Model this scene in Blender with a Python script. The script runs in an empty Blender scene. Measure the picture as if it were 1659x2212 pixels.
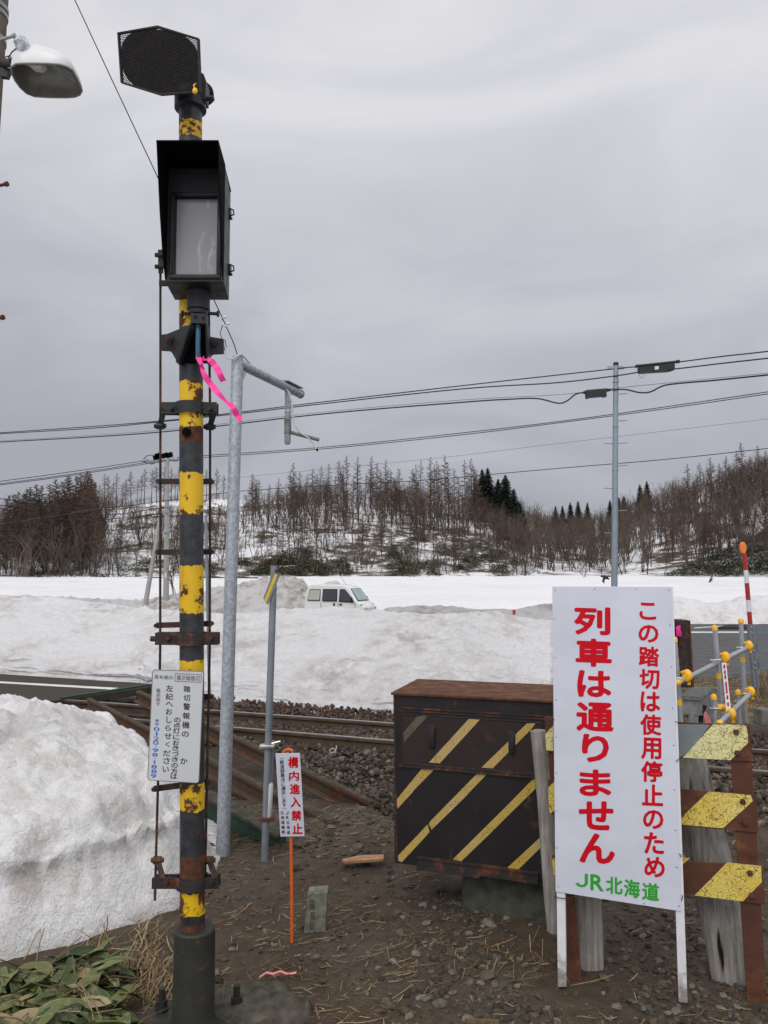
import bpy, bmesh, math, random
import numpy as np
from mathutils import Vector, Matrix, noise as mn

# ------------------------------------------------------------------ camera, sky, sun, exposure
SC = bpy.context.scene
COL = SC.collection
F, CX, CY = 1661.0, 829.5, 1106.0          # measured on a 1659 x 2212 copy of the photograph
EYE = 1.65
PITCH = math.radians(4.44)
CP, SP = math.cos(PITCH), math.sin(PITCH)
cam_d = bpy.data.cameras.new('camera'); cam = bpy.data.objects.new('camera', cam_d); COL.objects.link(cam)
cam.location = (0, 0, EYE); cam.rotation_euler = (math.pi/2 + PITCH, 0, 0)
cam_d.sensor_fit = 'HORIZONTAL'; cam_d.sensor_width = 36; cam_d.lens = 36*F/1659
cam_d.clip_start = .05; cam_d.clip_end = 6000
SC.camera = cam
SC.view_settings.view_transform = 'Standard'; SC.view_settings.look = 'None'
SC.view_settings.exposure = 0.0; SC.view_settings.gamma = 1
SUN_EL, SUN_AZ = math.radians(48), math.radians(205)     # behind the camera, a little to the left; thick cloud
W = bpy.data.worlds.new('World'); SC.world = W; W.use_nodes = True
def build_world():
    nt = W.node_tree; N = nt.nodes; L = nt.links; N.clear()
    out = N.new('ShaderNodeOutputWorld')
    sky = N.new('ShaderNodeTexSky'); sky.sky_type = 'NISHITA'; sky.sun_disc = False
    sky.sun_elevation = SUN_EL; sky.sun_rotation = SUN_AZ
    b1 = N.new('ShaderNodeBackground'); b1.inputs[1].default_value = .06; L.new(sky.outputs[0], b1.inputs[0])
    tc = N.new('ShaderNodeTexCoord'); sx = N.new('ShaderNodeSeparateXYZ'); L.new(tc.outputs['Generated'], sx.inputs[0])
    mp = N.new('ShaderNodeMapping'); mp.inputs['Scale'].default_value = (1.0, 1.0, 2.6); mp.inputs['Rotation'].default_value = (.1, .25, .4)
    L.new(tc.outputs['Generated'], mp.inputs[0])
    no = N.new('ShaderNodeTexNoise'); no.inputs['Scale'].default_value = 2.1; no.inputs['Detail'].default_value = 6; no.inputs['Roughness'].default_value = .52
    no.inputs['Distortion'].default_value = .9
    L.new(mp.outputs[0], no.inputs[0])
    ma = N.new('ShaderNodeMath'); ma.operation = 'MULTIPLY_ADD'; ma.inputs[1].default_value = .62; ma.inputs[2].default_value = -.31
    L.new(no.outputs[0], ma.inputs[0])
    ad = N.new('ShaderNodeMath'); ad.operation = 'ADD'; L.new(ma.outputs[0], ad.inputs[0]); L.new(sx.outputs['Z'], ad.inputs[1])
    r = N.new('ShaderNodeValToRGB'); e = r.color_ramp.elements
    e[0].position = 0.0; e[0].color = (.405, .412, .457, 1)
    e[1].position = 1.0; e[1].color = (1.02, 1.0, 1.0, 1)
    for p, c in ((.10, (.405, .413, .464, 1)), (.22, (.47, .478, .536, 1)), (.36, (.575, .583, .638, 1)), (.50, (.665, .67, .716, 1)), (.66, (.80, .80, .828, 1))):
        q = e.new(p); q.color = c
    a2 = N.new('ShaderNodeMath'); a2.operation = 'MULTIPLY_ADD'; a2.inputs[1].default_value = .10; L.new(sx.outputs['X'], a2.inputs[0]); L.new(ad.outputs[0], a2.inputs[2]); L.new(a2.outputs[0], r.inputs[0])
    # brighter cloud toward the hidden sun behind the viewer
    my = N.new('ShaderNodeMath'); my.operation = 'MULTIPLY_ADD'; my.inputs[1].default_value = -.85; my.inputs[2].default_value = 1.0; my.use_clamp = False
    L.new(sx.outputs['Y'], my.inputs[0])
    mx = N.new('ShaderNodeMath'); mx.operation = 'MAXIMUM'; mx.inputs[1].default_value = 1.0; L.new(my.outputs[0], mx.inputs[0])
    b2 = N.new('ShaderNodeBackground'); L.new(r.outputs[0], b2.inputs[0]); L.new(mx.outputs[0], b2.inputs[1])
    ms = N.new('ShaderNodeMixShader'); ms.inputs[0].default_value = .94
    L.new(b1.outputs[0], ms.inputs[1]); L.new(b2.outputs[0], ms.inputs[2]); L.new(ms.outputs[0], out.inputs[0])
build_world()
sl = bpy.data.lights.new('sun', 'SUN'); sl.energy = 1.3; sl.angle = math.radians(40); sl.color = (1, .975, .94)
sun = bpy.data.objects.new('sun', sl); COL.objects.link(sun)
sd = Vector((math.sin(SUN_AZ)*math.cos(SUN_EL), math.cos(SUN_AZ)*math.cos(SUN_EL), math.sin(SUN_EL)))
sun.rotation_euler = sd.to_track_quat('Z', 'Y').to_euler(); sun.location = (0, 0, 40)
# ------------------------------------------------------------------ measuring helpers
V = Vector
def ray(px, py):
    dx = (px-CX)/F; dv = (CY-py)/F
    return V((dx, CP - dv*SP, SP + dv*CP))
def at(px, py, Y):
    r = ray(px, py); t = Y/r.y
    return V((r.x*t, Y, EYE + r.z*t))
def gnd(px, py, z=0.0):
    r = ray(px, py); t = (z-EYE)/r.z
    return V((r.x*t, r.y*t, z))
def xw(px, Y, z): return (px-CX)/F*(Y*CP + (z-EYE)*SP)
def pix(p):
    d = p.y*CP + (p.z-EYE)*SP
    v = -p.y*SP + (p.z-EYE)*CP
    return CX + F*p.x/d, CY - F*v/d
class Plane:
    def __init__(s, a, b, c):
        s.o = V(a); s.n = (V(b)-V(a)).cross(V(c)-V(a)).normalized()
        if s.n.y > 0: s.n = -s.n                       # towards the viewer
    def hit(s, px, py, off=0.0):
        r = ray(px, py); o = s.o + s.n*off
        t = (o - V((0, 0, EYE))).dot(s.n)/r.dot(s.n)
        return V((0, 0, EYE)) + r*t
def lerp(a, b, t): return a + (b-a)*t
def interp(x, pts):
    return float(np.interp(x, [p[0] for p in pts], [p[1] for p in pts]))
def smooth(t):
    t = max(0.0, min(1.0, t)); return t*t*(3-2*t)
# ------------------------------------------------------------------ mesh builder
class MB:
    def __init__(s): s.v = []; s.f = []; s.mi = []; s.m = 0
    def add(s, vs, fs):
        k = len(s.v); s.v.extend([tuple(p) for p in vs]); s.f.extend([tuple(i+k for i in f) for f in fs]); s.mi.extend([s.m]*len(fs)); return s
    def obox(s, c, ax, ay, az):
        c, ax, ay, az = V(c), V(ax), V(ay), V(az)
        vs = [c+ax*i+ay*j+az*k for k in (-1, 1) for j in (-1, 1) for i in (-1, 1)]
        return s.add(vs, [(0, 2, 3, 1), (4, 5, 7, 6), (0, 1, 5, 4), (2, 6, 7, 3), (0, 4, 6, 2), (1, 3, 7, 5)])
    def box(s, c, sx, sy, sz): return s.obox(c, (sx/2, 0, 0), (0, sy/2, 0), (0, 0, sz/2))
    def bar(s, a, b, w, d, up=(0, 0, 1)):
        a, b = V(a), V(b); t = (b-a); l = t.length; t.normalize(); u = V(up)
        n = t.cross(u); n = n.normalized() if n.length > 1e-4 else t.orthogonal().normalized()
        u = n.cross(t).normalized()
        return s.obox((a+b)/2, t*l/2, n*w/2, u*d/2)
    def tube(s, pts, rad, n=10, cap=True, flat=None):
        pts = [V(p) for p in pts]; m = len(pts)
        if not isinstance(rad, (list, tuple)): rad = [rad]*m
        t0 = (pts[1]-pts[0]).normalized()
        u = t0.cross(V((0, 0, 1)));
        u = u.normalized() if u.length > 1e-3 else V((1, 0, 0))
        vs = []
        for i in range(m):
            t = (pts[min(i+1, m-1)]-pts[max(i-1, 0)]).normalized()
            u = (u - t*u.dot(t)); u = u.normalized() if u.length > 1e-6 else t.orthogonal().normalized()
            w = t.cross(u)
            for k in range(n):
                a = 2*math.pi*k/n
                vs.append(pts[i] + (u*math.cos(a) + w*math.sin(a))*rad[i])
        fs = [(i*n+k, i*n+(k+1) % n, (i+1)*n+(k+1) % n, (i+1)*n+k) for i in range(m-1) for k in range(n)]
        if cap: fs += [tuple(range(n))[::-1], tuple((m-1)*n+k for k in range(n))]
        return s.add(vs, fs)
    def cyl(s, a, b, r, r2=None, n=20, cap=True): return s.tube([a, b], [r, r if r2 is None else r2], n, cap)
    def slab(s, pts, nrm, th):                            # polygon pulled back along -nrm
        pts = [V(p) for p in pts]; n = V(nrm).normalized(); k = len(pts)
        vs = pts + [p - n*th for p in pts]
        return s.add(vs, [tuple(range(k)), tuple(range(2*k-1, k-1, -1))] + [(i, i+k, (i+1) % k+k, (i+1) % k) for i in range(k)])
    def sheet(s, pts): return s.add(pts, [tuple(range(len(pts)))])
    def loft(s, loops, cap0=True, cap1=True):
        n = len(loops[0]); vs = [p for l in loops for p in l]
        fs = [(i*n+k, i*n+(k+1) % n, (i+1)*n+(k+1) % n, (i+1)*n+k) for i in range(len(loops)-1) for k in range(n)]
        if cap0: fs.append(tuple(range(n))[::-1])
        if cap1: fs.append(tuple((len(loops)-1)*n+k for k in range(n)))
        return s.add(vs, fs)
    def lathe(s, base, prof, n=28):                       # profile (r, z) about a vertical axis
        base = V(base)
        return s.loft([[base+V((r*math.cos(2*math.pi*k/n), r*math.sin(2*math.pi*k/n), z)) for k in range(n)] for r, z in prof])
    def ball(s, c, r, sq=(1, 1, 1), n=14, m=8):
        c = V(c)
        return s.loft([[c+V((r*sq[0]*math.sin(math.pi*(j+.02)/(m+.04))*math.cos(2*math.pi*k/n), r*sq[1]*math.sin(math.pi*(j+.02)/(m+.04))*math.sin(2*math.pi*k/n), -r*sq[2]*math.cos(math.pi*(j+.02)/(m+.04)))) for k in range(n)] for j in range(m+1)])
    def strip(s, pts, w, side):                           # ribbon; side = vector or list
        vs = []
        for i, p in enumerate(pts):
            d = V(side[i] if isinstance(side, list) else side); ww = w[i] if isinstance(w, list) else w
            vs += [V(p)-d*ww/2, V(p)+d*ww/2]
        return s.add(vs, [(2*i, 2*i+1, 2*i+3, 2*i+2) for i in range(len(pts)-1)])
    def build(s, name, mat, parent=None, bevel=0.0, smooth_a=35, loc=None, seg=2, solid=0.0):
        o0 = V(loc) if loc is not None else (parent_world(parent) if parent else V((0, 0, 0)))
        me = bpy.data.meshes.new(name)
        me.from_pydata([(p[0]-o0.x, p[1]-o0.y, p[2]-o0.z) for p in s.v], [], s.f)
        mats = mat if isinstance(mat, (list, tuple)) else [mat]
        for q in mats: me.materials.append(q)
        if len(mats) > 1: me.polygons.foreach_set('material_index', s.mi)
        if bevel or solid:
            bm = bmesh.new(); bm.from_mesh(me)
            bmesh.ops.remove_doubles(bm, verts=bm.verts, dist=1e-6)
            bmesh.ops.recalc_face_normals(bm, faces=bm.faces)
            if bevel:
                es = [e for e in bm.edges if len(e.link_faces) == 2 and e.calc_face_angle(0) > .6]
                bmesh.ops.bevel(bm, geom=es, offset=bevel, segments=seg, profile=.5, affect='EDGES', clamp_overlap=True)
            bm.to_mesh(me); bm.free()
        else:
            bm = bmesh.new(); bm.from_mesh(me); bmesh.ops.recalc_face_normals(bm, faces=bm.faces); bm.to_mesh(me); bm.free()
        if smooth_a:
            me.shade_smooth(); me.set_sharp_from_angle(angle=math.radians(smooth_a))
        o = bpy.data.objects.new(name, me); COL.objects.link(o)
        if parent: o.parent = parent
        o.location = o0 - parent_world(parent) if parent else o0
        return o
WLOC = {}
def parent_world(p):
    l = V(p.location)
    while p.parent: p = p.parent; l += V(p.location)
    return l
def raw(name, vs, fs, mat, parent=None, sm=True, mats=None, mi=None, ang=None):          # big meshes from arrays
    me = bpy.data.meshes.new(name)
    vs = np.asarray(vs, np.float32); 
    me.from_pydata(vs.tolist() if len(vs) < 1 else vs, [], fs)
    for q in (mats or [mat]): me.materials.append(q)
    if mi is not None: me.polygons.foreach_set('material_index', mi)
    if sm:
        me.shade_smooth()
        if ang: me.set_sharp_from_angle(angle=math.radians(ang))
    o = bpy.data.objects.new(name, me); COL.objects.link(o)
    if parent: o.parent = parent
    return o
def tag(o, label=None, cat=None, group=None, kind=None):
    if label: o['label'] = label
    if cat: o['category'] = cat
    if group: o['group'] = group
    if kind: o['kind'] = kind
    return o
def thing(name, label, cat, loc, group=None):
    o = bpy.data.objects.new(name, None); COL.objects.link(o); o.location = loc
    o.empty_display_size = .1
    return tag(o, label, cat, group)
def grid_faces(nr, nc):
    r = np.arange(nr-1)[:, None]*nc; c = np.arange(nc-1)[None, :]
    a = (r+c).ravel()
    return np.stack([a, a+1, a+nc+1, a+nc], 1).tolist()
def nz(x, y, z=0, s=1.0, oct=4): return mn.fractal(V((x*s, y*s, z*s)), .9, 2.1, oct)
# ------------------------------------------------------------------ materials
def new_mat(name):
    m = bpy.data.materials.new(name); m.use_nodes = True
    nt = m.node_tree; return m, nt, nt.nodes['Principled BSDF']
def nd(nt, t, **kw):
    n = nt.nodes.new('ShaderNode'+t)
    for k, v in kw.items():
        if k in n.inputs.keys():
            if isinstance(v, bpy.types.NodeSocket): nt.links.new(v, n.inputs[k])
            else: n.inputs[k].default_value = v
        else: setattr(n, k, v)
    return n
def obj_co(nt, scale=(1, 1, 1)):
    t = nd(nt, 'TexCoord')
    return nd(nt, 'Mapping', Vector=t.outputs['Object'], Scale=scale).outputs[0]
def noi(nt, co, scale, detail=5, rough=.55, dist=0.0): return nd(nt, 'TexNoise', Vector=co, Scale=scale, Detail=detail, Roughness=rough, Distortion=dist).outputs[0]
def vor(nt, co, scale, feature='F1', out='Distance', rnd=1.0):
    n = nd(nt, 'TexVoronoi', Vector=co, Scale=scale, Randomness=rnd); n.feature = feature
    return n.outputs[out]
def ramp(nt, fac, stops, mode='LINEAR'):
    r = nd(nt, 'ValToRGB'); r.color_ramp.interpolation = mode; e = r.color_ramp.elements
    nt.links.new(fac, r.inputs[0])
    while len(e) < len(stops): e.new(.5)
    for q, (p, c) in zip(e, stops):
        q.position = p; q.color = (c, c, c, 1) if isinstance(c, (int, float)) else (*c, 1)
    return r.outputs[0]
def mixc(nt, fac, a, b, mode='MIX'):
    n = nt.nodes.new('ShaderNodeMix'); n.data_type = 'RGBA'; n.blend_type = mode
    for s, v in ((n.inputs[0], fac), (n.inputs[6], a), (n.inputs[7], b)):
        if isinstance(v, bpy.types.NodeSocket): nt.links.new(v, s)
        elif isinstance(v, (int, float)): s.default_value = v
        else: s.default_value = (*v, 1)
    return n.outputs[2]
def math_(nt, op, a, b=0.0, c=None):
    n = nt.nodes.new('ShaderNodeMath'); n.operation = op
    for i, v in enumerate((a, b) if c is None else (a, b, c)):
        if isinstance(v, bpy.types.NodeSocket): nt.links.new(v, n.inputs[i])
        else: n.inputs[i].default_value = v
    return n.outputs[0]
def setc(nt, b, col=None, rough=None, metal=None, spec=None):
    for k, v in (('Base Color', col), ('Roughness', rough), ('Metallic', metal), ('Specular IOR Level', spec)):
        if v is None: continue
        if isinstance(v, bpy.types.NodeSocket): nt.links.new(v, b.inputs[k])
        elif isinstance(v, tuple): b.inputs[k].default_value = (*v, 1)
        else: b.inputs[k].default_value = v
def bump(nt, b, h, strength=.4, dist=.01, prev=None):
    n = nd(nt, 'Bump', Height=h, Strength=strength, Distance=dist)
    if prev is not None: nt.links.new(prev, n.inputs['Normal'])
    nt.links.new(n.outputs[0], b.inputs['Normal']); return n.outputs[0]
def plain(name, col, rough=.6, metal=0.0, var=.25, scale=14, spec=.5, bmp=.0):
    m, nt, b = new_mat(name); co = obj_co(nt)
    n = noi(nt, co, scale); d = tuple(c*(1-var) for c in col); e = tuple(min(1, c*(1+var)) for c in col)
    setc(nt, b, ramp(nt, n, [(.3, d), (.7, e)]), ramp(nt, noi(nt, co, scale*2.3), [(.3, max(0, rough-.1)), (.7, min(1, rough+.1))]), metal, spec)
    if bmp: bump(nt, b, noi(nt, co, scale*6), bmp, .003)
    return m
def island_mat(name, cols, rough=.8, spec=.3, bmp=0, scale=60):
    m, nt, b = new_mat(name); g = nd(nt, 'NewGeometry'); k = len(cols)
    c = ramp(nt, g.outputs['Random Per Island'], [(i/k, q) for i, q in enumerate(cols)], 'CONSTANT')
    co = obj_co(nt); n = noi(nt, co, scale, 3)
    setc(nt, b, mixc(nt, 1.0, c, ramp(nt, n, [(.25, .6), (.75, 1.25)]), 'MULTIPLY'), rough, 0.0, spec)
    if bmp: bump(nt, b, n, bmp, .004)
    return m
RUST, RUSTD, RUSTL = (.105, .040, .020), (.045, .018, .011), (.22, .085, .03)
def rusty(name, base=None, amount=.5, scale=9, rough=.75, stretch=1.0, extra=None):
    """painted steel with rust breaking through; base None = all rust"""
    m, nt, b = new_mat(name); co = obj_co(nt, (1, 1, stretch))
    r = ramp(nt, noi(nt, co, scale*2.2, 7, .65), [(.3, RUSTD), (.52, RUST), (.75, RUSTL)])
    if base is None: c = r; rr = .85
    else:
        f = ramp(nt, noi(nt, co, scale, 8, .62, .3), [(1-amount-.04, 0.0), (1-amount+.05, 1.0)])
        bc = ramp(nt, noi(nt, co, scale*.6, 5), [(.3, tuple(q*.75 for q in base)), (.7, tuple(min(1, q*1.25) for q in base))])
        c = mixc(nt, f, bc, r); rr = ramp(nt, f, [(0, rough), (1, .88)])
    setc(nt, b, c, rr, 0.0, .35)
    bump(nt, b, noi(nt, co, scale*7, 6, .6), .35, .003)
    return m
def snow_mat(name, dirt=.5, scale=1.0, base=(.86, .865, .88), mud=(.36, .315, .285), grain=.5, streak=1.0, deep=1.0):
    m, nt, b = new_mat(name); co = obj_co(nt, (1, 1, streak))
    n1 = noi(nt, co, .55*scale, 7, .62, .4); n2 = noi(nt, co, 3.2*scale, 8, .7); n3 = noi(nt, co, 22*scale, 6, .7)
    f = math_(nt, 'MULTIPLY', ramp(nt, n1, [(.42, .03), (.62, 1.0)]), ramp(nt, n2, [(.42, .05), (.60, 1.0)]))
    f = math_(nt, 'MULTIPLY', f, dirt)
    g = mixc(nt, f, base, mud)
    sp = ramp(nt, n3, [(.66, 0.0), (.76, 1.0)]); sp = math_(nt, 'MULTIPLY', sp, ramp(nt, n2, [(.45, 0.0), (.6, .55*min(1, dirt*1.6))]))
    g = mixc(nt, sp, g, (.17, .14, .115))
    setc(nt, b, g, .62, 0.0, .25)
    b.inputs['Subsurface Weight'].default_value = .0
    p = bump(nt, b, noi(nt, co, 9*scale, 8, .65), min(1, grain*.7*deep), .05*deep/scale)
    bump(nt, b, noi(nt, co, 60*scale, 4, .7), min(1, grain*.5*deep), .010*deep/scale, p)
    return m
MT = {}
def mats():
    M = MT
    M['snow_pile'] = snow_mat('near snow', .62, 1.6, base=(.89, .885, .885), mud=(.40, .32, .255), grain=1.0, deep=1.5)
    M['snow_bank'] = snow_mat('old snow bank', .85, 1.1, base=(.80, .795, .80), mud=(.46, .40, .385), grain=1.0, deep=2.0)
    M['snow_grey'] = snow_mat('grey road snow', 1.0, .45, base=(.47, .465, .47), mud=(.22, .20, .19), grain=1.0, deep=1.5)
    M['snow_plow'] = snow_mat('ploughed snow', 1.0, .6, base=(.62, .605, .60), mud=(.25, .20, .165), grain=1.0, deep=2.0)
    M['snow_field'] = snow_mat('field snow', .45, .07, base=(.80, .805, .82), mud=(.56, .55, .55), grain=.8, streak=1.0)
    # ground
    m, nt, b = new_mat('bare earth'); co = obj_co(nt)
    n1 = noi(nt, co, .9, 6, .6, .3); n2 = noi(nt, co, 14, 8, .7); n3 = noi(nt, co, 90, 5, .7)
    c = ramp(nt, n1, [(.3, (.054, .036, .022)), (.5, (.078, .055, .036)), (.68, (.094, .072, .052))])
    c = mixc(nt, 1.0, c, ramp(nt, n2, [(.25, .55), (.7, 1.3)]), 'MULTIPLY')
    c = mixc(nt, 1.0, c, ramp(nt, n3, [(.3, .7), (.7, 1.3)]), 'MULTIPLY')
    setc(nt, b, c, ramp(nt, noi(nt, co, 1.6, 5, .6), [(.42, .55), (.58, .95)]), 0.0, .3)
    p = bump(nt, b, n2, .8, .03); bump(nt, b, n3, .7, .008, p); M['earth'] = m
    M['gravel'] = island_mat('path gravel', [(.075, .066, .051), (.05, .043, .032), (.11, .098, .078), (.064, .064, .055), (.095, .072, .05), (.04, .034, .026), (.155, .14, .112), (.078, .058, .039)], .85, .25, .5, 40)
    M['ballast'] = island_mat('ballast stone', [(.085, .070, .052), (.05, .040, .030), (.125, .106, .084), (.066, .052, .038), (.165, .142, .115), (.042, .033, .025), (.095, .073, .054)], .85, .25, .5, 30)
    M['ballast_red'] = island_mat('rusty ballast stone', [(.10, .064, .048), (.065, .04, .03), (.13, .085, .066), (.08, .053, .042), (.05, .032, .026), (.105, .08, .065)], .88, .2, .5, 30)
    M['straw'] = island_mat('dry straw', [(.25, .18, .095), (.16, .112, .058), (.36, .275, .16), (.11, .076, .042), (.20, .145, .08)], .8, .2)
    m, nt, b = new_mat('bamboo grass leaf'); g = nd(nt, 'NewGeometry'); co = obj_co(nt)
    cc = ramp(nt, g.outputs['Random Per Island'], [(0, (.045, .075, .018)), (.2, (.075, .11, .028)), (.36, (.10, .12, .034)), (.5, (.034, .055, .016)), (.64, (.24, .18, .09)), (.72, (.13, .15, .055)), (.82, (.32, .26, .15)), (.88, (.06, .09, .024))], 'CONSTANT')
    cc = mixc(nt, ramp(nt, noi(nt, co, 30, 4), [(.52, 0.0), (.72, .6)]), cc, (.26, .21, .11))
    at_ = nd(nt, 'Attribute'); at_.attribute_name = 'leaf_edge'
    cc = mixc(nt, ramp(nt, at_.outputs['Fac'], [(0.0, .35), (.06, 0.0), (.84, 0.0), (.97, .5)]), cc, (.27, .25, .12))
    setc(nt, b, cc, .5, 0.0, .4); M['leaf'] = m
    M['far_leaf'] = island_mat('far bamboo grass', [(.05, .062, .028), (.04, .04, .022), (.075, .075, .036), (.055, .045, .03), (.062, .078, .03)], .85, .15)
    M['brown_growth'] = island_mat('bare undergrowth', [(.06, .048, .040), (.045, .038, .033), (.08, .062, .052)], .9, .1)
    M['asphalt'] = plain('worn asphalt', (.085, .083, .085), .85, 0, .25, 3, .3, .3)
    M['line'] = plain('road paint', (.62, .62, .6), .7, 0, .2, 5)
    M['concrete'] = plain('weathered concrete', (.16, .155, .135), .9, 0, .4, 9, .2, .6)
    M['concrete_pole'] = plain('pole concrete', (.36, .35, .335), .85, 0, .12, 4, .2)
    M['mossy'] = plain('mossy concrete', (.058, .058, .045), .95, 0, .5, 12, .15, .8)
    M['stone'] = plain('mossy stone', (.165, .162, .125), .92, 0, .45, 25, .2, .8)
    M['rock'] = plain('footing rock', (.075, .068, .054), .95, 0, .5, 18, .15, 1.0)
    # metal and paint
    M['rust'] = rusty('rusted steel', None, scale=8)
    M['rust_dark'] = rusty('dark rusted iron', (.028, .022, .022), .45, 14)
    M['rust_red'] = rusty('red brown steel', (.085, .032, .018), .5, 7)
    M['black_iron'] = rusty('black painted iron', (.022, .022, .024), .22, 11, .5)
    M['black_box'] = rusty('black cabinet paint', (.015, .0125, .012), .345, 9, .5)
    M['brown_door'] = rusty('browned cabinet paint', (.026, .016, .0145), .33, 8, .55)
    M['sleeve'] = rusty('old bitumen paint', (.026, .026, .021), .37, 20, .6)
    m, nt, b = new_mat('galvanised steel'); co = obj_co(nt)
    v = vor(nt, co, 62, 'F1', 'Color'); bw = nd(nt, 'RGBToBW', Color=v).outputs[0]
    c = ramp(nt, bw, [(.25, (.25, .275, .30)), (.5, (.33, .355, .385)), (.75, (.44, .465, .49))])
    setc(nt, b, mixc(nt, .6, (.33, .355, .385), c), .5, .35, .5); M['galv'] = m
    M['pipe'] = plain('grey steel pipe', (.36, .385, .42), .42, .45, .12, 9)
    M['grey_post'] = plain('grey post steel', (.22, .245, .275), .5, .35, .15, 9)
    M['blue_pole'] = plain('blue grey pole steel', (.25, .30, .345), .5, .3, .12, 3)
    M['guard'] = plain('grey guard panel', (.16, .185, .205), .5, .2, .12, 5)
    M['zinc'] = plain('zinc plate', (.30, .31, .31), .5, .4, .3, 12)
    M['dark_zinc'] = plain('dirty steel plate', (.19, .195, .19), .6, .3, .35, 16)
    M['chrome'] = plain('bright metal', (.7, .68, .6), .25, .9, .1)
    M['brown_mesh'] = plain('brown speaker paint', (.012, .008, .007), .7, 0, .3, 20)
    M['horn'] = plain('dark horn', (.012, .008, .008), .85, 0, .4, 12, .1)
    M['visor'] = plain('black signal enamel', (.008, .008, .009), .5, 0, .4, 9, .4)
    M['matt_black'] = plain('matt black', (.004, .004, .004), .95, 0, .3, 9, .05)
    m, nt, b = new_mat('grey signal window'); co = obj_co(nt, (1, 1, .28))
    f = ramp(nt, noi(nt, co, 16, 5, .6, 1.2), [(.56, 0.0), (.70, .6)])
    setc(nt, b, mixc(nt, f, (.255, .25, .26), (.62, .66, .70)), .22, 0.0, .5); M['window'] = m
    M['cable'] = plain('black cable', (.014, .014, .016), .6, 0, .2)
    M['thin_wire'] = plain('grey wire', (.09, .09, .10), .6, 0, .2)
    M['white_cable'] = plain('white cable', (.55, .56, .57), .5, 0, .1)
    M['blue_hose'] = plain('faded blue hose', (.035, .12, .175), .5, 0, .45, 20)
    M['porcelain'] = plain('porcelain', (.75, .75, .76), .25, 0, .05)
    M['sign_white'] = plain('white sign sheet', (.60, .62, .69), .38, 0, .055, 3)
    m = M['sign_white']; nt = m.node_tree; bump(nt, nt.nodes['Principled BSDF'], noi(nt, obj_co(nt), 4.2, 2, .5), .35, .03)
    M['plate_white'] = plain('aged white plate', (.52, .53, .53), .35, 0, .05, 6)
    M['white_wood'] = plain('white painted wood', (.70, .70, .71), .6, 0, .06, 20)
    m = M['white_wood']; nt = m.node_tree; b = nt.nodes['Principled BSDF']; z_ = nd(nt, 'SeparateXYZ', Vector=obj_co(nt)).outputs['Z']
    k = math_(nt, 'SUBTRACT', math_(nt, 'MULTIPLY_ADD', noi(nt, obj_co(nt), 30, 5, .65), .30, -.03), z_); old = b.inputs['Base Color'].links[0].from_socket
    setc(nt, b, mixc(nt, ramp(nt, k, [(.0, 0.0), (.10, .8)]), old, (.16, .115, .08)))
    M['red_ink'] = plain('red lettering', (.56, .001, .012), .6, 0, .06, 14, .2)
    M['green_ink'] = plain('green lettering', (.03, .34, .03), .6, 0, .06, 14, .2)
    M['black_ink'] = plain('black lettering', (.018, .018, .022), .5, 0, .1)
    M['blue_ink'] = plain('blue lettering', (.02, .12, .52), .5, 0, .1)
    M['grey_ink'] = plain('faded lettering', (.16, .16, .165), .5, 0, .1)
    M['pink'] = plain('pink tape', (.92, .045, .32), .5, 0, .08)
    m = M['pink']; b = m.node_tree.nodes['Principled BSDF']; b.inputs['Subsurface Weight'].default_value = .35; b.inputs['Subsurface Radius'].default_value = (.02, .008, .012)
    M['pink_old'] = plain('faded pink tape', (.75, .22, .22), .6, 0, .2)
    M['orange'] = plain('orange paint', (.72, .125, .014), .5, 0, .15)
    M['orange_reflector'] = plain('orange reflector', (.85, .19, .02), .2, 0, .05)
    M['yellow_plastic'] = plain('yellow plastic', (.85, .44, .012), .4, 0, .08)
    M['snow_red'] = plain('red pole paint', (.36, .018, .018), .5, 0, .15)
    M['snow_white'] = plain('white pole paint', (.66, .66, .66), .5, 0, .1)
    M['yellow_film'] = plain('yellow reflective film', (.66, .47, .02), .4, 0, .1)
    def cracked(name, c0, c1, sc, edge):
        m, nt, b = new_mat(name); co = obj_co(nt)
        d = vor(nt, mixc(nt, .16, co, nd(nt, 'TexNoise', Vector=co, Scale=11.0, Detail=4.0).outputs[1]), sc, 'DISTANCE_TO_EDGE')
        cr = ramp(nt, d, [(0.0, 1.0), (edge, .85), (edge*2.2, 0.0)])
        col = ramp(nt, noi(nt, co, 6, 4), [(.3, c0), (.7, c1)])
        cr = math_(nt, 'MULTIPLY', cr, ramp(nt, noi(nt, co, 10, 4), [(.30, .25), (.55, 1.0)]))
        col = mixc(nt, cr, col, (.10, .055, .02))
        st = ramp(nt, noi(nt, obj_co(nt, (1, 1, .3)), 13, 5, .6), [(.68, 0.0), (.8, .7)])
        setc(nt, b, mixc(nt, st, col, (.30, .12, .03)), .5, 0.0, .4); bump(nt, b, d, .25, .002); return m
    M['yellow_cracked'] = cracked('cracked yellow film', (.66, .48, .06), (.72, .60, .18), 52, .027)
    M['yellow_cracked_pale'] = cracked('cracked pale film', (.66, .60, .24), (.70, .66, .34), 46, .026)
    M['tape_yellow'] = cracked('yellow cabinet tape', (.50, .32, .03), (.50, .37, .14), 40, .010)
    M['tape_pale'] = cracked('faded cabinet tape', (.50, .38, .17), (.48, .32, .08), 40, .010)
    M['tape_grey'] = cracked('worn grey tape', (.07, .06, .05), (.12, .105, .085), 40, .05)
    M['grey_paint'] = rusty('grey board paint', (.20, .225, .23), .18, 6, .6)
    m, nt, b = new_mat('weathered wood'); co = obj_co(nt, (1, 1, .045))
    n = noi(nt, co, 46, 7, .65, .2); n2 = noi(nt, obj_co(nt), 5, 5)
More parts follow.
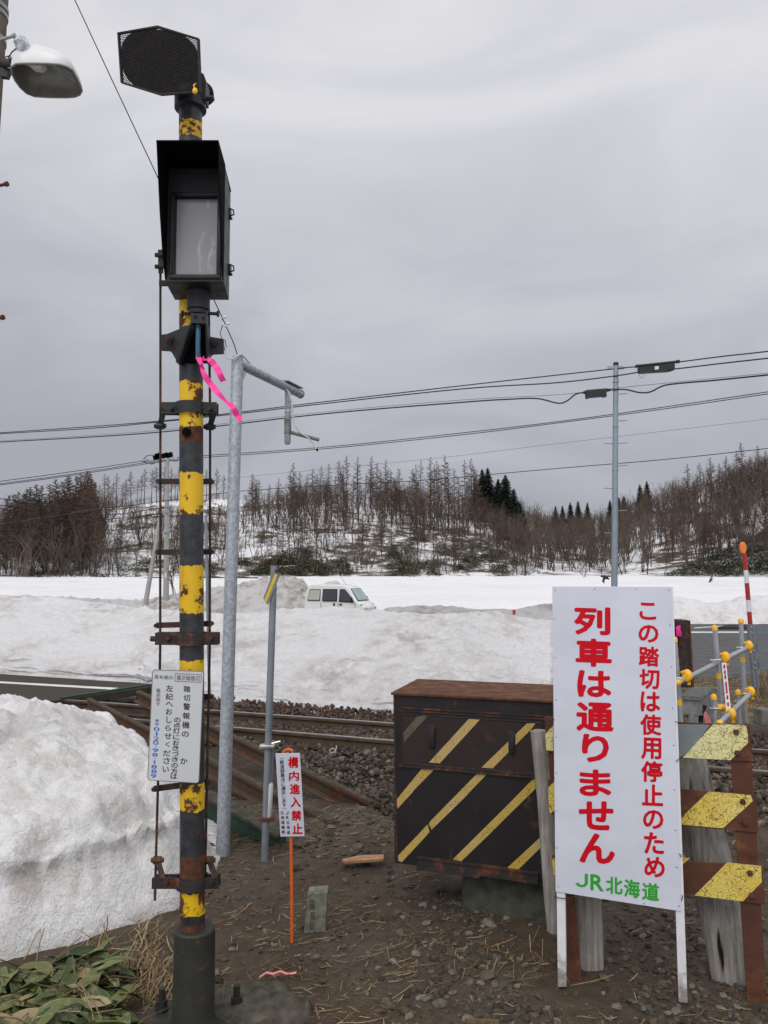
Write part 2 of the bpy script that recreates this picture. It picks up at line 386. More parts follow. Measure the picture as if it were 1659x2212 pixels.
    c = ramp(nt, n, [(.26, (.05, .043, .036)), (.42, (.23, .21, .185)), (.7, (.42, .395, .36))])
    c = mixc(nt, ramp(nt, n2, [(.45, 0.0), (.72, .75)]), c, (.10, .092, .072))
    ck = ramp(nt, noi(nt, obj_co(nt, (1, 1, .02)), 19, 3, .5, .1), [(.33, 1.0), (.37, 0.0)]); c = mixc(nt, ck, c, (.012, .010, .008))
    setc(nt, b, c, .9, 0.0, .15); bump(nt, b, n, .9, .008); M['old_wood'] = m
    m, nt, b = new_mat('deck planks'); co = obj_co(nt, (.25, 6, 1))
    n = noi(nt, co, 9, 6, .6); setc(nt, b, ramp(nt, n, [(.3, (.034, .030, .024)), (.7, (.066, .058, .047))]), .85, 0.0, .2)
    bump(nt, b, n, .6, .02); M['deck'] = m
    M['fresh_wood'] = plain('split timber', (.36, .19, .095), .8, 0, .3, 20)
    M['sleeper'] = plain('old sleeper', (.11, .085, .065), .9, 0, .35, 8, .2, .6)
    m, nt, b = new_mat('rail steel'); co = obj_co(nt); g = nd(nt, 'NewGeometry'); s = nd(nt, 'SeparateXYZ', Vector=g.outputs['Normal'])
    top = ramp(nt, s.outputs['Z'], [(.9, 0.0), (.96, 1.0)])
    c = ramp(nt, noi(nt, co, 7, 6), [(.3, (.055, .036, .024)), (.7, (.105, .075, .05))])
    setc(nt, b, c, .8, 0.0, .3); M['rail_side'] = m
    M['rail_top'] = plain('polished rail', (.34, .34, .35), .35, .8, .2, 6)
    M['old_rail'] = rusty('old rail', (.075, .047, .03), .45, 6)
    M['old_rail_top'] = plain('mossy rail top', (.066, .060, .046), .9, 0, .45, 16, .15, .5)
    M['green_steel'] = plain('dark green paint', (.012, .045, .026), .6, 0, .3, 10)
    M['lamp_white'] = plain('white lamp enamel', (.66, .66, .65), .35, 0, .06, 9)
    M['lamp_in'] = plain('tarnished reflector', (.25, .24, .20), .45, .5, .2, 9)
    m, nt, b = new_mat('clear glass'); setc(nt, b, (.9, .92, .93), .08); b.inputs['Transmission Weight'].default_value = .6; M['glass'] = m
    m, nt, b = new_mat('photocell glass'); co = obj_co(nt)
    setc(nt, b, ramp(nt, noi(nt, co, 40, 4), [(.4, (.35, .36, .38)), (.6, (.75, .76, .78))]), .1, .4, .6); M['photocell'] = m
    M['bark'] = plain('grey brown bark', (.080, .066, .057), .95, 0, .45, .35, .1)
    M['twig'] = plain('brown twigs', (.108, .083, .067), .95, 0, .55, .12, .1)
    M['twig_grey'] = plain('grey twigs', (.128, .108, .092), .95, 0, .4, .3, .1)
    M['twig_red'] = plain('reddish twigs', (.118, .078, .060), .95, 0, .4, .3, .1)
    M['birch'] = plain('pale birch bark', (.42, .39, .34), .85, 0, .25, 2, .15)
    M['spruce'] = island_mat('spruce needles', [(.022, .032, .024), (.032, .044, .032), (.018, .026, .02), (.045, .055, .042)], .9, .1)
    M['van_white'] = plain('white van paint', (.72, .73, .70), .25, 0, .02, 2, .5)
    M['glass_dark'] = plain('dark van glass', (.035, .04, .045), .08, 0, .1, 2, .6)
    M['glass_cream'] = plain('curtained van glass', (.42, .41, .36), .15, 0, .06, 2, .5)
    M['glass_pale'] = plain('bright windscreen', (.30, .40, .39), .06, 0, .12, 2, .6)
    M['amber'] = plain('amber lens', (.85, .32, .03), .2, 0, .05)
    M['lens'] = plain('headlamp lens', (.62, .63, .63), .1, .3, .1)
    M['rubber'] = plain('black rubber', (.014, .014, .014), .8, 0, .2)
    M['feather'] = plain('crow feathers', (.012, .011, .012), .7, 0, .2)
mats()
# ------------------------------------------------------------------ lettering: real outlines laid on the sign plane
_gl = {}
def glyph(ch, bold):
    k = ch
    if k in _gl: return _gl[k]
    if ch == 'J':                                              # wide hooked J as on the board
        vs = [(.74, 1), (1, 1), (1, .34), (.74, .34)]; fs = [(0, 1, 2, 3)]; n = 14
        for i in range(n+1):
            a = -math.radians(172)*i/n; vs += [(.5+.5*math.cos(a), .34+.34*math.sin(a)), (.5+.24*math.cos(a), .34+.17*math.sin(a))]
        fs += [(4+2*i, 5+2*i, 7+2*i, 6+2*i) for i in range(n)]
        _gl[k] = (np.array(vs), fs); return _gl[k]
    c = bpy.data.curves.new('glyph', 'FONT'); c.body = ch; c.resolution_u = 3
    o = bpy.data.objects.new('glyph', c); COL.objects.link(o)
    dg = bpy.context.evaluated_depsgraph_get(); dg.update()
    me = bpy.data.meshes.new_from_object(o.evaluated_get(dg))
    vs = np.array([v.co[:2] for v in me.vertices]); fs = [tuple(p.vertices) for p in me.polygons]
    bpy.data.objects.remove(o); bpy.data.curves.remove(c); bpy.data.meshes.remove(me)
    lo, hi = vs.min(0), vs.max(0); _gl[k] = ((vs-lo)/(hi-lo), fs); return _gl[k]
def letters(chars, plane, off, bold, tr, shx=0.0, shy=0.0):
    """chars: (char, x0, y0, x1, y1) boxes measured in a crop; tr maps crop to photo pixels"""
    mb = MB()
    for ch, x0, y0, x1, y1 in chars:
        uv, fs = glyph(ch, bold)
        bw, bh = bold*(y1-y0)*.5+bold*(x1-x0)*.5, bold*(y1-y0)            # heavier strokes: the outline repeated a stroke-width apart
        wi, hi = x1-x0-2*bw, y1-y0-2*bh
        for k, (ox, oy) in enumerate(((0, 0), (1, 0), (-1, 0), (0, 1), (0, -1), (.72, .72), (-.72, .72), (.72, -.72), (-.72, -.72)) if bold else ((0, 0),)):
            vs = []
            for u, w in uv:
                cx = x0 + bw + wi*u + ox*bw + shx*(.5-w)*(y1-y0); cy = y1 - bh - hi*w + oy*bh + shy*(u-.5)*(x1-x0)
                vs.append(plane.hit(*tr(cx, cy), off + k*.00005))
            mb.add(vs, fs)
    return mb
def crop(x0, y0, scale): return lambda cx, cy: ((x0+cx*scale)*.548611, (y0+cy*scale)*.548611)
T1 = crop(0, 0, 1100/1659); T2 = crop(500, 1000, 800/1659); T4 = crop(500, 2600, 800/1659); T5 = crop(0, 3300, 1300/1659)
T6 = crop(1100, 2600, 1100/1659); T7 = crop(2100, 2250, 924/1659); T8 = crop(2100, 3100, 924/1659); TF = crop(0, 2500, 900/1659)
TR = crop(2600, 2300, 424/1563); TW = crop(2200, 1250, 824/1659)
# ------------------------------------------------------------------ ground
rnd = random.Random(7)
def gz(x, y):
    z = -.20*smooth((y-5.2)/1.9) - .17*smooth((y-9)/5) - .5*smooth((y-20)/18) if y < 45 else -.82
    return z
def gzn(x, y):
    if y > 14: return gz(x, y)
    k = 1-smooth((y-10)/4)
    return gz(x, y) + k*(.030*nz(x+5, y, .3, .9, 3) + .012*nz(x, y, 1.7, 5, 3) + .005*nz(x, y, 4, 17, 2)) - .012
def build_ground():
    rows = [-3.0, -1.5, -.5, .3, .9]
    while rows[-1] < 7.5: rows.append(rows[-1] + .028)
    d = .03
    while rows[-1] < 3000: d *= 1.11; rows.append(rows[-1] + d)
    nc = 250; us = np.linspace(-1, 1, nc); us = np.sign(us)*np.abs(us)**1.15
    vs = []
    for y in rows:
        w = 1.1 + .95*max(y, .2)
        for u in us:
            x = u*w; vs.append((x, y, gzn(x, y) if y > .5 else -.01))
    tag(raw('ground', vs, grid_faces(len(rows), nc), MT['earth']), kind='structure')
build_ground()
# ------------------------------------------------------------------ near snow pile (left)
def build_pile():
    fp = [gnd(*p) for p in ((-420, 2120), (-150, 2100), (0, 2078), (90, 2052), (200, 2026), (300, 1990), (390, 1952), (440, 1905), (480, 1866), (484, 1840))]
    fp = [(p.x, p.y) for p in fp] + [(-.99, 5.0), (-1.08, 5.5), (-1.4, 6.1), (-2.0, 6.7), (-3, 7.2), (-5, 7.6), (-6.5, 7.6)]
    P = np.array(fp); A, B = P, np.roll(P, -1, 0)
    xs = np.arange(-6, -.55, .023); ys = np.arange(2.6, 8.2, .026)
    X, Y = np.meshgrid(xs, ys)
    # wavy edge
    wx = np.array([[.10*nz(x, y, 3, 1.6, 3) + .03*nz(x, y, 9, 7, 2) for x in xs] for y in ys])
    d = np.full(X.shape, 1e9); ins = np.zeros(X.shape, bool)
    for (ax, ay), (bx, by) in zip(A, B):
        ex, ey = bx-ax, by-ay; t = np.clip(((X-ax)*ex+(Y-ay)*ey)/(ex*ex+ey*ey+1e-9), 0, 1)
        d = np.minimum(d, np.hypot(X-ax-t*ex, Y-ay-t*ey))
        c = ((ay > Y) != (by > Y)) & (X < (bx-ax)*(Y-ay)/(by-ay+1e-12)+ax); ins ^= c
    d = np.where(ins, d, -d) + wx*np.clip(np.abs(d)*4, .3, 1)*.8
    dd = np.maximum(d, 0)
    h = .90*(1-np.exp(-(dd/.54)))**.88
    pxs = CX + F*X/(Y*CP-.7*SP)
    cap = EYE - (np.interp(pxs, [-900, -300, 0, 100, 200, 290, 340, 395, 440, 480], [1475, 1484, 1492, 1502, 1530, 1568, 1628, 1690, 1745, 1850])-1235)/F*Y*1.02
    cap = np.maximum(cap, .02); sgm = .10; h = np.where(h-cap > 3*sgm, cap, np.where(cap-h > 3*sgm, h, (h+cap)/2 - np.sqrt(((h-cap)/2)**2 + .0009)))
    # icy ledges and hollows
    led = np.array([[nz(x*.6, y*.6, 5, 1.3, 3) for x in xs] for y in ys])
    fine = np.array([[nz(x, y, 2, 4.5, 4) for x in xs] for y in ys]); fine2 = np.array([[nz(x, y, 7, 15, 3) for x in xs] for y in ys])
    lump = np.array([[1-abs(nz(x, y, 11, 6.5, 3)) for x in xs] for y in ys])
    zz = h + .050*(lump-.7)*np.clip(dd*5, 0, 1) + .05*led*np.clip(dd*3, 0, 1) + (.055*fine + .026*fine2)*np.clip(dd*5, 0, 1)
    # a melt ledge running along the face
    q = np.exp(-((h - (.36+.10*led))/.035)**2)
    zz -= .05*q
    zz = np.where(d < 0, -.12 + np.maximum(d, -.15)*.2, zz)
    # vertices lean outward on the steep face so the brow overhangs a little
    off = np.clip(.5-dd, 0, .5)*np.clip(h/.45, 0, 1)*.0
    gy_, gx_ = np.gradient(d, ys, xs); gl = np.hypot(gx_, gy_)+1e-6
    lift = np.clip((zz-(.27+.09*led))/.05, 0, 1)*(1-np.clip((zz-.52)/.22, 0, 1))*np.clip((dd-.04)/.05, 0, 1)*(.030+.045*led)
    vs = np.stack([X-lift*gx_/gl, Y-lift*gy_/gl, zz-.02], 2).reshape(-1, 3)
    nr, nc = X.shape
    keep = (d > -.10)
    fs = [f for f in grid_faces(nr, nc) if keep.ravel()[f].any()]
    o = raw('snow_pile', vs, fs, MT['snow_pile'])
    tag(o, kind='structure')
build_pile()
# ------------------------------------------------------------------ big snow bank beyond the track
BASE = [(-500, 1440), (0, 1458), (300, 1472), (350, 1490), (443, 1522), (640, 1536), (850, 1556), (1000, 1562), (1190, 1540), (1240, 1500), (1320, 1440), (1400, 1380)]
CREST = [(-500, 1282), (0, 1284), (130, 1289), (240, 1303), (340, 1314), (460, 1324), (560, 1320), (650, 1313), (720, 1311), (800, 1314), (900, 1319), (1000, 1325), (1080, 1328), (1130, 1332), (1190, 1342), (1240, 1356), (1320, 1410), (1400, 1372)]
def build_bank():
    cols = np.arange(-480, 1400, 5.0); ts = np.concatenate([np.linspace(0, .2, 26)[:-1], np.linspace(.2, 1, 60), [1.08, 1.2, 1.4, 1.7]])
    vs = []
    for t in ts:
        for px in cols:
            yb, yc = interp(px, BASE), interp(px, CREST)
            g = gnd(px, yb, -.24); Yb = g.y; Yc = Yb + 4.6 - 1.6*smooth((px-1100)/200)
            tt = min(t, 1)
            py = lerp(yb+6, yc, tt)
            k = .05*min(tt/.12, 1) + .95*max(0, (tt-.12)/.88)**1.35
            Y = lerp(Yb, Yc, k)
            z = at(px, py, Y).z
            if t > 1: Y = Yc + (t-1)*9; z -= (t-1)*2.6
            x = xw(px, Y, z)
            a = min(1, tt*5); stri = (.07*nz(x*.25, z*9, 4, 1.6, 4) + .035*nz(x*.5, z*24, 1, 1.3, 3))*(1-smooth((tt-.18)/.3))*min(1, tt*14)
            n1 = nz(x*.5, Y, z*.6, .55, 3); n2 = nz(x*.5, Y*1.2, z*3, 1.6, 4); n3 = nz(x, Y, z*3, 5, 3)
            fall = 1 - .75*smooth((t-.72)/.28)
            Y2 = Y + stri + (.10*n1 + .10*nz(x*.12, z*4.5, 2, 2.2, 3)*(1-tt))*a
            vs.append((x, Y2, z + (.12*n1*fall + 0.095*n2*(.4+.6*fall) + .04*n3)*a))
    o = raw('snow_bank', vs, grid_faces(len(ts), len(cols)), MT['snow_bank'])
    tag(o, kind='structure')
build_bank()
# ------------------------------------------------------------------ road, far banks, field, hills
def zroad(px, Y): return lerp(-.31, -.86, smooth((Y-18)/18)*smooth((1400-px)/700))
def build_road():
    cols = np.linspace(-700, 2700, 120); Ys = np.concatenate([np.concatenate([[14.7], np.linspace(15.0, 24, 24)]), np.linspace(25, 47, 20)])
    vs = []
    for Y in Ys:
        for px in cols:
            z = zroad(px, Y) - (.35 if Y < 14.9 else 0); vs.append((xw(px, Y, z), Y + .0, z))
    tag(raw('road', vs, grid_faces(len(Ys), len(cols)), MT['asphalt']), kind='structure')
    mb = MB()
    for (a, b) in (((1440, 1367.5), (1720, 1368.5)), ):
        for i in range(20):
            p0 = lerp(a[0], b[0]+400, i/20); p1 = lerp(a[0], b[0]+400, (i+1)/20)
            q = [gnd(p0, 1366.2, -.335), gnd(p1, 1366.2, -.335), gnd(p1, 1369.2, -.335), gnd(p0, 1369.2, -.335)]
            mb.sheet([(p.x, p.y, zroad(p0, p.y)+.006) for p in q])
    q = [gnd(1500, 1357, -.33), gnd(1640, 1348.5, -.33), gnd(1640, 1350.0, -.33), gnd(1500, 1358.8, -.33)]
    mb.sheet([(p.x, p.y, zroad(1500, p.y)+.006) for p in q])
    tag(mb.build('road_marking', MT['line'], smooth_a=0), kind='structure')
    mb = MB()
    q = [gnd(1545, 1361, -.33), gnd(1575, 1354.5, -.33), gnd(1800, 1352, -.33), gnd(1800, 1361.5, -.33)]
    mb.slab([(p.x, p.y, zroad(1500, p.y)+.07) for p in q], (0, 0, 1), .2)
    tag(mb.build('verge', MT['brown_growth'], smooth_a=0), kind='structure')
build_road()
def zfield(Y): return lerp(-.06, .87, (Y-33)/97)
def build_field():
    cols = np.linspace(-2600, 4200, 170); Ys = np.concatenate([np.linspace(42, 60, 26), np.geomspace(61, 150, 40)])
    vs = []
    for Y in Ys:
        for px in cols:
            z = zfield(Y)
            x = xw(px, Y, z)
            z += .10*nz(x*.18, Y, 3, .12, 3) + .05*nz(x*.25, Y, 1, .5, 3)
            if Y < 42.5: z -= 1.3
            vs.append((x, Y, z))
    tag(raw('snow_field', vs, grid_faces(len(Ys), len(cols)), MT['snow_field']), kind='structure')
build_field()
def ridge(name, mat, Y0, pts, depth, rough, step=4.0, zb=None, Yf=None, kind='structure'):
    """ploughed ridge of snow: crest line given in the photograph, standing at distance Y0 with a real front and back slope"""
    xs = np.arange(pts[0][0], pts[-1][0]+.1, step); prof = [(-1, 0), (-.86, .25), (-.7, .5), (-.5, .74), (-.3, .9), (-.12, .98), (0, 1), (.2, .93), (.45, .7), (.7, .4), (1, 0)]
    vs = []
    for k, (dy, hh) in enumerate(prof):
        for px in xs:
            yy = interp(px, Yf) if Yf else Y0
            zc = at(px, interp(px, pts), yy).z; b = zb if zb is not None else zroad(px, yy)-.12
            Y = yy + dy*depth; z = lerp(b, zc, hh); x = xw(px, Y, z)
            a = .3 + .7*math.sin(math.pi*min(1, max(0, (hh)*.8)))
            vs.append((x, Y + rough*.8*nz(x, Y, z, 1.1, 3)*a, z + rough*(nz(x*.6, Y, z, .9, 4)*.7 + .5*nz(x, Y, z, 3, 3))*a*(1 if abs(dy) < 1 else 0)))
    return tag(raw(name, vs, grid_faces(len(prof), len(xs)), mat), kind=kind)
ridge('roadside_snow', MT['snow_grey'], 35, [(806, 1330), (835, 1312), (900, 1309), (960, 1311), (1040, 1317), (1110, 1316), (1170, 1305), (1240, 1303), (1330, 1310), (1440, 1309)], 2.2, .12)
ridge('roadside_snow', MT['snow_bank'], 31, [(1300, 1318), (1380, 1300), (1455, 1290), (1490, 1292), (1530, 1299), (1580, 1294), (1605, 1285), (1660, 1287), (1760, 1282), (2000, 1290)], 2.0, .16)
ridge('roadside_snow', MT['snow_plow'], 42.8, [(-300, 1300), (0, 1290), (150, 1292), (300, 1296), (420, 1285), (470, 1266), (520, 1262), (580, 1250), (628, 1247), (655, 1252), (668, 1270), (700, 1292), (730, 1312)], 2.6, .30, 3.0)
ridge('roadside_snow', MT['snow_plow'], 41.2, [(520, 1318), (560, 1304), (590, 1298), (620, 1290), (650, 1278), (668, 1282), (690, 1300), (710, 1316)], 1.3, .35, 2.0, zb=-.9)
def build_boulder():
    mb = MB(); c = at(718, 1266, 47); mb.ball(c, .42, (1.05, .8, .85), 22, 14)
    v = [V(p) for p in mb.v]; mb.v = [tuple(c + (p-c)*(1+.25*nz(p.x, p.y, p.z, 2, 3))) for p in v]
    tag(mb.build('snow_lump', MT['snow_plow'], smooth_a=180), kind='structure')
build_boulder()
HC = [(-700, 1095), (-200, 1120), (0, 1128), (120, 1112), (230, 1096), (330, 1082), (450, 1079), (520, 1080), (640, 1085), (750, 1091), (900, 1106), (1050, 1116), (1130, 1138), (1200, 1158), (1290, 1156), (1370, 1128), (1450, 1098), (1530, 1070), (1600, 1046), (1660, 1028), (1800, 1005), (2300, 975)]
HB = [(-700, 118), (0, 122), (500, 128), (1100, 130), (1250, 138), (1450, 130), (1660, 118), (2300, 105)]
HT = [(-700, 190), (0, 195), (230, 215), (500, 225), (900, 225), (1130, 240), (1250, 290), (1400, 235), (1660, 200), (2300, 180)]
def zhill(px, Y, detail=True):
    yb, yt = interp(px, HB), interp(px, HT)
    zc = EYE + (1235-interp(px, HC))*(yt*CP)/F*1.0
    t = (Y-yb)/(yt-yb); z0 = zfield(min(Y, 135))
    if t <= 0: return z0 - .15
    if t <= 1: k = .35*t + .65*smooth(t)
    else: k = 1 - .25*smooth((t-1)/1.0)
    z = lerp(z0-.15, zc, k)
    if detail:
        x = (px-CX)/F*Y; a = min(1, t*6)
        z += a*(1.0*nz(x, Y, 3, .045, 3) + .35*nz(x, Y, 8, .2, 3))
    return z
def hillpt(px, Y):
    z = zhill(px, Y); return V((xw(px, Y, z), Y, z))
def hill_at(px, py):
    """walk up the slope until it projects at py"""
    yb, yt = interp(px, HB), interp(px, HT); best = None
    for k in range(60):
        Y = lerp(yb, yt, k/59); p = hillpt(px, Y)
        if pix(p)[1] <= py: return p
    return hillpt(px, yt)
def build_hills():
    cols = np.concatenate([np.linspace(-2200, -300, 60)[:-1], np.linspace(-300, 1960, 280), np.linspace(1960, 3900, 60)[1:]]); ts = np.concatenate([np.linspace(-.02, 1.0, 72), np.linspace(1.03, 2.2, 18)])
    vs = []
    for t in ts:
        for px in cols:
            yb, yt = interp(px, HB), interp(px, HT); vs.append(hillpt(px, lerp(yb, yt, t)))
    m, nt, b = new_mat('hill snow'); co = obj_co(nt, (1, 1, 1.6))
    n1 = noi(nt, co, .07, 7, .62, .5); n2 = noi(nt, co, .33, 7, .65)
    f = math_(nt, 'MULTIPLY', ramp(nt, n1, [(.44, 0.0), (.54, 1.0)]), ramp(nt, n2, [(.40, 0.0), (.50, 1.0)]))
    s2 = ramp(nt, noi(nt, co, .5, 5, .6), [(.585, 0.0), (.625, .9)])
    f = math_(nt, 'MAXIMUM', f, s2)
    setc(nt, b, mixc(nt, f, (.74, .745, .77), mixc(nt, n2, (.10, .078, .062), (.08, .075, .05))), .9, 0.0, .1)
    bump(nt, b, n2, .5, .6)
    tag(raw('hills', [tuple(p) for p in vs], grid_faces(len(ts), len(cols)), m), kind='structure')
    # snow-free grassy terrace edge at the foot of the left slope
    mb = []
    for k, (dz, dY) in enumerate(((0.05, -1.0), (.55, -.3), (.75, 1.0), (.6, 4))):
        for px in np.arange(-60, 560, 6): 
            Y = 112; z = at(px, interp(px, [(-60, 1262), (60, 1254), (110, 1255), (250, 1252), (330, 1248), (420, 1247), (560, 1246)]), Y).z
            x = xw(px, Y+dY, z); mb.append((x, Y+dY, z-.75+dz + .25*nz(x, 1, 1, .4, 3)))
    tag(raw('field_edge', mb, grid_faces(4, len(np.arange(-60, 560, 6))), plain('brown field edge', (.075, .055, .038), .95, 0, .5, .8, .1)), kind='structure')
build_hills()
# ------------------------------------------------------------------ stones, straw and leaves lying about
_ico = None
def rocks(name, mat, spots, kind='stuff', sharp=True, seed=3):
    """spots: (x, y, z, size, flat)"""
    r = np.random.default_rng(seed); t = (1+5**.5)/2
    ico = np.array([(-1, t, 0), (1, t, 0), (-1, -t, 0), (1, -t, 0), (0, -1, t), (0, 1, t), (0, -1, -t), (0, 1, -t), (t, 0, -1), (t, 0, 1), (-t, 0, -1), (-t, 0, 1)])/1.9
    fi = np.array([(0, 11, 5), (0, 5, 1), (0, 1, 7), (0, 7, 10), (0, 10, 11), (1, 5, 9), (5, 11, 4), (11, 10, 2), (10, 7, 6), (7, 1, 8), (3, 9, 4), (3, 4, 2), (3, 2, 6), (3, 6, 8), (3, 8, 9), (4, 9, 5), (2, 4, 11), (6, 2, 10), (8, 6, 7), (9, 8, 1)])
    VS, FS = [], []
    for i, (x, y, z, s, fl) in enumerate(spots):
        v = ico*(1 + r.uniform(-.28, .28, (12, 1)))*np.array([r.uniform(.7, 1.35), r.uniform(.7, 1.2), fl*r.uniform(.6, 1.0)])*s
        q = r.normal(size=4); q /= np.linalg.norm(q); 
        if fl < .75: q = np.array([math.cos(q[0]*3), .12*q[1], .12*q[2], math.sin(q[0]*3)]); q /= np.linalg.norm(q)
        a, b, c, d = q
        R = np.array([[a*a+b*b-c*c-d*d, 2*(b*c-a*d), 2*(b*d+a*c)], [2*(b*c+a*d), a*a-b*b+c*c-d*d, 2*(c*d-a*b)], [2*(b*d-a*c), 2*(c*d+a*b), a*a-b*b-c*c+d*d]])
        VS.append(v@R.T + np.array([x, y, z])); FS.append(fi+12*i)
    o = raw(name, np.concatenate(VS), np.concatenate(FS).tolist(), mat, sm=False)
    return tag(o, kind=kind)
def in_px(p, x0, x1, y0, y1):
    q = pix(p); return x0 < q[0] < x1 and y0 < q[1] < y1
def build_litter():
    r = random.Random(11); sp = []
    # gravel over the path: thicker to the right and by the ballast
    for _ in range(42000):
        Y = 2.5 + 4.2*r.random()**1.5; x = r.uniform(-1.3, 1.0)*(.15+.62*Y)
        px, py = pix(V((x, Y, 0)))
        d = .26 + .42*smooth((px-760)/260)
        if 640 < px < 860 and 1740 < py < 1900: d = .8
        if px < 660 and py > 1950: d = .16
        if px < 300 : d = 0
        d *= .15+1.7*max(0, .45+nz(x, Y, 1, 1.9, 3))
        if r.random() > d: continue
        s = .0035 + .019*r.random()**3.6 + (.020*r.random() if r.random() < .03 else 0)
        sp.append((x, Y, gzn(x, Y)+s*.12, s, .7))
    rocks('gravel', MT['gravel'], sp)
    # ballast between and in front of the rails
    sp = []
    for _ in range(15000):
        Y = r.uniform(4.9, 9.6); x = r.uniform(-3.2, 3.5)
        px, py = pix(V((x, Y, gz(x, Y))))
        ylim = interp(px, [(400, 1590), (620, 1640), (680, 1690), (800, 1745), (860, 1790), (1000, 1790), (1300, 1800), (1700, 1800)])
        if py > ylim + 25*nz(x, Y, 2, 2, 2) or py < 1540 - 0*px: continue
        s = .012 + .022*r.random()**1.4
        bumpz = .06*smooth((px-600)/150)*smooth((py-1610)/50)*smooth((1790-py)/70)
        sp.append((x, Y, gzn(x, Y)+s*.3+bumpz*r.random()+r.random()*.015, s, .95))
    rocks('ballast', MT['ballast'], sp, seed=5)
    sp = []
    for _ in range(12000):
        px = r.uniform(340, 1700); yb = interp(px, BASE); y1 = interp(px, [(340, 1520), (443, 1570), (603, 1588), (848, 1612), (1190, 1660), (1700, 1700)])
        py = r.uniform(yb-6 if px < 1190 else 1590, y1); p = gnd(px, py, -.2); s = r.uniform(.014, .032)
        sp.append((p.x, p.y, -.21+.035*r.random()+ (.07*r.random() if py < yb+22 else 0), s, .95))
    rocks('track_ballast', MT['ballast_red'], sp, seed=6)
    # straw
    vs, fs = [], []
    def straw(p, a, L, w, lift, bend):
        k = len(vs); d = V((math.cos(a), math.sin(a), 0)); n = V((-d.y, d.x, 0))
        for i in range(5):
            t = i/4-.5; c = p + d*L*t + n*bend*L*(t*t-.08)*2 + V((0, 0, lift*(t+.5) + .004 + .0015*math.sin(i*2+a)))
            ww = w*(1-.5*abs(t)); vs.extend([tuple(c+n*ww), tuple(c+V((0, 0, ww))), tuple(c-n*ww)])
        for i in range(4):
            for j in range(2): b = k+i*3+j; fs.append((b, b+1, b+4, b+3))
    for _ in range(9500):
        Y = 2.6 + 3.6*r.random()**1.3; x = r.uniform(-.62, .62)*Y
        px, py = pix(V((x, Y, 0)))
        d = .35
        if 250 < px < 660 and py > 1950: d = 1.0
        if 440 < px < 760 and 1760 < py < 1880: d = .8
        if px > 700: d = .45
        if px > 1150 : d = .25
        d *= .2 + 1.7*max(0, .4+nz(x, Y, 6, 1.8, 3))
        if px < 215 or r.random() > d: continue
        straw(V((x, Y, gzn(x, Y)+.004)), r.gauss(.35, .9), r.uniform(.015, .075)*(2.0 if r.random() < .08 else 1), r.uniform(.0008, .0022), r.choice((0, 0, .005, .012)), r.uniform(-.12, .12))
    for _ in range(70):                                    # a few upright stubble stalks
        px, py = r.choice(((830, 2010), (900, 2060), (1160, 2100), (560, 2140), (1180, 2060), (1010, 2080))); p = gnd(px+r.gauss(0, 40), py+r.gauss(0, 14))
        straw(V((p.x, p.y, gzn(p.x, p.y))), r.uniform(0, 6.3), r.uniform(.02, .05), .0018, r.uniform(.02, .06), 0)
    for px, py, a, L in ((1150, 2115, .25, .30), (1060, 2050, 2.5, .16), (1090, 2040, .5, .14), (800, 2075, .2, .12), (850, 2055, .35, .13), (640, 2110, .1, .12), (1280, 2120, .3, .2)):
        p = gnd(px, py); straw(V((p.x, p.y, gzn(p.x, p.y)+.01)), a, L, .0028, .012, .05)
    for _ in range(230):                                   # dry tuft beside the pole base and along the snow edge
        px, py = r.choice(((330, 2125), (360, 2100), (300, 2090), (345, 2150), (250, 2120), (215, 2060), (320, 2030))); p = gnd(px+r.gauss(0, 22), py+r.gauss(0, 16))
        straw(V((p.x, p.y, gzn(p.x, p.y))), r.gauss(1.2, 1.0), r.uniform(.04, .13), .0026, r.uniform(.01, .10), r.uniform(-.4, .4))
    tag(raw('straw', vs, fs, MT['straw']), kind='stuff')
    # dead grass on the far verge, right
    vs.clear(); fs.clear()
    for _ in range(2600):
        px = r.uniform(1440, 1720); py = r.uniform(1450, 1570); p = gnd(px, py, -.24); 
        straw(V((p.x, p.y, gzn(p.x, p.y))), r.uniform(0, 6.3), r.uniform(.04, .20), .004, r.uniform(0, .05), r.uniform(-.5, .5))
    for c in ((1490, 1540), (1500, 1540), (1650, 1470), (1640, 1500), (1475, 1545)):
        for _ in range(90):
            p = gnd(c[0]+r.gauss(0, 10), c[1]+10+r.gauss(0, 4), -.22); straw(V((p.x, p.y, p.z)), r.gauss(1.5, 1.5), r.uniform(.05, .2), .004, r.uniform(.1, .38), r.uniform(-.5, .5))
    tag(raw('dead_grass', vs, fs, MT['straw']), kind='stuff')
build_litter()
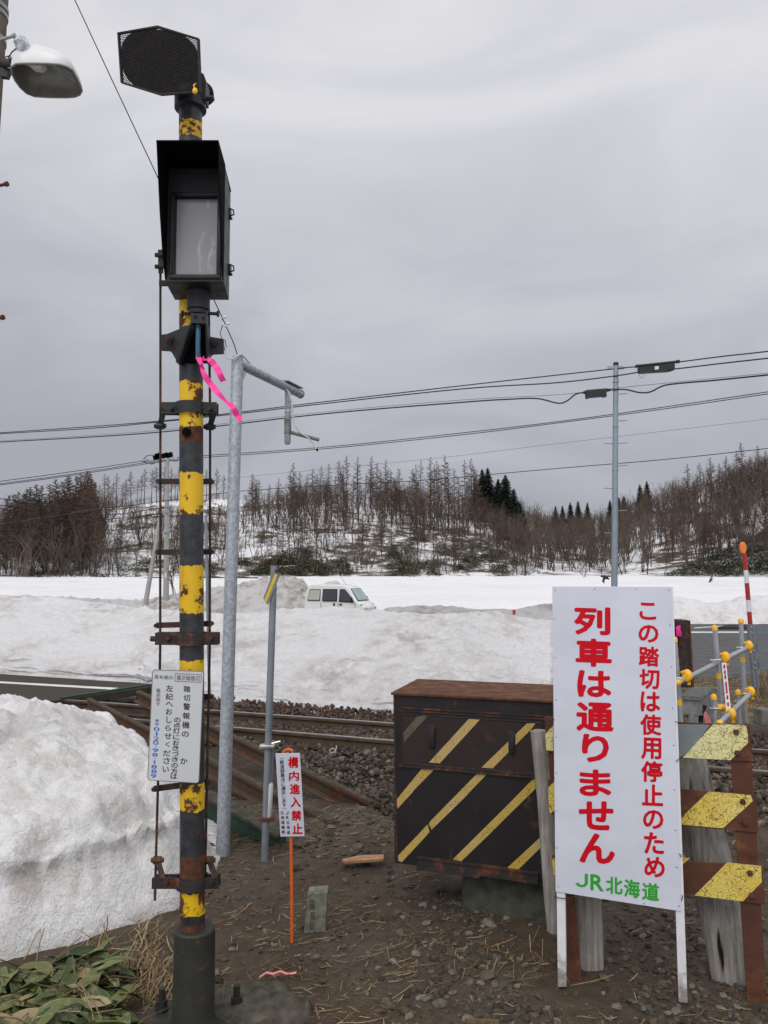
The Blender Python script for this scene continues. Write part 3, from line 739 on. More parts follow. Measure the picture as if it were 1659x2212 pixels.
def build_bamboo():
    """low dwarf bamboo with broad folded leaves, lower left"""
    r = random.Random(5); vs, fs = [], []
    def leaf(p, d, L, w, droop, roll):
        k = len(vs); d = d.normalized(); s = d.cross(V((0, 0, 1))).normalized(); s = s*math.cos(roll) + V((0, 0, 1))*math.sin(roll); u = s.cross(d)
        n = 9
        for i in range(n):
            t = i/(n-1); ww = w*(math.sin(math.pi*min(1, t*.93+.05))**.75)*(1 if t < .98 else .05)
            c = p + d*L*t - V((0, 0, droop*L*t*t)) + s*(.02*L*math.sin(t*5+roll))
            wob = .10*w*math.sin(i*1.7+roll*9)
            vs.extend([tuple(c - s*ww + u*(.30*ww+wob)), tuple(c), tuple(c + s*ww + u*(.30*ww-wob))])
        for i in range(n-1):
            for j in range(2): b = k+3*i+j; fs.append((b, b+1, b+4, b+3))
    for i in range(620):
        px = r.uniform(-60, 250); py = r.uniform(2100+max(0, 45-px*.25), 2360)
        if px > 205 and py < 2120: continue
        p = gnd(px, py); h = r.uniform(.015, .10)*(1 if px < 200 else .7)
        a = r.gauss(-.6, 1.5); el = r.uniform(-.25, .45)
        leaf(V((p.x, p.y, h)), V((math.cos(a)*math.cos(el), math.sin(a)*math.cos(el), math.sin(el))), r.uniform(.12, .225), r.uniform(.016, .030), r.uniform(.1, .8), r.uniform(-.7, .7))
    nleaf = len(fs)
    mb = MB()
    for i in range(46):
        px = r.uniform(-40, 250); py = r.uniform(2080, 2300); p = gnd(px, py); a = r.uniform(0, 6.3)
        q = p + V((math.cos(a)*.25, math.sin(a)*.25, r.uniform(.05, .18))); mb.tube([p+V((0, 0, .02)), lerp(p, q, .5)+V((0, 0, .04)), q], [.003, .0025, .0015], 5)
    k = len(vs); vs.extend(mb.v); fs.extend([tuple(i+k for i in f) for f in mb.f])
    mi = [0]*nleaf + [1]*(len(fs)-nleaf)
    ob = tag(raw('bamboo_grass', vs, fs, None, mats=[MT['leaf'], MT['straw']], mi=mi), kind='stuff')
    a_ = ob.data.attributes.new('leaf_edge', 'FLOAT', 'POINT'); a_.data.foreach_set('value', [1.0 if j % 3 != 1 else 0.0 for j in range(k)] + [.5]*(len(vs)-k))
build_bamboo()
# ------------------------------------------------------------------ track and old rails
PROF = [(-.060, 0), (.060, 0), (.060, .010), (.010, .022), (.008, .095), (.030, .105), (.031, .128), (.026, .135), (-.026, .135), (-.031, .128), (-.030, .105), (-.008, .095), (-.010, .022), (-.060, .010)]
def rail(name, a, b, label, mats2, sc=1.0, group=None, parts=40):
    """a, b = ends of the top running edge"""
    a, b = V(a), V(b); d = (b-a).normalized(); n = d.cross(V((0, 0, 1))).normalized(); up = n.cross(d)
    root = thing(name, label, 'rail', (a+b)/2 - V((0, 0, .135*sc)), group)
    mb = MB(); loops = []
    for p in (a, b): loops.append([p + n*x*sc + up*(z-.135)*sc for x, z in PROF])
    mb.loft(loops); mb.build('rail_body', mats2[0], root, smooth_a=20)
    mt = MB(); mt.loft([[p + n*x*sc + up*(z-.135)*sc for x, z in ((-.024, .1356), (.024, .1356), (.024, .1375), (-.024, .1375))] for p in (a, b)])
    mt.build('running_surface', mats2[1], root, smooth_a=0)
    return root
ZR = -.085
fa, fb = gnd(443, 1533, ZR), gnd(847, 1562, ZR)
na, nb = gnd(603, 1577, ZR), gnd(848, 1604, ZR)
fd, nd_ = (fb-fa).normalized(), (nb-na).normalized()
RS = (MT['rail_side'], MT['rail_top'])
rail('rail', fa-fd*4.2, fb+fd*9, 'far rail of the running track, in front of the long snow bank', RS)
rail('rail', na-fd*4.6, nb+fd*9, 'near rail of the running track, just behind the pile of ballast', RS)
OR_ = (MT['old_rail'], MT['old_rail_top'])
rail('rail', at(299, 1492, 10.0), at(806, 1731, 5.66), 'old brown siding rail, upper of the two ending in the dirt path', OR_)
rail('rail', at(192, 1508, 9.7), at(726, 1775, 5.16), 'old brown siding rail, the lower one, passing behind the small notice on the orange stake', OR_)
def sleepers():
    n = V((-fd.y, fd.x, 0)); k = 0
    if n.y < 0: n = -n
    c0 = (fa+na)/2
    for i in range(-1, 16):
        c = V((c0.x, c0.y, ZR-.135-.075)) + fd*(.62*i-.35) + n*.06
        mb = MB(); mb.obox(c, n*1.0, fd*.11, V((0, 0, .075)))
        o = mb.build('sleeper', MT['sleeper'], None, bevel=.008, loc=c); tag(o, 'weathered timber sleeper half buried in ballast under the running rails', 'sleeper', 'sleepers under the running track')
sleepers()
def green_beam():
    a, b = at(440, 1716, 5.35), at(612, 1806, 4.66)
    r = thing('steel_beam', 'dark green steel beam with mossy top lying behind the galvanised pole', 'beam', V((b.x, b.y, 0)))
    d = (b-a).normalized(); n = d.cross(V((0, 0, 1))).normalized()
    if n.y > 0: n = -n
    mb = MB(); a2, b2 = at(440, 1752, 5.35), at(612, 1822, 4.66)
    w = n*.02
    mb.add([a+w, b+w, b2+w, at(560, 1812, 4.86)+w, at(440, 1790, 5.35)+w, a-w, b-w, b2-w, at(560, 1812, 4.86)-w, at(440, 1790, 5.35)-w], [(0, 1, 2, 3, 4), (9, 8, 7, 6, 5), (0, 5, 6, 1), (1, 6, 7, 2), (2, 7, 8, 3), (3, 8, 9, 4), (4, 9, 5, 0)])
    mb.build('web', MT['green_steel'], r, smooth_a=0)
    mt = MB(); u = V((0, 0, .012)); mt.obox((a+b)/2+u*.6, (b-a)/2, n*.055, u); mt.build('top_flange', MT['old_rail_top'], r, bevel=.004)
green_beam()
def plank_deck():
    z = -.075; A = [gnd(-170, 1448, z), gnd(0, 1455.7, z), gnd(350, 1478.5, z), gnd(318, 1485, z), gnd(134, 1511, z), gnd(-170, 1560, z)]
    c = A[1]
    r = thing('crossing_deck', 'dark planked crossing deck with a white line, over the track at left', 'deck', (c.x, c.y, z-.1))
    mb = MB(); mb.slab(A, (0, 0, 1), .10); mb.build('planks', MT['deck'], r, smooth_a=0)
    w = MB(); w.slab([p+V((0, 0, .006)) for p in (gnd(-170, 1464, z), gnd(0, 1472.5, z), gnd(256, 1486.8, z), gnd(240, 1490, z), gnd(0, 1476, z), gnd(-170, 1467, z))], (0, 0, 1), .004)
    w.build('white_line', MT['line'], r, smooth_a=0)
    e = MB(); e.bar(gnd(350, 1478.5, z-.01)+V((0, -.03, 0)), gnd(134, 1511, z-.01)+V((0, -.03, 0)), .05, .07); e.build('edge_beam', MT['green_steel'], r, smooth_a=0)
    for px, py in ((300, 1487), (215, 1499), (150, 1508)):
        s = MB(); p = gnd(px, py, z); s.box((p.x, p.y+.15, z-.22), .12, .12, .26); s.build('support_block', MT['rust_dark'], r, smooth_a=0)
plank_deck()
# ------------------------------------------------------------------ the warning signal
Y0 = 2.85; PX = 415.5
pb = at(416.5, 2236, Y0); PR = .0439
def signal():
    base = V((pb.x, Y0, 0.0))
    r = thing('crossing_signal', 'rusty black and yellow warning signal pole with loudspeaker and hooded signal box', 'crossing signal', base)
    def zz(y): return at(PX, y, Y0).z
    x_top = at(411.5, 250, Y0); LK = (x_top.x-base.x)/x_top.z
    ax = lambda z: V((base.x + LK*z, Y0, z))
    def lean(mb):
        mb.v = [(x+LK*z, y, z) for x, y, z in mb.v]; return mb
    # pole paint from bands measured on the pole
    m, nt, b = new_mat('banded pole paint'); co = obj_co(nt); s = nd(nt, 'SeparateXYZ', Vector=co)
    nzv = noi(nt, obj_co(nt, (1, 1, .25)), 24, 6, .7)
    z = math_(nt, 'MULTIPLY_ADD', math_(nt, 'SUBTRACT', nzv, .5), .045, s.outputs['Z'])
    edges = [(0, 'r'), (2012, 'r'), (1991, 'k'), (1971, 'y'), (1924, 'k'), (1898, 'r'), (1853, 'k'), (1749, 'y'), (1690, 'k'), (1470, 'y'), (1432, 'k'), (1329, 'y'), (1223, 'k'), (1121, 'y'), (1028, 'k'), (966, 'r'), (932, 'y'), (870, 'y'), (828, 'k'), (716, 'y'), (560, 'k'), (306, 'y'), (274, 'k')]
    # noted as (image row where the band starts going up, colour)
    H_ = 4.0; st = []
    for y, c in edges:
        q = 0.0 if y == 0 else max(0, zz(y))/H_
        st.append((q, c))
    yl, bk, ru = (.70, .43, .008), (.026, .027, .029), RUST
    cy = lambda k: 1.0 if k == 'y' else 0.0
    zn = math_(nt, 'DIVIDE', z, H_)
    fy = ramp(nt, zn, [(q, cy(c)) for q, c in st], 'CONSTANT')
    fr = ramp(nt, zn, [(q, .24 if c == 'r' else (.128 if c == 'y' else .02)) for q, c in st], 'CONSTANT')
    low = ramp(nt, zn, [(0, .06), (.16, .05), (.28, .0), (.78, .0), (.84, .06)])
    yel = mixc(nt, ramp(nt, noi(nt, obj_co(nt, (1, 1, .4)), 12, 6, .65), [(.5, 0.0), (.72, .75)]), yl, (.42, .20, .02))
    blk = mixc(nt, ramp(nt, noi(nt, co, 28, 6, .7), [(.35, 0.0), (.7, 1.0)]), (.014, .014, .015), (.045, .047, .052))
    c = mixc(nt, fy, blk, yel)
    rn = math_(nt, 'ADD', math_(nt, 'ADD', noi(nt, co, 17, 8, .68, .2), fr), low)
    fR = ramp(nt, rn, [(.655, 0.0), (.70, 1.0)])
    rc = ramp(nt, noi(nt, co, 45, 5), [(.3, (.04, .016, .01)), (.6, (.10, .036, .016)), (.8, (.17, .07, .025))])
    c = mixc(nt, fR, c, rc)
    setc(nt, b, c, ramp(nt, fR, [(0, .42), (1, .9)]), 0.0, .4); bump(nt, b, rn, .3, .004)
    mb = MB(); top = zz(205)
    mb.lathe(ax(0), [(PR, .30), (PR, 1.2), (PR, 2.4), (PR, top)], 36); lean(mb)
    mb.build('pole', m, r)
    # cable hole
    h = at(402, 933, Y0-.05); mb = MB(); mb.cyl(h+V((0, -.002, 0)), h+V((.006, .03, 0)), .016, n=18); mb.build('cable_hole', MT['matt_black'], r)
    # sleeve, flange, bolts
    mb = MB(); zs = zz(2003)
    mb.lathe(ax(0), [(.112, .035), (.086, .055), (.0735, .09), (.0722, zs-.03), (.0718, zs-.006), (.066, zs), (.045, zs)], 40)
    mb.build('base_sleeve', MT['sleeve'], r)
    mb = MB(); mb.lathe(ax(0), [(.238, .002), (.248, .008), (.248, .022), (.240, .03), (.12, .036)], 44); mb.build('base_flange', MT['sleeve'], r)
    for a in (48, 140, 235, 318):
        mb = MB(); p = base + V((math.cos(math.radians(a))*.19, math.sin(math.radians(a))*.19, .03))
        mb.cyl(p, p+V((0, 0, .022)), .024, n=6); mb.cyl(p+V((0, 0, .022)), p+V((0, 0, .045)), .021, n=6); mb.cyl(p+V((0, 0, .045)), p+V((0, 0, .085)), .012, n=12)
        mb.build('anchor_bolt', MT['sleeve'], r, smooth_a=30)
    # flat-bar rungs and rods behind the pole
    rl = [at(346.5, 540, Y0+.06), at(346.5, 900, Y0+.06), at(346, 1400, Y0+.05), at(341, 1700, Y0+.04), at(334.5, 1945, Y0+.03)]
    rr = [at(451, 660, Y0+.06), at(454, 900, Y0+.06), at(453, 1400, Y0+.05), at(447, 1700, Y0+.04), at(443, 1900, Y0+.03)]
    mb = MB(); mb.tube(rl, .0048, 8); mb.build('ladder_rod', MT['rust_dark'], r)
    mb = MB(); mb.tube(rr, .0048, 8); mb.build('ladder_rod', MT['rust_dark'], r)
    for yl_, yr_, xl, xr in ((1040, 1040, 343, 458), (1193, 1192, 341, 458), (1351, 1347, 338, 457), (1508, 1505, 336, 457), (1704, 1688, 333, 452)):
        mb = MB(); a, c_ = at(xl, yl_, Y0+.056), at(xr, yr_, Y0+.056); mb.bar(a, c_, .008, .021)
        for e in (a, c_): mb.cyl(e+V((0, -.012, 0)), e+V((0, .012, 0)), .008, n=8)
        mb.build('ladder_rung', MT['rust_dark'], r, smooth_a=30)
    # clamp bands with ears, straps and bolts
    def clamp(y, x0, x1, hpx, straps, mt):
        mb = MB(); zc = zz(y); hh = hpx/2*Y0/F; R = PR+.006; bx_ = ax(zc).x
        for sgn in (-1, 1):
            ang = [math.radians(q) for q in range(-68, 69, 8)]
            out = [V((bx_ + R*math.sin(a), Y0 + sgn*R*math.cos(a), zc)) for a in ang]
            xl = at(x0, y, Y0).x; xr = at(x1, y, Y0).x
            path = [V((xl, Y0+sgn*.012, zc)), V((bx_-R-.012, Y0+sgn*.012, zc))] + out + [V((bx_+R+.012, Y0+sgn*.012, zc)), V((xr, Y0+sgn*.012, zc))]
            vs = []
            for i, p in enumerate(path):
                t = (path[min(i+1, len(path)-1)]-path[max(i-1, 0)]).normalized(); nn = V((-t.y, t.x, 0))*sgn
                for dz, dn in ((-hh, 0), (hh, 0), (hh, .007), (-hh, .007)): vs.append(p + V((0, 0, dz)) + nn*dn)
            k = len(path); mb.add(vs, [(4*i+j, 4*i+(j+1) % 4, 4*i+4+(j+1) % 4, 4*i+4+j) for i in range(k-1) for j in range(4)] + [(3, 2, 1, 0), (4*k-4, 4*k-3, 4*k-2, 4*k-1)])
        b_ = mb.build('clamp_band', mt, r, smooth_a=30)
        for xx in (lerp(x0, PX-27, .5), lerp(x1, PX+24, .5)):
            bo = MB(); p = at(xx, y, Y0-.021); bo.cyl(p+V((0, -.006, 0)), p, .011, n=6); bo.cyl(p+V((0, -.016, 0)), p+V((0, .05, 0)), .007, n=10); bo.build('bolt', mt, b_, smooth_a=30)
        for (xa, ya, xb, yb) in straps:
            s_ = MB(); a, c_ = at(xa, ya, Y0-.02), at(xb, yb, Y0+.03); s_.bar(a, c_, .020, .006, (0, 1, 0)); s_.cyl(c_+V((-.022, -.0, 0)), c_+V((.022, 0, 0)), .009, n=8); s_.cyl(c_+V((-.014, 0, 0)), c_+V((.014, 0, 0)), .014, n=6)
            s_.build('strap', mt, b_, smooth_a=30)
    clamp(883, 352, 470, 25, ((354, 884, 346, 920), (464, 888, 453, 922)), MT['black_iron'])
    clamp(1379, 338, 473, 26, (), MT['rust_dark'])
    clamp(1904, 331, 474, 22, ((355, 1908, 340, 1858), (466, 1898, 452, 1858)), MT['rust_dark'])
    e = MB(); p = at(336, 1380, Y0); e.cyl(p, p+V((-.018, 0, 0)), .010, n=8); e.build('bolt_end', MT['rust_dark'], r)
    # ----- hooded signal box
    Yf, Yb = 2.6329, 2.8170
    fl, fr_ = at(356.5, 608, Yf), at(483, 609, Yf)
    zb_ = fl.z; zt = at(420, 300, 2.4725).z-.004
    x0, x1 = fl.x, fr_.x
    sk = V((.0, 0, 0)); xb0, xb1 = at(378, 648, Yb).x, at(494.5, 648.6, Yb).x
    box = MB(); t = .010
    def ring(y, xa, xb, za, zc): return [V((xa, y, za)), V((xb, y, za)), V((xb, y, zc)), V((xa, y, zc))]
    w0, w1, wz0, wz1 = at(374.8, 592, Yf).x, at(467, 592, Yf).x, at(420, 592.5, Yf).z, at(420, 424, Yf).z
    box.loft([ring(Yf, w0, w1, wz0, wz1), ring(Yf, x0, x1, zb_, zt-.012), ring(Yb, xb0, xb1, zb_+.0, zt-.012), ring(Yb, xb0+.02, xb1-.02, zb_+.02, zt-.03)], False, True)
    box.loft([ring(Yf, w0, w1, wz0, wz1), ring(Yf+.022, w0+.003, w1-.003, wz0+.003, wz1-.003)], False, False)
    bx = box.build('signal_box', MT['visor'], r, smooth_a=20)
    wi = MB(); wi.slab(ring(Yf+.018, w0+.001, w1-.001, wz0+.001, wz1-.001), (0, -1, 0), .004); wi.build('signal_window', MT['window'], bx, smooth_a=0)
    hd = MB(); Yh = 2.4725; hl, hr = at(337.5, 302, Yh), at(472, 307, Yh); zt2 = zt
    # visor: two cheeks tapering to nothing at the sill and a flat roof
    def cheek(xf, xb, sgn):
        zf = hl.z-.26; cp = [V((xf, Yh, zt2)), V((lerp(xf, xb, .35), lerp(Yh, Yf, .38), lerp(zt2, zb_, .5))), V((lerp(xf, xb, .75), lerp(Yh, Yf, .72), lerp(zt2, zb_, .82))), V((xb, Yf, zb_+.004)), V((xb, Yf, zt2))]
        hd.slab(cp, (sgn, 0, 0), .004)
    cheek(hl.x, x0, -1); cheek(hr.x, x1, 1)
    hd.slab([V((hl.x, Yh, zt2)), V((hr.x, Yh, zt2)), V((xb1+.002, Yb, zt2)), V((xb0-.002, Yb, zt2))], (0, 0, 1), .005)
    hd.build('visor_hood', MT['matt_black'], bx, smooth_a=0)
    fr2 = MB()
    for za in (wz0-.010, wz1+.006): fr2.box(((w0+w1)/2, Yf-.003, za), w1-w0+.03, .006, .014)
    for xa in (w0-.010, w1+.010): fr2.box((xa, Yf-.003, (wz0+wz1)/2), .012, .006, wz1-wz0)
    fr2.build('window_frame', MT['visor'], bx, bevel=.0015)
    for y in (461, 582):
        l = MB(); p = at(495, y, Yb-.03); l.box(p, .012, .03, .03); l.tube([p+V((.002, 0, .02)), p+V((.016, 0, .012)), p+V((.018, 0, -.004)), p+V((.004, 0, -.010))], .003, 6); l.cyl(p+V((0, 0, -.02)), p+V((.012, 0, -.02)), .005, n=8); l.build('latch', MT['black_iron'], bx, smooth_a=30)
    # stub pipe and bracket under the box
    c = at(429, 640, 2.7415); st_ = MB(); zt_, zb2 = at(429, 625, 2.7415).z, at(429, 682, 2.7415).z
    st_.lathe(V((c.x, 2.7415, 0)), [(.030, zb2), (.034, zb2+.004), (.034, zb2+.018), (.041, zb2+.022), (.041, zb2+.055), (.043, zt_-.012), (.058, zt_-.004), (.058, zt_+.01)], 28)
    sb = st_.build('mount_pipe', MT['black_iron'], r)
    for xa, xb in ((396, 409), (452, 469)):
        bo = MB(); a, d = at(xa, 677, 2.7273), at(xb, 678, 2.7273); bo.cyl(a, d, .006, n=10); e = d if xb > 440 else a; bo.cyl(e, e+V((.006 if xb > 440 else -.006, 0, 0)), .012, n=6); bo.build('set_screw', MT['rust_dark'], sb, smooth_a=30)
    br = MB(); Yq = 2.6990
    q = lambda x, y, Y=Yq: at(x, y, Y)
    br.slab([q(412, 676), q(446, 678), q(446, 699), q(412, 697)], (0, -1, 0), .03)
    br.slab([q(412, 697), q(414.5, 697), q(386, 782, 2.7651), q(379, 781, 2.7651)], (0, -1, 0), .05)
    br.slab([q(443.5, 699), q(447, 699), q(451, 785, 2.7651), q(446, 784, 2.7651)], (0, -1, 0), .05)
    br.slab([q(412, 697), q(412, 676), q(346.5, 722, 2.8028), q(348, 756, 2.8028), q(366, 757, 2.8028), q(372, 763, 2.8028), q(379, 781, 2.7651)][0:1]+[q(400, 716, 2.7887), q(348, 723, 2.8028), q(348, 756, 2.8028), q(366, 757, 2.8028), q(372, 763, 2.8028), q(382, 781, 2.7934)], (0, -1, 0), .014)
    br.slab([q(447, 726, 2.7887), q(482.5, 732, 2.8028), q(482.5, 763, 2.8028), q(460, 764, 2.8028), q(449, 770, 2.7934)], (0, -1, 0), .014)
    bb = br.build('pole_bracket', MT['black_iron'], r, smooth_a=20)
    for x, y in ((365, 734), (456.5+5, 741)):
        bo = MB(); p = q(x, y, 2.7887); bo.cyl(p, p+V((0, -.010, 0)), .016, n=6); bo.cyl(p, p+V((0, -.02, 0)), .008, n=10); bo.build('bolt', MT['rust_dark'], bb, smooth_a=30)
    for x, y in ((420.5, 682), (437.5, 684)):
        bo = MB(); p = q(x, y, 2.6943); bo.cyl(p, p+V((0, -.006, 0)), .006, n=6); bo.build('bolt', MT['rust_dark'], bb, smooth_a=30)
    bk_ = MB(); bk_.slab([q(414, 700, 2.7887), q(444, 701, 2.7887), q(449, 785, 2.7981), q(384, 783, 2.7981)], (0, -1, 0), .004); bk_.build('bracket_back', MT['matt_black'], bb, smooth_a=0)
    ho = MB(); ho.tube([q(428, 698, 2.7226), q(428, 720, 2.7226), q(427.5, 750, 2.7273), q(428, 772, 2.7368)], .0088, 12); ho.build('hose', MT['blue_hose'], r)
    # upper left strap beside the box
    lt = MB()
    lt.bar(at(346.5, 540, Y0+.05), at(347.5, 590, Y0+.05), .018, .007, (0, 1, 0))
    for y in (551, 576): p = at(342, y, Y0+.045); lt.cyl(p+V((-.012, 0, 0)), p+V((.020, 0, 0)), .009, n=8)
    lt.bar(at(344, 612, Y0+.05), at(366, 612, Y0+.05), .008, .022)
    lt.build('ladder_bracket', MT['rust_dark'], r, smooth_a=30)
    # ----- loudspeaker
    hexp = [T1(*p) for p in ((695, 192), (935, 150), (1178, 225), (1190, 545), (950, 563), (715, 490))]
    Ya = lambda x: lerp(2.7745, 2.6424, (x-253)/180)
    tl, bl, rt = at(*hexp[0], 2.7368), at(*hexp[5], 2.7651), at(*hexp[3], 2.6801)
    PL = Plane(tl, bl, rt); n = PL.n
    sp = MB(); hx = [PL.hit(*p) for p in hexp]
    cen = sum(hx, V((0, 0, 0)))/6
    for i in range(6):
        a, d = hx[i], hx[(i+1) % 6]; e = (d-a).normalized(); inw = (cen-(a+d)/2).normalized()
        sp.slab([a, d, d+(cen-d).normalized()*.007, a+(cen-a).normalized()*.007], n, .012)
    so = sp.build('speaker_frame', MT['brown_mesh'], r, smooth_a=0)
    gr = MB(); u = (hx[3]-hx[0]); u = V((hx[3].x-hx[0].x, hx[3].y-hx[0].y, 0)).normalized(); u = (u - n*u.dot(n)).normalized(); w = n.cross(u).normalized()
    pl2 = [((p-cen).dot(u), (p-cen).dot(w)) for p in hx]
    def clip(dirx, diry, c):                                    # chord of the hexagon along a direction
        ts = []
        ox, oy = -diry*c, dirx*c
        for i in range(6):
            (xa, ya), (xb, yb) = pl2[i], pl2[(i+1) % 6]
            ex, ey = xb-xa, yb-ya; den = dirx*ey-diry*ex
            if abs(den) < 1e-9: continue
            t = ((xa-ox)*ey-(ya-oy)*ex)/den; s_ = ((xa-ox)*diry-(ya-oy)*dirx)/den
            if 0 <= s_ <= 1: ts.append(t)
        return (ox, oy, min(ts), max(ts)) if len(ts) > 1 else None
    for ang in (60, 120, 0):
        dx, dy = math.cos(math.radians(ang)), math.sin(math.radians(ang)); c_ = -.22
        while c_ < .22:
            k = clip(dx, dy, c_)
            if k:
                ox, oy, t0, t1 = k; a = cen+u*(ox+dx*t0)+w*(oy+dy*t0); d = cen+u*(ox+dx*t1)+w*(oy+dy*t1)
                if (d-a).length > .004: gr.bar(a-n*.003, d-n*.003, .0011, .0012, n)
            c_ += .0062
    gr.build('speaker_grille', MT['brown_mesh'], so, smooth_a=0)
    # horn: rounded-rectangle mouth narrowing to a throat
    mo = MB(); c2 = cen
    def mouth(s, dep):
        out = []
        for i in range(6):
            q0, q1, q2 = (hx[i]+hx[i-1])/2, hx[i], (hx[i]+hx[(i+1) % 6])/2; q0 = lerp(q0, q1, -.02); q2 = lerp(q2, q1, -.02)
            for k in range(9): t = k/8; out.append(q0*(1-t)**2 + q1*2*t*(1-t) + q2*t*t)
        return [c2 + (o_-c2)*s - n*dep for o_ in out]
    mo.loft([mouth(s, d) for s, d in ((.97, .006), (.9, .03), (.72, .06), (.48, .10), (.3, .15), (.24, .20), (.42, .21), (.42, .28))], False, True)
    mo.loft([mouth(s, d) for s, d in ((.97, .006), (.975, .012), (.93, .034), (.76, .065), (.52, .105), (.46, .20))], False, False)
    mo.build('speaker_horn', MT['horn'], so)
    hk = MB(); p = at(*T1(1158, 540), 2.6707); hk.ball(p, .010, (1, .8, 1.2), 8, 6); hk.tube([p, p+V((-.004, -.004, .02)), p+V((.004, -.003, .026))], .003, 6); hk.build('yellow_tag', MT['yellow_plastic'], so)
    # neck bracket and collar
    cb = MB(); zc0, zc1 = zz(238), zz(201)
    cb.lathe(ax(0), [(PR+.002, zc0), (.0605, zc0+.002), (.0605, zc1), (PR+.004, zc1+.012), (.03, zc1+.02)], 32)
    lean(cb); p0 = at(437, 212, Y0); bq = ax(zz(214)); cb.cyl(bq+V((.05, 0, 0)), bq+V((.092, 0, 0)), .008, n=8); cb.cyl(bq+V((.074, 0, 0)), bq+V((.086, 0, 0)), .013, n=6)
    cb.slab([at(414, 215, Y0-.03), at(443, 214, Y0-.03), at(445, 175, Y0-.04), at(440, 160, Y0-.05), at(428, 152, Y0-.06), at(405, 190, Y0-.05)], (0, -1, 0), .06)
    cb.build('speaker_bracket', MT['black_iron'], so, smooth_a=30)
    return r, bb
SIG, SIGB = signal()
def footing():
    c = gnd(612, 2196); mb = MB(); n = 44; loops = []
    for k, (rr, z) in enumerate(((1.0, -.06), (.98, .012), (.90, .045), (.70, .062), (.35, .066))):
        L = []
        for i in range(n):
            a = 2*math.pi*i/n; q = 1 + .22*nz(math.cos(a)*1.4, math.sin(a)*1.4, 3, 1.3, 4)
            L.append(c + V((-.10, .02, -.012)) + V((.19*rr*q*math.cos(a), .17*rr*q*math.sin(a), z + .022*nz(math.cos(a)*rr*2, math.sin(a)*rr*2, k, 2.2, 4))))
        loops.append(L)
    mb.loft(loops); o = mb.build('concrete_footing', MT['rock'], smooth_a=40, loc=c)
    tag(o, 'rough dark concrete lump beside the flange of the striped signal pole', 'footing')
footing()
# pink ribbon tied to the hose
def ribbon():
    Yr = 2.6990; q = lambda x, y, Y=Yr: at(x, y, Y)
    r = thing('ribbon', 'bright pink plastic ribbon knotted on the signal pole, tails blowing right', 'ribbon', q(434, 778))
    k = MB(); k.strip([q(423, 771), q(428, 779, Yr-.012), q(436, 779, Yr-.014), q(441, 771)], [.010, .020, .020, .010], (0, 0, 1)); k.strip([q(429, 772, Yr-.016), q(434, 787, Yr-.018), q(438, 800)], [.016, .012, .016], (1, 0, .2))
    k.build('knot', MT['pink'], r, solid=0)
    def tail(pts, ws, tw):
        mb = MB(); P = [q(*p) for p in pts]; m = len(P); sd = []
        for i in range(m):
            t = (P[min(i+1, m-1)]-P[max(0, i-1)]).normalized(); s = t.cross(V((0, 1, 0))).normalized(); a = tw[i]; sd.append(s*math.cos(a) + V((0, 1, 0))*math.sin(a))
        # denser
        PP, WW, SS = [], [], []
        for i in range(m-1):
            for j in range(6): f = j/6; PP.append(lerp(P[i], P[i+1], f)); WW.append(lerp(ws[i], ws[i+1], f)); SS.append(lerp(sd[i], sd[i+1], f).normalized())
        PP.append(P[-1]); WW.append(ws[-1]); SS.append(sd[-1])
        PP = [q_ + V((0, .009*math.sin(i*.55), 0)) for i, q_ in enumerate(PP)]; WW = [w*.84*(1+.03*math.sin(i*.8)) for i, w in enumerate(WW)]; mb.strip(PP, WW, SS); mb.build('ribbon_tail', MT['pink'], r, smooth_a=180)
    tail([(438, 776, Yr), (448, 775, Yr), (458, 781, Yr-.02), (472, 801, Yr-.03), (482, 823, Yr-.03)], [.010, .018, .026, .028, .024], [.8, .5, .1, .0, .2])
    tail([(436, 778, Yr), (434, 792, Yr), (446, 818, Yr-.02), (466, 843, Yr-.02), (486, 865, Yr-.02), (503, 879, Yr-.03), (512, 897, Yr-.03), (521, 910, Yr-.04)], [.012, .013, .026, .026, .017, .024, .024, .020], [.3, .9, .1, .0, .7, .1, .1, .3])
ribbon()
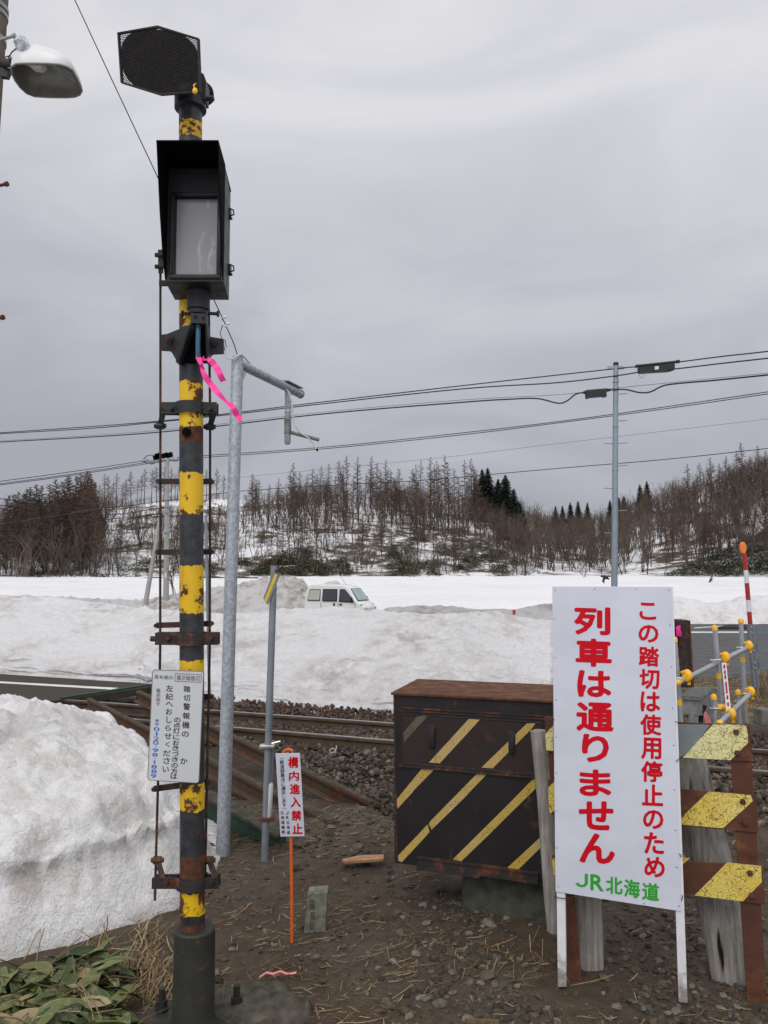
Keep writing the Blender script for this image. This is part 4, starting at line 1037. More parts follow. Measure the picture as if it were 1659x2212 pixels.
# ------------------------------------------------------------------ notice plate on the signal pole
def rounded(pts, rad, n=5):
    out = []; m = len(pts)
    for i in range(m):
        p, a, b = V(pts[i]), V(pts[i-1]), V(pts[(i+1) % m]); d0 = (a-p).normalized()*rad; d1 = (b-p).normalized()*rad
        for k in range(n+1): t = k/n; out.append((p+d0)*(1-t)**2 + p*2*t*(1-t) + (p+d1)*t*t)
    return out
def notice_plate():
    c = [TF(*p) for p in ((1108, 253), (1478, 265), (1443, 1075), (1072, 1053))]
    PL = Plane(at(*c[0], 2.7887), at(*c[1], 2.7792), at(*c[3], 2.7792)); q = [PL.hit(*p) for p in c]
    r = thing('notice_plate', 'tilted white enamel notice plate with black vertical Japanese text and a blue phone number', 'sign', sum(q, V((0, 0, 0)))/4)
    mb = MB(); mb.slab(rounded(q, .012), PL.n, .003); mb.build('plate', MT['plate_white'], r, smooth_a=0)
    ed = MB(); rp = rounded(q, .012); rp = [p - PL.n*.0005 for p in rp]; ed.tube(rp+[rp[0], rp[1]], .0016, 6, False); ed.build('plate_edge', MT['grey_ink'], r)
    blk = [('踏', 1333, 370, 1382, 415), ('切', 1332, 435, 1380, 480), ('警', 1330, 495, 1380, 545), ('報', 1326, 563, 1378, 610), ('機', 1322, 628, 1375, 678), ('の', 1318, 700, 1370, 740), ('か', 1308, 893, 1360, 938),
           ('の', 1262, 600, 1310, 635), ('点', 1258, 637, 1308, 672), ('灯', 1256, 675, 1306, 718), ('に', 1256, 725, 1302, 760), ('お', 1253, 765, 1300, 800), ('き', 1252, 802, 1297, 840), ('づ', 1248, 842, 1298, 880), ('き', 1247, 885, 1293, 920), ('の', 1243, 930, 1290, 965), ('方', 1240, 968, 1288, 1010), ('は', 1238, 1008, 1285, 1045),
           ('左', 1205, 365, 1255, 410), ('記', 1203, 425, 1255, 470), ('へ', 1202, 485, 1255, 518), ('お', 1203, 535, 1250, 578), ('し', 1208, 592, 1246, 640), ('ら', 1199, 655, 1241, 695), ('せ', 1193, 712, 1245, 755), ('く', 1200, 775, 1232, 812), ('だ', 1183, 838, 1238, 880), ('さ', 1184, 890, 1234, 935), ('い', 1180, 955, 1225, 995)]
    letters(blk, PL, .0008, .012, TF, -.03, .05).build('lettering', MT['black_ink'], r, smooth_a=0)
    top = [(ch, 1122+34*i, 290+2*i, 1150+34*i, 318+2*i) for i, ch in enumerate('真布構内')] + [(ch, 1283+34*i, 291+1.5*i, 1314+34*i, 329+1.5*i) for i, ch in enumerate('藤沢線踏切')]
    letters(top, PL, .0008, .004, TF).build('lettering', MT['grey_ink'], r, smooth_a=0)
    fr = MB(); k = [(1271, 280), (1461, 288), (1459, 343), (1269, 336)]
    for i in range(4): a, b = PL.hit(*TF(*k[i]), .001), PL.hit(*TF(*k[(i+1) % 4]), .001); fr.bar(a, b, .0018, .0006, PL.n)
    fr.build('name_frame', MT['grey_ink'], r, smooth_a=0)
    gy = [('電', 1134, 390, 1164, 418), ('気', 1134, 422, 1163, 450), ('指', 1132, 453, 1162, 482), ('令', 1132, 485, 1161, 513)]
    letters(gy, PL, .0008, .004, TF).build('lettering', MT['grey_ink'], r, smooth_a=0)
    bl = [('無', 1128, 611, 1152, 632), ('料', 1127, 636, 1151, 658), ('0', 1115, 669, 1157, 698), ('1', 1131, 705, 1142, 732), ('2', 1113, 738, 1153, 765), ('0', 1110, 768, 1150, 796), ('・', 1127, 806, 1135, 813), ('9', 1108, 823, 1148, 850), ('8', 1105, 857, 1145, 883), ('・', 1120, 892, 1128, 899), ('1', 1116, 910, 1126, 935), ('8', 1098, 943, 1138, 970), ('8', 1097, 976, 1137, 1003), ('9', 1094, 1009, 1134, 1037)]
    letters(bl, PL, .0008, .010, TF, 0, .04).build('lettering', MT['blue_ink'], r, smooth_a=0)
notice_plate()
# ------------------------------------------------------------------ big white sign
sTL, sTR, sBR, sBL = T7(133, 105), T7(988, 108), T8(1047, 878), T8(157, 738)
sTRf, sBRf = T7(977, 108), T8(1047, 878)
SPL = Plane(at(*sTL, 3.20), at(*sTR, 3.055), at(*sBL, 3.20))
def big_sign():
    q = [SPL.hit(*p) for p in (sTL, sTRf, sBRf, sBL)]; n = SPL.n
    fL, fR = SPL.hit(*T8(204, 1412)), SPL.hit(*T8(1058, 1524))
    r = thing('warning_sign', 'tall white board on two white legs with large red Japanese text and green line below', 'sign', (fL+fR)/2)
    mb = MB(); mb.slab(q, n, .004); mb.build('board', MT['sign_white'], r, smooth_a=0, bevel=.001)
    def leg(ta, tb, ba, bb, name='leg'):
        m = MB(); a0, a1, b0, b1 = SPL.hit(*ta, -.0045), SPL.hit(*tb, -.0045), SPL.hit(*ba, -.0045), SPL.hit(*bb, -.0045)
        d = (a0-b0); m.add([a0, a1, b1, b0] + [p-n*.030 for p in (a0, a1, b1, b0)], [(0, 1, 2, 3), (7, 6, 5, 4), (0, 4, 5, 1), (1, 5, 6, 2), (2, 6, 7, 3), (3, 7, 4, 0)])
        m.build(name, MT['white_wood'], r, smooth_a=0, bevel=.002)
    top = T7
    leg(T7(136, 112), T7(196, 112), T8(173, 1414), T8(234, 1413)); leg(T7(930, 112), T7(988, 108), T8(1028, 1520), T8(1091, 1526))
    red = [('列', 288, 250, 545, 450), ('車', 298, 475, 555, 675), ('は', 310, 700, 552, 890), ('通', 303, 925, 568, 1132), ('り', 343, 1150, 535, 1350), ('ま', 325, 1400, 552, 1590)]
    red8 = [('せ', 320, 95, 567, 302), ('ん', 325, 325, 578, 540)]
    r2 = [('こ', 750, 220, 868, 342), ('の', 743, 378, 885, 503), ('踏', 745, 530, 890, 672), ('切', 750, 690, 893, 832), ('は', 757, 850, 897, 992), ('使', 755, 1010, 905, 1158), ('用', 762, 1175, 905, 1328), ('停', 762, 1340, 913, 1490), ('止', 768, 1505, 918, 1657)]
    r28 = [('の', 775, 160, 920, 295), ('た', 782, 318, 924, 472), ('め', 785, 490, 930, 637)]
    m = letters(red, SPL, .001, .040, T7, 0, .035); m2 = letters(red8, SPL, .001, .040, T8, 0, .06); m.add(m2.v, m2.f)
    m2 = letters(r2, SPL, .001, .032, T7, 0, .04); m.add(m2.v, m2.f); m2 = letters(r28, SPL, .001, .032, T8, 0, .06); m.add(m2.v, m2.f)
    m.build('lettering', MT['red_ink'], r, smooth_a=0)
    gj = letters([('J', 298, 610, 386, 706)], SPL, .001, 0, T8, 0, .03)
    gr = [('R', 403, 617, 497, 732), ('北', 512, 633, 632, 755), ('海', 640, 652, 755, 780), ('道', 768, 675, 890, 801)]
    gm = letters(gr, SPL, .001, .030, T8, 0, .10); gm.add(gj.v, gj.f); gm.build('lettering', MT['green_ink'], r, smooth_a=0)
    for x, y in ((154, 134), (434, 125), (726, 124), (957, 133), (149, 336), (154, 608), (160, 908), (162, 1170), (165, 1424), (967, 378), (976, 672), (984, 968), (992, 1230), (998, 1543)):
        p = SPL.hit(*T7(x, y)); nails = MB(); nails.cyl(p, p+n*.0012, .0028, n=10); nails.build('nail', MT['zinc'], r)
    for x, y in ((168, 165), (169, 428), (178, 700), (1005, 303), (1015, 565), (478, 792), (783, 822), (1030, 838)):
        p = SPL.hit(*T8(x, y)); nails = MB(); nails.cyl(p, p+n*.0012, .0028, n=10); nails.build('nail', MT['zinc'], r)
    wr = MB()
    for tr, pts in ((T8, ((158, 770), (170, 780), (215, 786), (262, 782), (306, 770))), (T8, ((158, 752), (150, 775), (163, 795))), (T7, ((1005, 1060), (1014, 1066), (1022, 1064))), (T7, ((1010, 1342), (1022, 1334), (1030, 1324))), (T7, ((148, 1045), (112, 1078), (92, 1092))), (T7, ((92, 1282), (112, 1325), (148, 1340))), (T8, ((1030, 470), (1045, 478), (1042, 495))), (T8, ((1046, 800), (1056, 780), (1052, 760)))):
        wr.tube([SPL.hit(*tr(*p), .003) for p in pts], .0016, 6)
    wr.build('tie_wire', MT['cable'], r)
big_sign()
# ------------------------------------------------------------------ rusty barrier behind the sign
BPL = Plane(at(1190, 1600, 3.30), at(1620, 1600, 3.115), at(1196, 2000, 3.30))
def barrier():
    n = BPL.n; h = lambda tr, p, off=0: BPL.hit(*tr(*p), off)
    foot = h(T8, (1585, 1600)); r = thing('barrier', 'rusty steel crossing barrier with three boards of cracked yellow parallelograms', 'barrier', V((foot.x-.4, foot.y+.1, 0)))
    # posts
    mb = MB(); mb.slab([h(T7, (1380, 1080)), h(T7, (1530, 1087)), h(T8, (1660, 1625)), h(T8, (1520, 1620))], n, .008)
    mb.slab([h(T7, (1519, 1087), -.006), h(T7, (1530, 1087), -.006), h(T8, (1660, 1625), -.006), h(T8, (1648, 1625), -.006)], n, .06)
    mb.build('post', MT['rust_red'], r, smooth_a=0)
    mb = MB(); mb.slab([h(T7, (84, 1024)), h(T7, (190, 1026)), h(T8, (345, 1424)), h(T8, (240, 1420))], n, .008); mb.slab([h(T7, (180, 1026), -.006), h(T7, (190, 1026), -.006), h(T8, (345, 1424), -.006), h(T8, (330, 1424), -.006)], n, .05)
    mb.build('post', MT['rust_red'], r, smooth_a=0)
    # boards
    for i, (tr, q, mt) in enumerate(((None, (T7(80, 1030), T7(1527, 1085), T7(1555, 1345), T7(92, 1275)), 'grey'), (None, (T7(104, 1470), T8(1575, 52), T8(1592, 322), T8(118, 190)), 'rust'), (None, (T8(132, 480), T8(1622, 552), T8(1640, 832), T8(150, 622)), 'rust'))):
        P = [BPL.hit(*p, .0075) for p in q]; mb = MB(); mb.slab(P, n, .007)
        b = mb.build('board', MT['rust_red'], r, smooth_a=0, bevel=.001)
        if mt == 'grey':
            g = MB(); g.slab([h(T7, p, .0086) for p in ((1000, 1078), (1250, 1084), (1150, 1215), (1052, 1312), (1000, 1300))], n, .001); g.build('grey_patch', MT['grey_paint'], b, smooth_a=0)
            ys = [(T7, ((1272, 1079), (1503, 1087), (1519, 1160), (1517, 1213), (1395, 1334), (1056, 1317)), 'yellow_cracked_pale'), (T7, ((84, 1152), (142, 1088), (142, 1268), (92, 1264)), 'yellow_cracked_pale')]
        elif i == 1: ys = [(T8, ((1238, 30), (1538, 55), (1552, 97), (1340, 290), (1036, 263), (1036, 225)), 'yellow_cracked'), (T7, ((105, 1530), (150, 1482), (150, 1690), (122, 1712), (112, 1700)), 'yellow_cracked')]
        else: ys = [(T8, ((1370, 532), (1610, 556), (1616, 670), (1480, 807), (1140, 765)), 'yellow_cracked'), (T8, ((1020, 492), (1106, 501), (1046, 556), (1020, 575)), 'yellow_cracked'), (T8, ((132, 520), (158, 488), (158, 615), (146, 618)), 'yellow_cracked')]
        for tr_, pts, mm in ys:
            y_ = MB(); y_.slab([h(tr_, p, .0090) for p in pts], n, .0012); y_.build('yellow_panel', MT[mm], b, smooth_a=0)
    bo = [(T7, (1432, 1135)), (T7, (1440, 1283)), (T8, (1480, 100)), (T8, (1495, 252)), (T8, (1530, 605)), (T8, (1545, 762))]
    for tr_, p in bo:
        m = MB(); c = h(tr_, p, .009); m.cyl(c, c+n*.008, .0115, n=6); m.cyl(c, c+n*.012, .006, n=8); m.build('bolt', MT['rust'], r, smooth_a=30)
barrier()
def log(name, label, top, bot, rt, rb, seed, flat=1.0, ragged=0.0):
    """weathered round or split post with an uneven outline"""
    top, bot = V(top), V(bot); mb = MB(); n = 26; loops = []; K = 22
    ax = (top-bot).normalized(); u = ax.cross(V((0, 1, 0))).normalized(); w = ax.cross(u)
    for k in range(K+1):
        t = k/K; c = lerp(bot, top, t) + u*.006*math.sin(t*5+seed); rr = lerp(rb, rt, t); L = []
        for i in range(n):
            a = 2*math.pi*i/n; q = 1 + .10*nz(math.cos(a)*1.5, math.sin(a)*1.5, t*1.2+seed, 1.3, 3) - .10*max(0, nz(math.cos(a)*6, math.sin(a)*6, seed, 1.0, 2))
            e = ax*(ragged*nz(math.cos(a)*3, math.sin(a)*3, seed, 2, 2) if k in (0,) else 0)
            L.append(c + e + (u*math.cos(a) + w*math.sin(a)*flat)*rr*q)
        loops.append(L)
    loops.append([top + ax*.004 + (p-top)*.55 for p in loops[-1]])
    mb.loft(loops); o = mb.build(name, MT['old_wood'], smooth_a=50, loc=(bot.x, bot.y, bot.z)); tag(o, label, 'post'); return o
log('wooden_post', 'grey weathered round post leaning at the left edge of the big white sign', at(1161, 1578, 3.48), at(1204, 2010, 3.42), .034, .040, 1)
log('wooden_post', 'leaning cracked grey timber behind the barrier boards, right of the big white sign', at(1474, 1600, 3.40), at(1590, 2130, 3.28), .085, .098, 4, .6, .03)
log('wooden_post', 'short grey weathered post standing between the two white legs of the big sign', at(1266, 1850, 3.42), at(1282, 2118, 3.40), .046, .054, 8, .8)
# ------------------------------------------------------------------ black cabinet with yellow tape stripes
YL, YR = 3.98, 3.73
pTL, pTR = at(844, 1495, YL), at(1195, 1512, YR)
zl = (pTL.z+pTR.z)/2; YR = YR*( (EYE-zl)/(EYE-pTR.z) ); YL = YL*((EYE-zl)/(EYE-pTL.z))
CPL = Plane(at(844, 1495, YL), at(1195, 1512, YR), at(844, 1495, YL)+V((0, 0, -1)))
def cabinet():
    n = CPL.n; h = lambda x, y, off=0: CPL.hit(*T6(x, y), off)
    u = V((-n.y, n.x, 0)).normalized(); u = u if u.x > 0 else -u
    bl = h(690, 1205); r0 = V((bl.x+.4, bl.y+.1, 0)); r = thing('equipment_cabinet', 'black steel trackside cabinet with diagonal yellow tape stripes and rusty brown lid', 'cabinet', r0)
    top = h(675, 195).z; x0 = h(682, 700); W_ = (h(1625, 700)-x0).length; zb = bl.z; D = .50
    P = lambda s, d, z: V((x0.x, x0.y, 0)) + u*s - n*d + V((0, 0, z))
    mb = MB(); mb.add([P(0, 0, zb), P(W_, 0, zb), P(W_, D, zb), P(0, D, zb), P(0, 0, top), P(W_, 0, top), P(W_, D, top), P(0, D, top)], [(0, 1, 5, 4), (1, 2, 6, 5), (2, 3, 7, 6), (3, 0, 4, 7), (0, 3, 2, 1), (4, 5, 6, 7)])
    bd = mb.build('cabinet_body', MT['black_box'], r, smooth_a=0, bevel=.004)
    ld = MB(); o = .014; zt = zl
    ld.add([P(-o, -o, zt-.012), P(W_+o, -o, zt-.012), P(W_+o, D+o, zt-.012), P(-o, D+o, zt-.012), P(-o, -o, zt), P(W_+o, -o, zt), P(W_+o, D+o, zt+.0), P(-o, D+o, zt+.0)], [(0, 1, 5, 4), (1, 2, 6, 5), (2, 3, 7, 6), (3, 0, 4, 7), (0, 3, 2, 1), (4, 5, 6, 7)])
    ld.build('lid', MT['rust'], r, smooth_a=0, bevel=.002)
    tr = MB()
    def edge(a, b, w, off, th): tr.slab([h(a[0], a[1], off), h(b[0], b[1], off), h(b[0], b[1]+w, off), h(a[0], a[1]+w, off)], n, th)
    edge((678, 198), (1628, 245), 6, .004, .004); edge((725, 278), (1600, 330), 9, .007, .007); edge((700, 292), (1600, 345), 10, .004, .004)
    edge((705, 618), (1520, 690), 14, .011, .011); edge((715, 606), (1520, 678), 9, .006, .006)
    for (a, b) in (((676, 196), (691, 1203)),): tr.slab([h(a[0], a[1], .003), h(a[0]+12, a[1], .003), h(b[0]+12, b[1], .003), h(b[0], b[1], .003)], n, .003)
    tr.build('trim_strip', MT['rust_dark'], bd, smooth_a=0)
    dr = MB(); dr.slab(rounded([h(716, 318, .0035), h(1560, 372, .0035), h(1560, 680, .0035), h(733, 610, .0035)], .02), n, .003); d_ = dr.build('cabinet_door', MT['brown_door'], r, smooth_a=0)
    fr = MB(); q = rounded([h(716, 318, .0045), h(1560, 372, .0045), h(1560, 680, .0045), h(733, 610, .0045)], .02); fr.tube(q+[q[0], q[1]], .003, 6, False); fr.build('door_rim', MT['rust_dark'], d_)
    for xx, ya, yb in ((905, 404, 522), (1380, 440, 558)):
        hd = MB(); hd.slab([h(xx-22, ya-20, .006), h(xx+22, ya-17, .006), h(xx+20, yb+2, .006), h(xx-20, yb, .006)], n, .003)
        hd.slab([h(xx-13, ya, .026), h(xx+14, ya+2, .026), h(xx+13, yb, .020), h(xx-12, yb-2, .020)], n, .018)
        hd.slab([h(xx-16, ya-10, .014), h(xx+16, ya-8, .014), h(xx+16, ya+12, .014), h(xx-16, ya+10, .014)], n, .012)
        hd.build('door_handle', MT['black_iron'], d_, bevel=.002)
    def stripe(pts, mt, off, par):
        s = MB(); s.slab([h(x, y, off) for x, y in pts], n, .0009); s.build('yellow_stripe', MT[mt], par, smooth_a=0)
    stripe(((818, 333), (884, 328), (738, 490), (735, 430)), 'tape_grey', .0052, d_)
    stripe(((1128, 345), (1195, 348), (952, 612), (888, 607)), 'tape_pale', .0052, d_)
    stripe(((1470, 375), (1522, 373), (1502, 402), (1266, 642), (1200, 637)), 'tape_pale', .0052, d_)
    stripe(((845, 645), (918, 650), (800, 770), (790, 785), (703, 880), (692, 832)), 'tape_pale', .0016, bd)
    stripe(((1175, 672), (1232, 676), (1085, 830), (905, 1005), (888, 975), (894, 958)), 'tape_pale', .0016, bd)
    stripe(((880, 975), (893, 1018), (870, 1045), (728, 1198), (708, 1192), (705, 1160)), 'tape_yellow', .0016, bd)
    stripe(((1508, 704), (1520, 704), (1522, 762), (1350, 930), (1250, 1030), (1080, 1194), (1030, 1182), (1345, 870)), 'tape_yellow', .0016, bd)
    stripe(((1556, 1045), (1558, 1106), (1420, 1241), (1345, 1240)), 'tape_yellow', .0016, bd)
    sk = MB(); sk.slab([h(820, 1172, .012), h(1535, 1270, .012), h(1535, 1332, .012), h(815, 1226, .012)], n, .03); sk.slab([h(815, 1228, .035), h(1190, 1288, .035), h(1190, 1296, .035), h(812, 1244, .035)], n, .05)
    sk.slab([h(815, 1166, .018), h(1535, 1264, .018), h(1535, 1276, .018), h(815, 1178, .018)], n, .02)
    sk.build('skid_channel', MT['rust_dark'], r, smooth_a=0)
    # plinth
    pl = MB(); L0 = h(1090, 1290, -.06); L1 = h(1065, 1440, -.045); sR = W_+.25; s0 = (V((L0.x, L0.y, 0))-V((x0.x, x0.y, 0))).dot(u); s1 = (V((L1.x, L1.y, 0))-V((x0.x, x0.y, 0))).dot(u)
    pl.add([P(s1, .045, -.10), P(W_+.05, .045, -.10), P(W_+.05, D, -.10), P(s1, D, -.10), P(s0, .06, zb-.002), P(W_+.02, .06, zb-.002), P(W_+.02, D-.02, zb-.002), P(s0, D-.02, zb-.002)], [(0, 1, 5, 4), (1, 2, 6, 5), (2, 3, 7, 6), (3, 0, 4, 7), (0, 3, 2, 1), (4, 5, 6, 7)])
    o = pl.build('concrete_plinth', MT['mossy'], smooth_a=0, bevel=.012, loc=P(s1, .2, 0)); tag(o, 'mossy grey concrete block carrying the black striped cabinet', 'plinth')
cabinet()
# ------------------------------------------------------------------ small red notice on an orange stake, boundary stone, odd wood
def stake():
    f = gnd(630, 2033, 0); Ys = f.y
    c = [T4(*p) for p in ((1213, 760), (1412, 757), (1450, 1437), (1253, 1440))]
    PL = Plane(at(*c[0], Ys-.02), at(*c[1], Ys-.02), at(*c[3], Ys-.01)); q = [PL.hit(*p) for p in c]
    r = thing('stake_sign', 'small white notice with red and black Japanese text on a bent orange stake', 'sign', f)
    mb = MB(); mb.slab(q, PL.n, .003); mb.build('plate', MT['sign_white'], r, smooth_a=0, bevel=.0008)
    st = MB(); top = [at(x, y, Ys) for x, y in ((630.5, 2036), (630, 1900), (628.5, 1810), (624, 1700), (624, 1640), (632, 1630), (630.5, 1621), (623, 1618.5), (615, 1621), (611, 1630), (613, 1660))]
    st.tube(top, .0065, 10); st.build('stake', MT['orange'], r)
    red = [('構', 1315, 788, 1400, 880), ('内', 1322, 905, 1405, 985), ('進', 1330, 1010, 1413, 1095), ('入', 1335, 1115, 1420, 1200), ('禁', 1342, 1225, 1425, 1310), ('止', 1350, 1330, 1435, 1418)]
    letters(red, PL, .0008, .036, T4).build('lettering', MT['red_ink'], r, smooth_a=0)
    bk = [('(', 1252, 798, 1276, 812), ('鉄', 1247, 815, 1282, 850), ('道', 1250, 852, 1284, 885), ('営', 1250, 888, 1286, 920), ('業', 1253, 922, 1288, 956), ('法', 1255, 958, 1290, 990), ('に', 1259, 995, 1290, 1025), ('違', 1259, 1028, 1295, 1060), ('反', 1261, 1063, 1296, 1095), ('し', 1270, 1098, 1295, 1128), ('ま', 1268, 1132, 1299, 1163), ('す', 1268, 1167, 1302, 1198),
          ('北', 1252, 1230, 1280, 1258), ('海', 1255, 1270, 1284, 1298), ('道', 1257, 1310, 1287, 1338), ('警', 1260, 1350, 1289, 1378), ('察', 1262, 1388, 1291, 1416), ('J', 1298, 1230, 1318, 1258), ('R', 1299, 1270, 1322, 1298), ('北', 1300, 1310, 1328, 1338), ('海', 1302, 1350, 1330, 1378), ('道', 1304, 1390, 1332, 1418)]
    bk = [b for b in bk if b[0] != '('] + [('︵', 1248, 798, 1280, 809), ('︶', 1270, 1203, 1302, 1214)]
    letters(bk, PL, .0008, .014, T4).build('lettering', MT['black_ink'], r, smooth_a=0)
stake()
def boundary_stone():
    b0 = gnd(682, 2012, 0); Yc = b0.y; r = thing('boundary_stone', 'short mossy grey boundary stone with engraved characters beside the orange stake', 'boundary stone', b0)
    q = [at(x, y, Yc) for x, y in ((656, 2018), (703, 2014), (708, 1926), (664, 1930))]; PL = Plane(q[0], q[1], q[3])
    mb = MB(); n = PL.n; bot = [q[0], q[1], q[1]-n*.085, q[0]-n*.085]; top = [q[3], q[2], q[2]-n*.08, q[3]-n*.08]
    mb.loft([[p-V((0, 0, .04)) for p in bot], bot, top]); mb.build('stone', MT['stone'], r, smooth_a=0, bevel=.006)
    letters([('国', 180, 1425, 210, 1482), ('有', 182, 1490, 212, 1545), ('鉄', 180, 1550, 210, 1600)], PL, .0012, .0, T6).build('engraving', MT['mossy'], r, smooth_a=0)
boundary_stone()
def wood_scrap(px, py, Lp, Ld, label, mt, pts):
    p = gnd(px, py, .02); mb = MB(); 
    P = [gnd(x, y, .012) for x, y in pts]; mb.slab([V((a.x, a.y, .018 + .012*i/len(P))) for i, a in enumerate(P)], (0, 0, 1), .016)
    o = mb.build('wood_scrap', mt, smooth_a=0, bevel=.002, loc=p); tag(o, label, 'wood scrap')
wood_scrap(785, 1855, 0, 0, 'split pale piece of timber lying on the path left of the cabinet', [MT['fresh_wood']], ((738, 1858), (778, 1850), (829, 1849), (829, 1859), (790, 1863), (745, 1866)))
wood_scrap(1310, 2200, 0, 0, 'flat pale wood chip lying on the gravel at the bottom edge', [MT['straw']], ((1004, 2203), (1075, 2206), (1078, 2212), (1008, 2211)))
def litter_tape():
    mb = MB(); P = [gnd(x, y, .012) for x, y in ((560, 2110), (575, 2104), (590, 2102), (606, 2101), (622, 2103), (640, 2104))]; mb.strip([V((p.x, p.y, .010+.008*(i % 2))) for i, p in enumerate(P)], .011, (0, 1, .3))
    o = mb.build('tape_scrap', MT['pink_old'], smooth_a=180, loc=P[2]); tag(o, 'faded pink scrap of tape lying on the dirt beside the footing', 'tape scrap')
litter_tape()
def cable_end():
    mb = MB(); Y = gnd(718, 1622, -.1).y; mb.tube([at(x, y, Y) for x, y in ((726, 1610), (727, 1616), (722, 1625), (714, 1627), (712, 1620), (718, 1616), (725, 1619), (722, 1632))], .004, 8)
    o = mb.build('cable_loop', MT['white_cable'], smooth_a=180, loc=at(718, 1625, Y)); tag(o, 'small curl of white cable beside the near running rail', 'cable')
cable_end()
# ------------------------------------------------------------------ galvanised mast and reflector post
def mast():
    f = gnd(481, 1842, 0); Yg = f.y; top = at(513, 778, Yg)
    r = thing('cable_mast', 'leaning galvanised steel mast with a bracket arm at its top', 'mast', f)
    mb = MB(); mb.tube([f-V((0, 0, .05)), top, top+V((.001, 0, .022)), top+V((.001, 0, .034))], [.0395, .0365, .032, .012], 32); mb.build('mast_tube', MT['galv'], r)
    a = at(517, 786, Yg); zA = a.z; e = gnd(648, 851, zA-.035); a2 = lerp(a, e, 0)
    ar = MB(); ar.tube([a, lerp(a, e, .5), e], [.030, .029, .029], 24); aa = ar.build('arm', MT['galv'], r)
    cp = MB(); d = (e-a).normalized(); cp.tube([e, e+d*.012, e+d*.02], [.031, .031, .02], 20); cp.build('arm_cap', MT['grey_post'], aa)
    dtop = lerp(a, e, .80); dp = MB(); Yd = dtop.y; p0, p1 = at(622, 842, Yd), at(621, 960, Yd); dp.tube([p0, p1-V((0, 0, -.01)), p1], [.0215, .0215, .015], 20); dd = dp.build('drop_pipe', MT['galv'], r)
    pt = MB(); pt.obox(lerp(a, e, .86)+V((0, 0, .012)), d*.09, V((.03, .0, .0)), V((0, 0, .006))); pt.obox(lerp(a, e, .83)+V((0, 0, .034)), d*.10, V((.034, 0, 0)), V((0, 0, .004))); pt.build('clamp_plate', MT['dark_zinc'], aa, smooth_a=0)
    gu = MB(); gu.slab([at(520, 800, Yg), at(532, 806, Yg), at(520, 830, Yg)], (0, -1, 0), .006); gu.build('gusset', MT['zinc'], aa, smooth_a=0)
    cl = MB(); q0, q1 = at(621.5, 905, Yd), at(621.5, 938, Yd); cl.cyl(q0, q1, .0245, n=20); c2 = cl.build('pipe_clamp', MT['dark_zinc'], dd)
    bd = MB(); q = at(622, 888, Yd); bd.cyl(q+V((0, 0, .004)), q-V((0, 0, .004)), .0228, n=20); bd.build('steel_band', MT['chrome'], dd)
    sp = MB(); s0, s1 = at(628, 934, Yd-.02), at(689, 950, Yd+.05); sp.tube([s0, s1], .0125, 14); sp.build('spigot', MT['dark_zinc'], dd)
    wc = MB(); wc.tube([at(*T2(x, y), Y) for x, y, Y in ((795, 790, Yg-.06), (815, 850, Yg-.06), (860, 860, Yg-.06), (905, 830, Yg-.05), (930, 818, Yg-.03), (965, 850, lerp(Yg, e.y, .1)-.03), (1050, 950, lerp(Yg, e.y, .3)-.05), (1130, 1010, lerp(Yg, e.y, .5)-.05), (1200, 1035, lerp(Yg, e.y, .65)-.05), (1265, 1055, lerp(Yg, e.y, .75)-.05), (1315, 1120, Yd-.05), (1345, 1200, Yd-.05), (1350, 1290, Yd-.04), (1370, 1400, Yd-.03), (1420, 1465, Yd-.02), (1480, 1500, Yd), (1520, 1545, Yd+.02), (1552, 1600, Yd+.02))], .0055, 8)
    w_ = wc.build('white_cable', MT['white_cable'], r); t_ = MB(); p = at(*T2(1556, 1608), Yd+.02); t_.cyl(at(*T2(1550, 1590), Yd+.02), p, .008, n=10); t_.build('cable_end', MT['matt_black'], w_); y_ = MB(); y_.strip([p, at(*T2(1578, 1575), Yd+.02)], .009, (1, 0, 0)); y_.build('yellow_tie', MT['yellow_plastic'], w_)
    # span wire going up past the signal to the lamp pole, with porcelain knobs
    wr = MB(); pts = [top+V((0, 0, .03)), at(*T2(868, 720), Yg-.08), at(*T2(800, 570), Yg-.18), at(*T2(715, 385), Yg-.3)]
    Pq = pts + [at(345, 392, 4.22), at(250, 190, 4.18), at(150, -25, 4.12)]
    wr.tube(Pq[:1]+Pq[1:], .0032, 6); o = wr.build('overhead_cable', MT['cable'], loc=Pq[0]); tag(o, 'black span wire from the galvanised mast up to the top left corner', 'cable')
    iz = MB()
    for i, (x, y) in enumerate(((775, 530), (800, 515), (790, 575), (825, 570), (800, 588))):
        p = at(*T2(x, y), Yg-.17); iz.ball(p, .011, (1, 1, .75), 10, 6)
    io = iz.build('insulator', MT['porcelain'], loc=at(*T2(795, 555), Yg-.17)); tag(io, 'cluster of white porcelain knobs on the span wire above the mast', 'insulator')
    lw = MB(); lw.tube([at(*T2(x, y), Yg-.12) for x, y in ((780, 580), (760, 650), (785, 720), (800, 790))], .003, 6); lw.tube([at(*T2(x, y), Yg-.1) for x, y in ((800, 700), (812, 765))], .003, 6); lw.build('drop_wire', MT['thin_wire'], r)
mast()
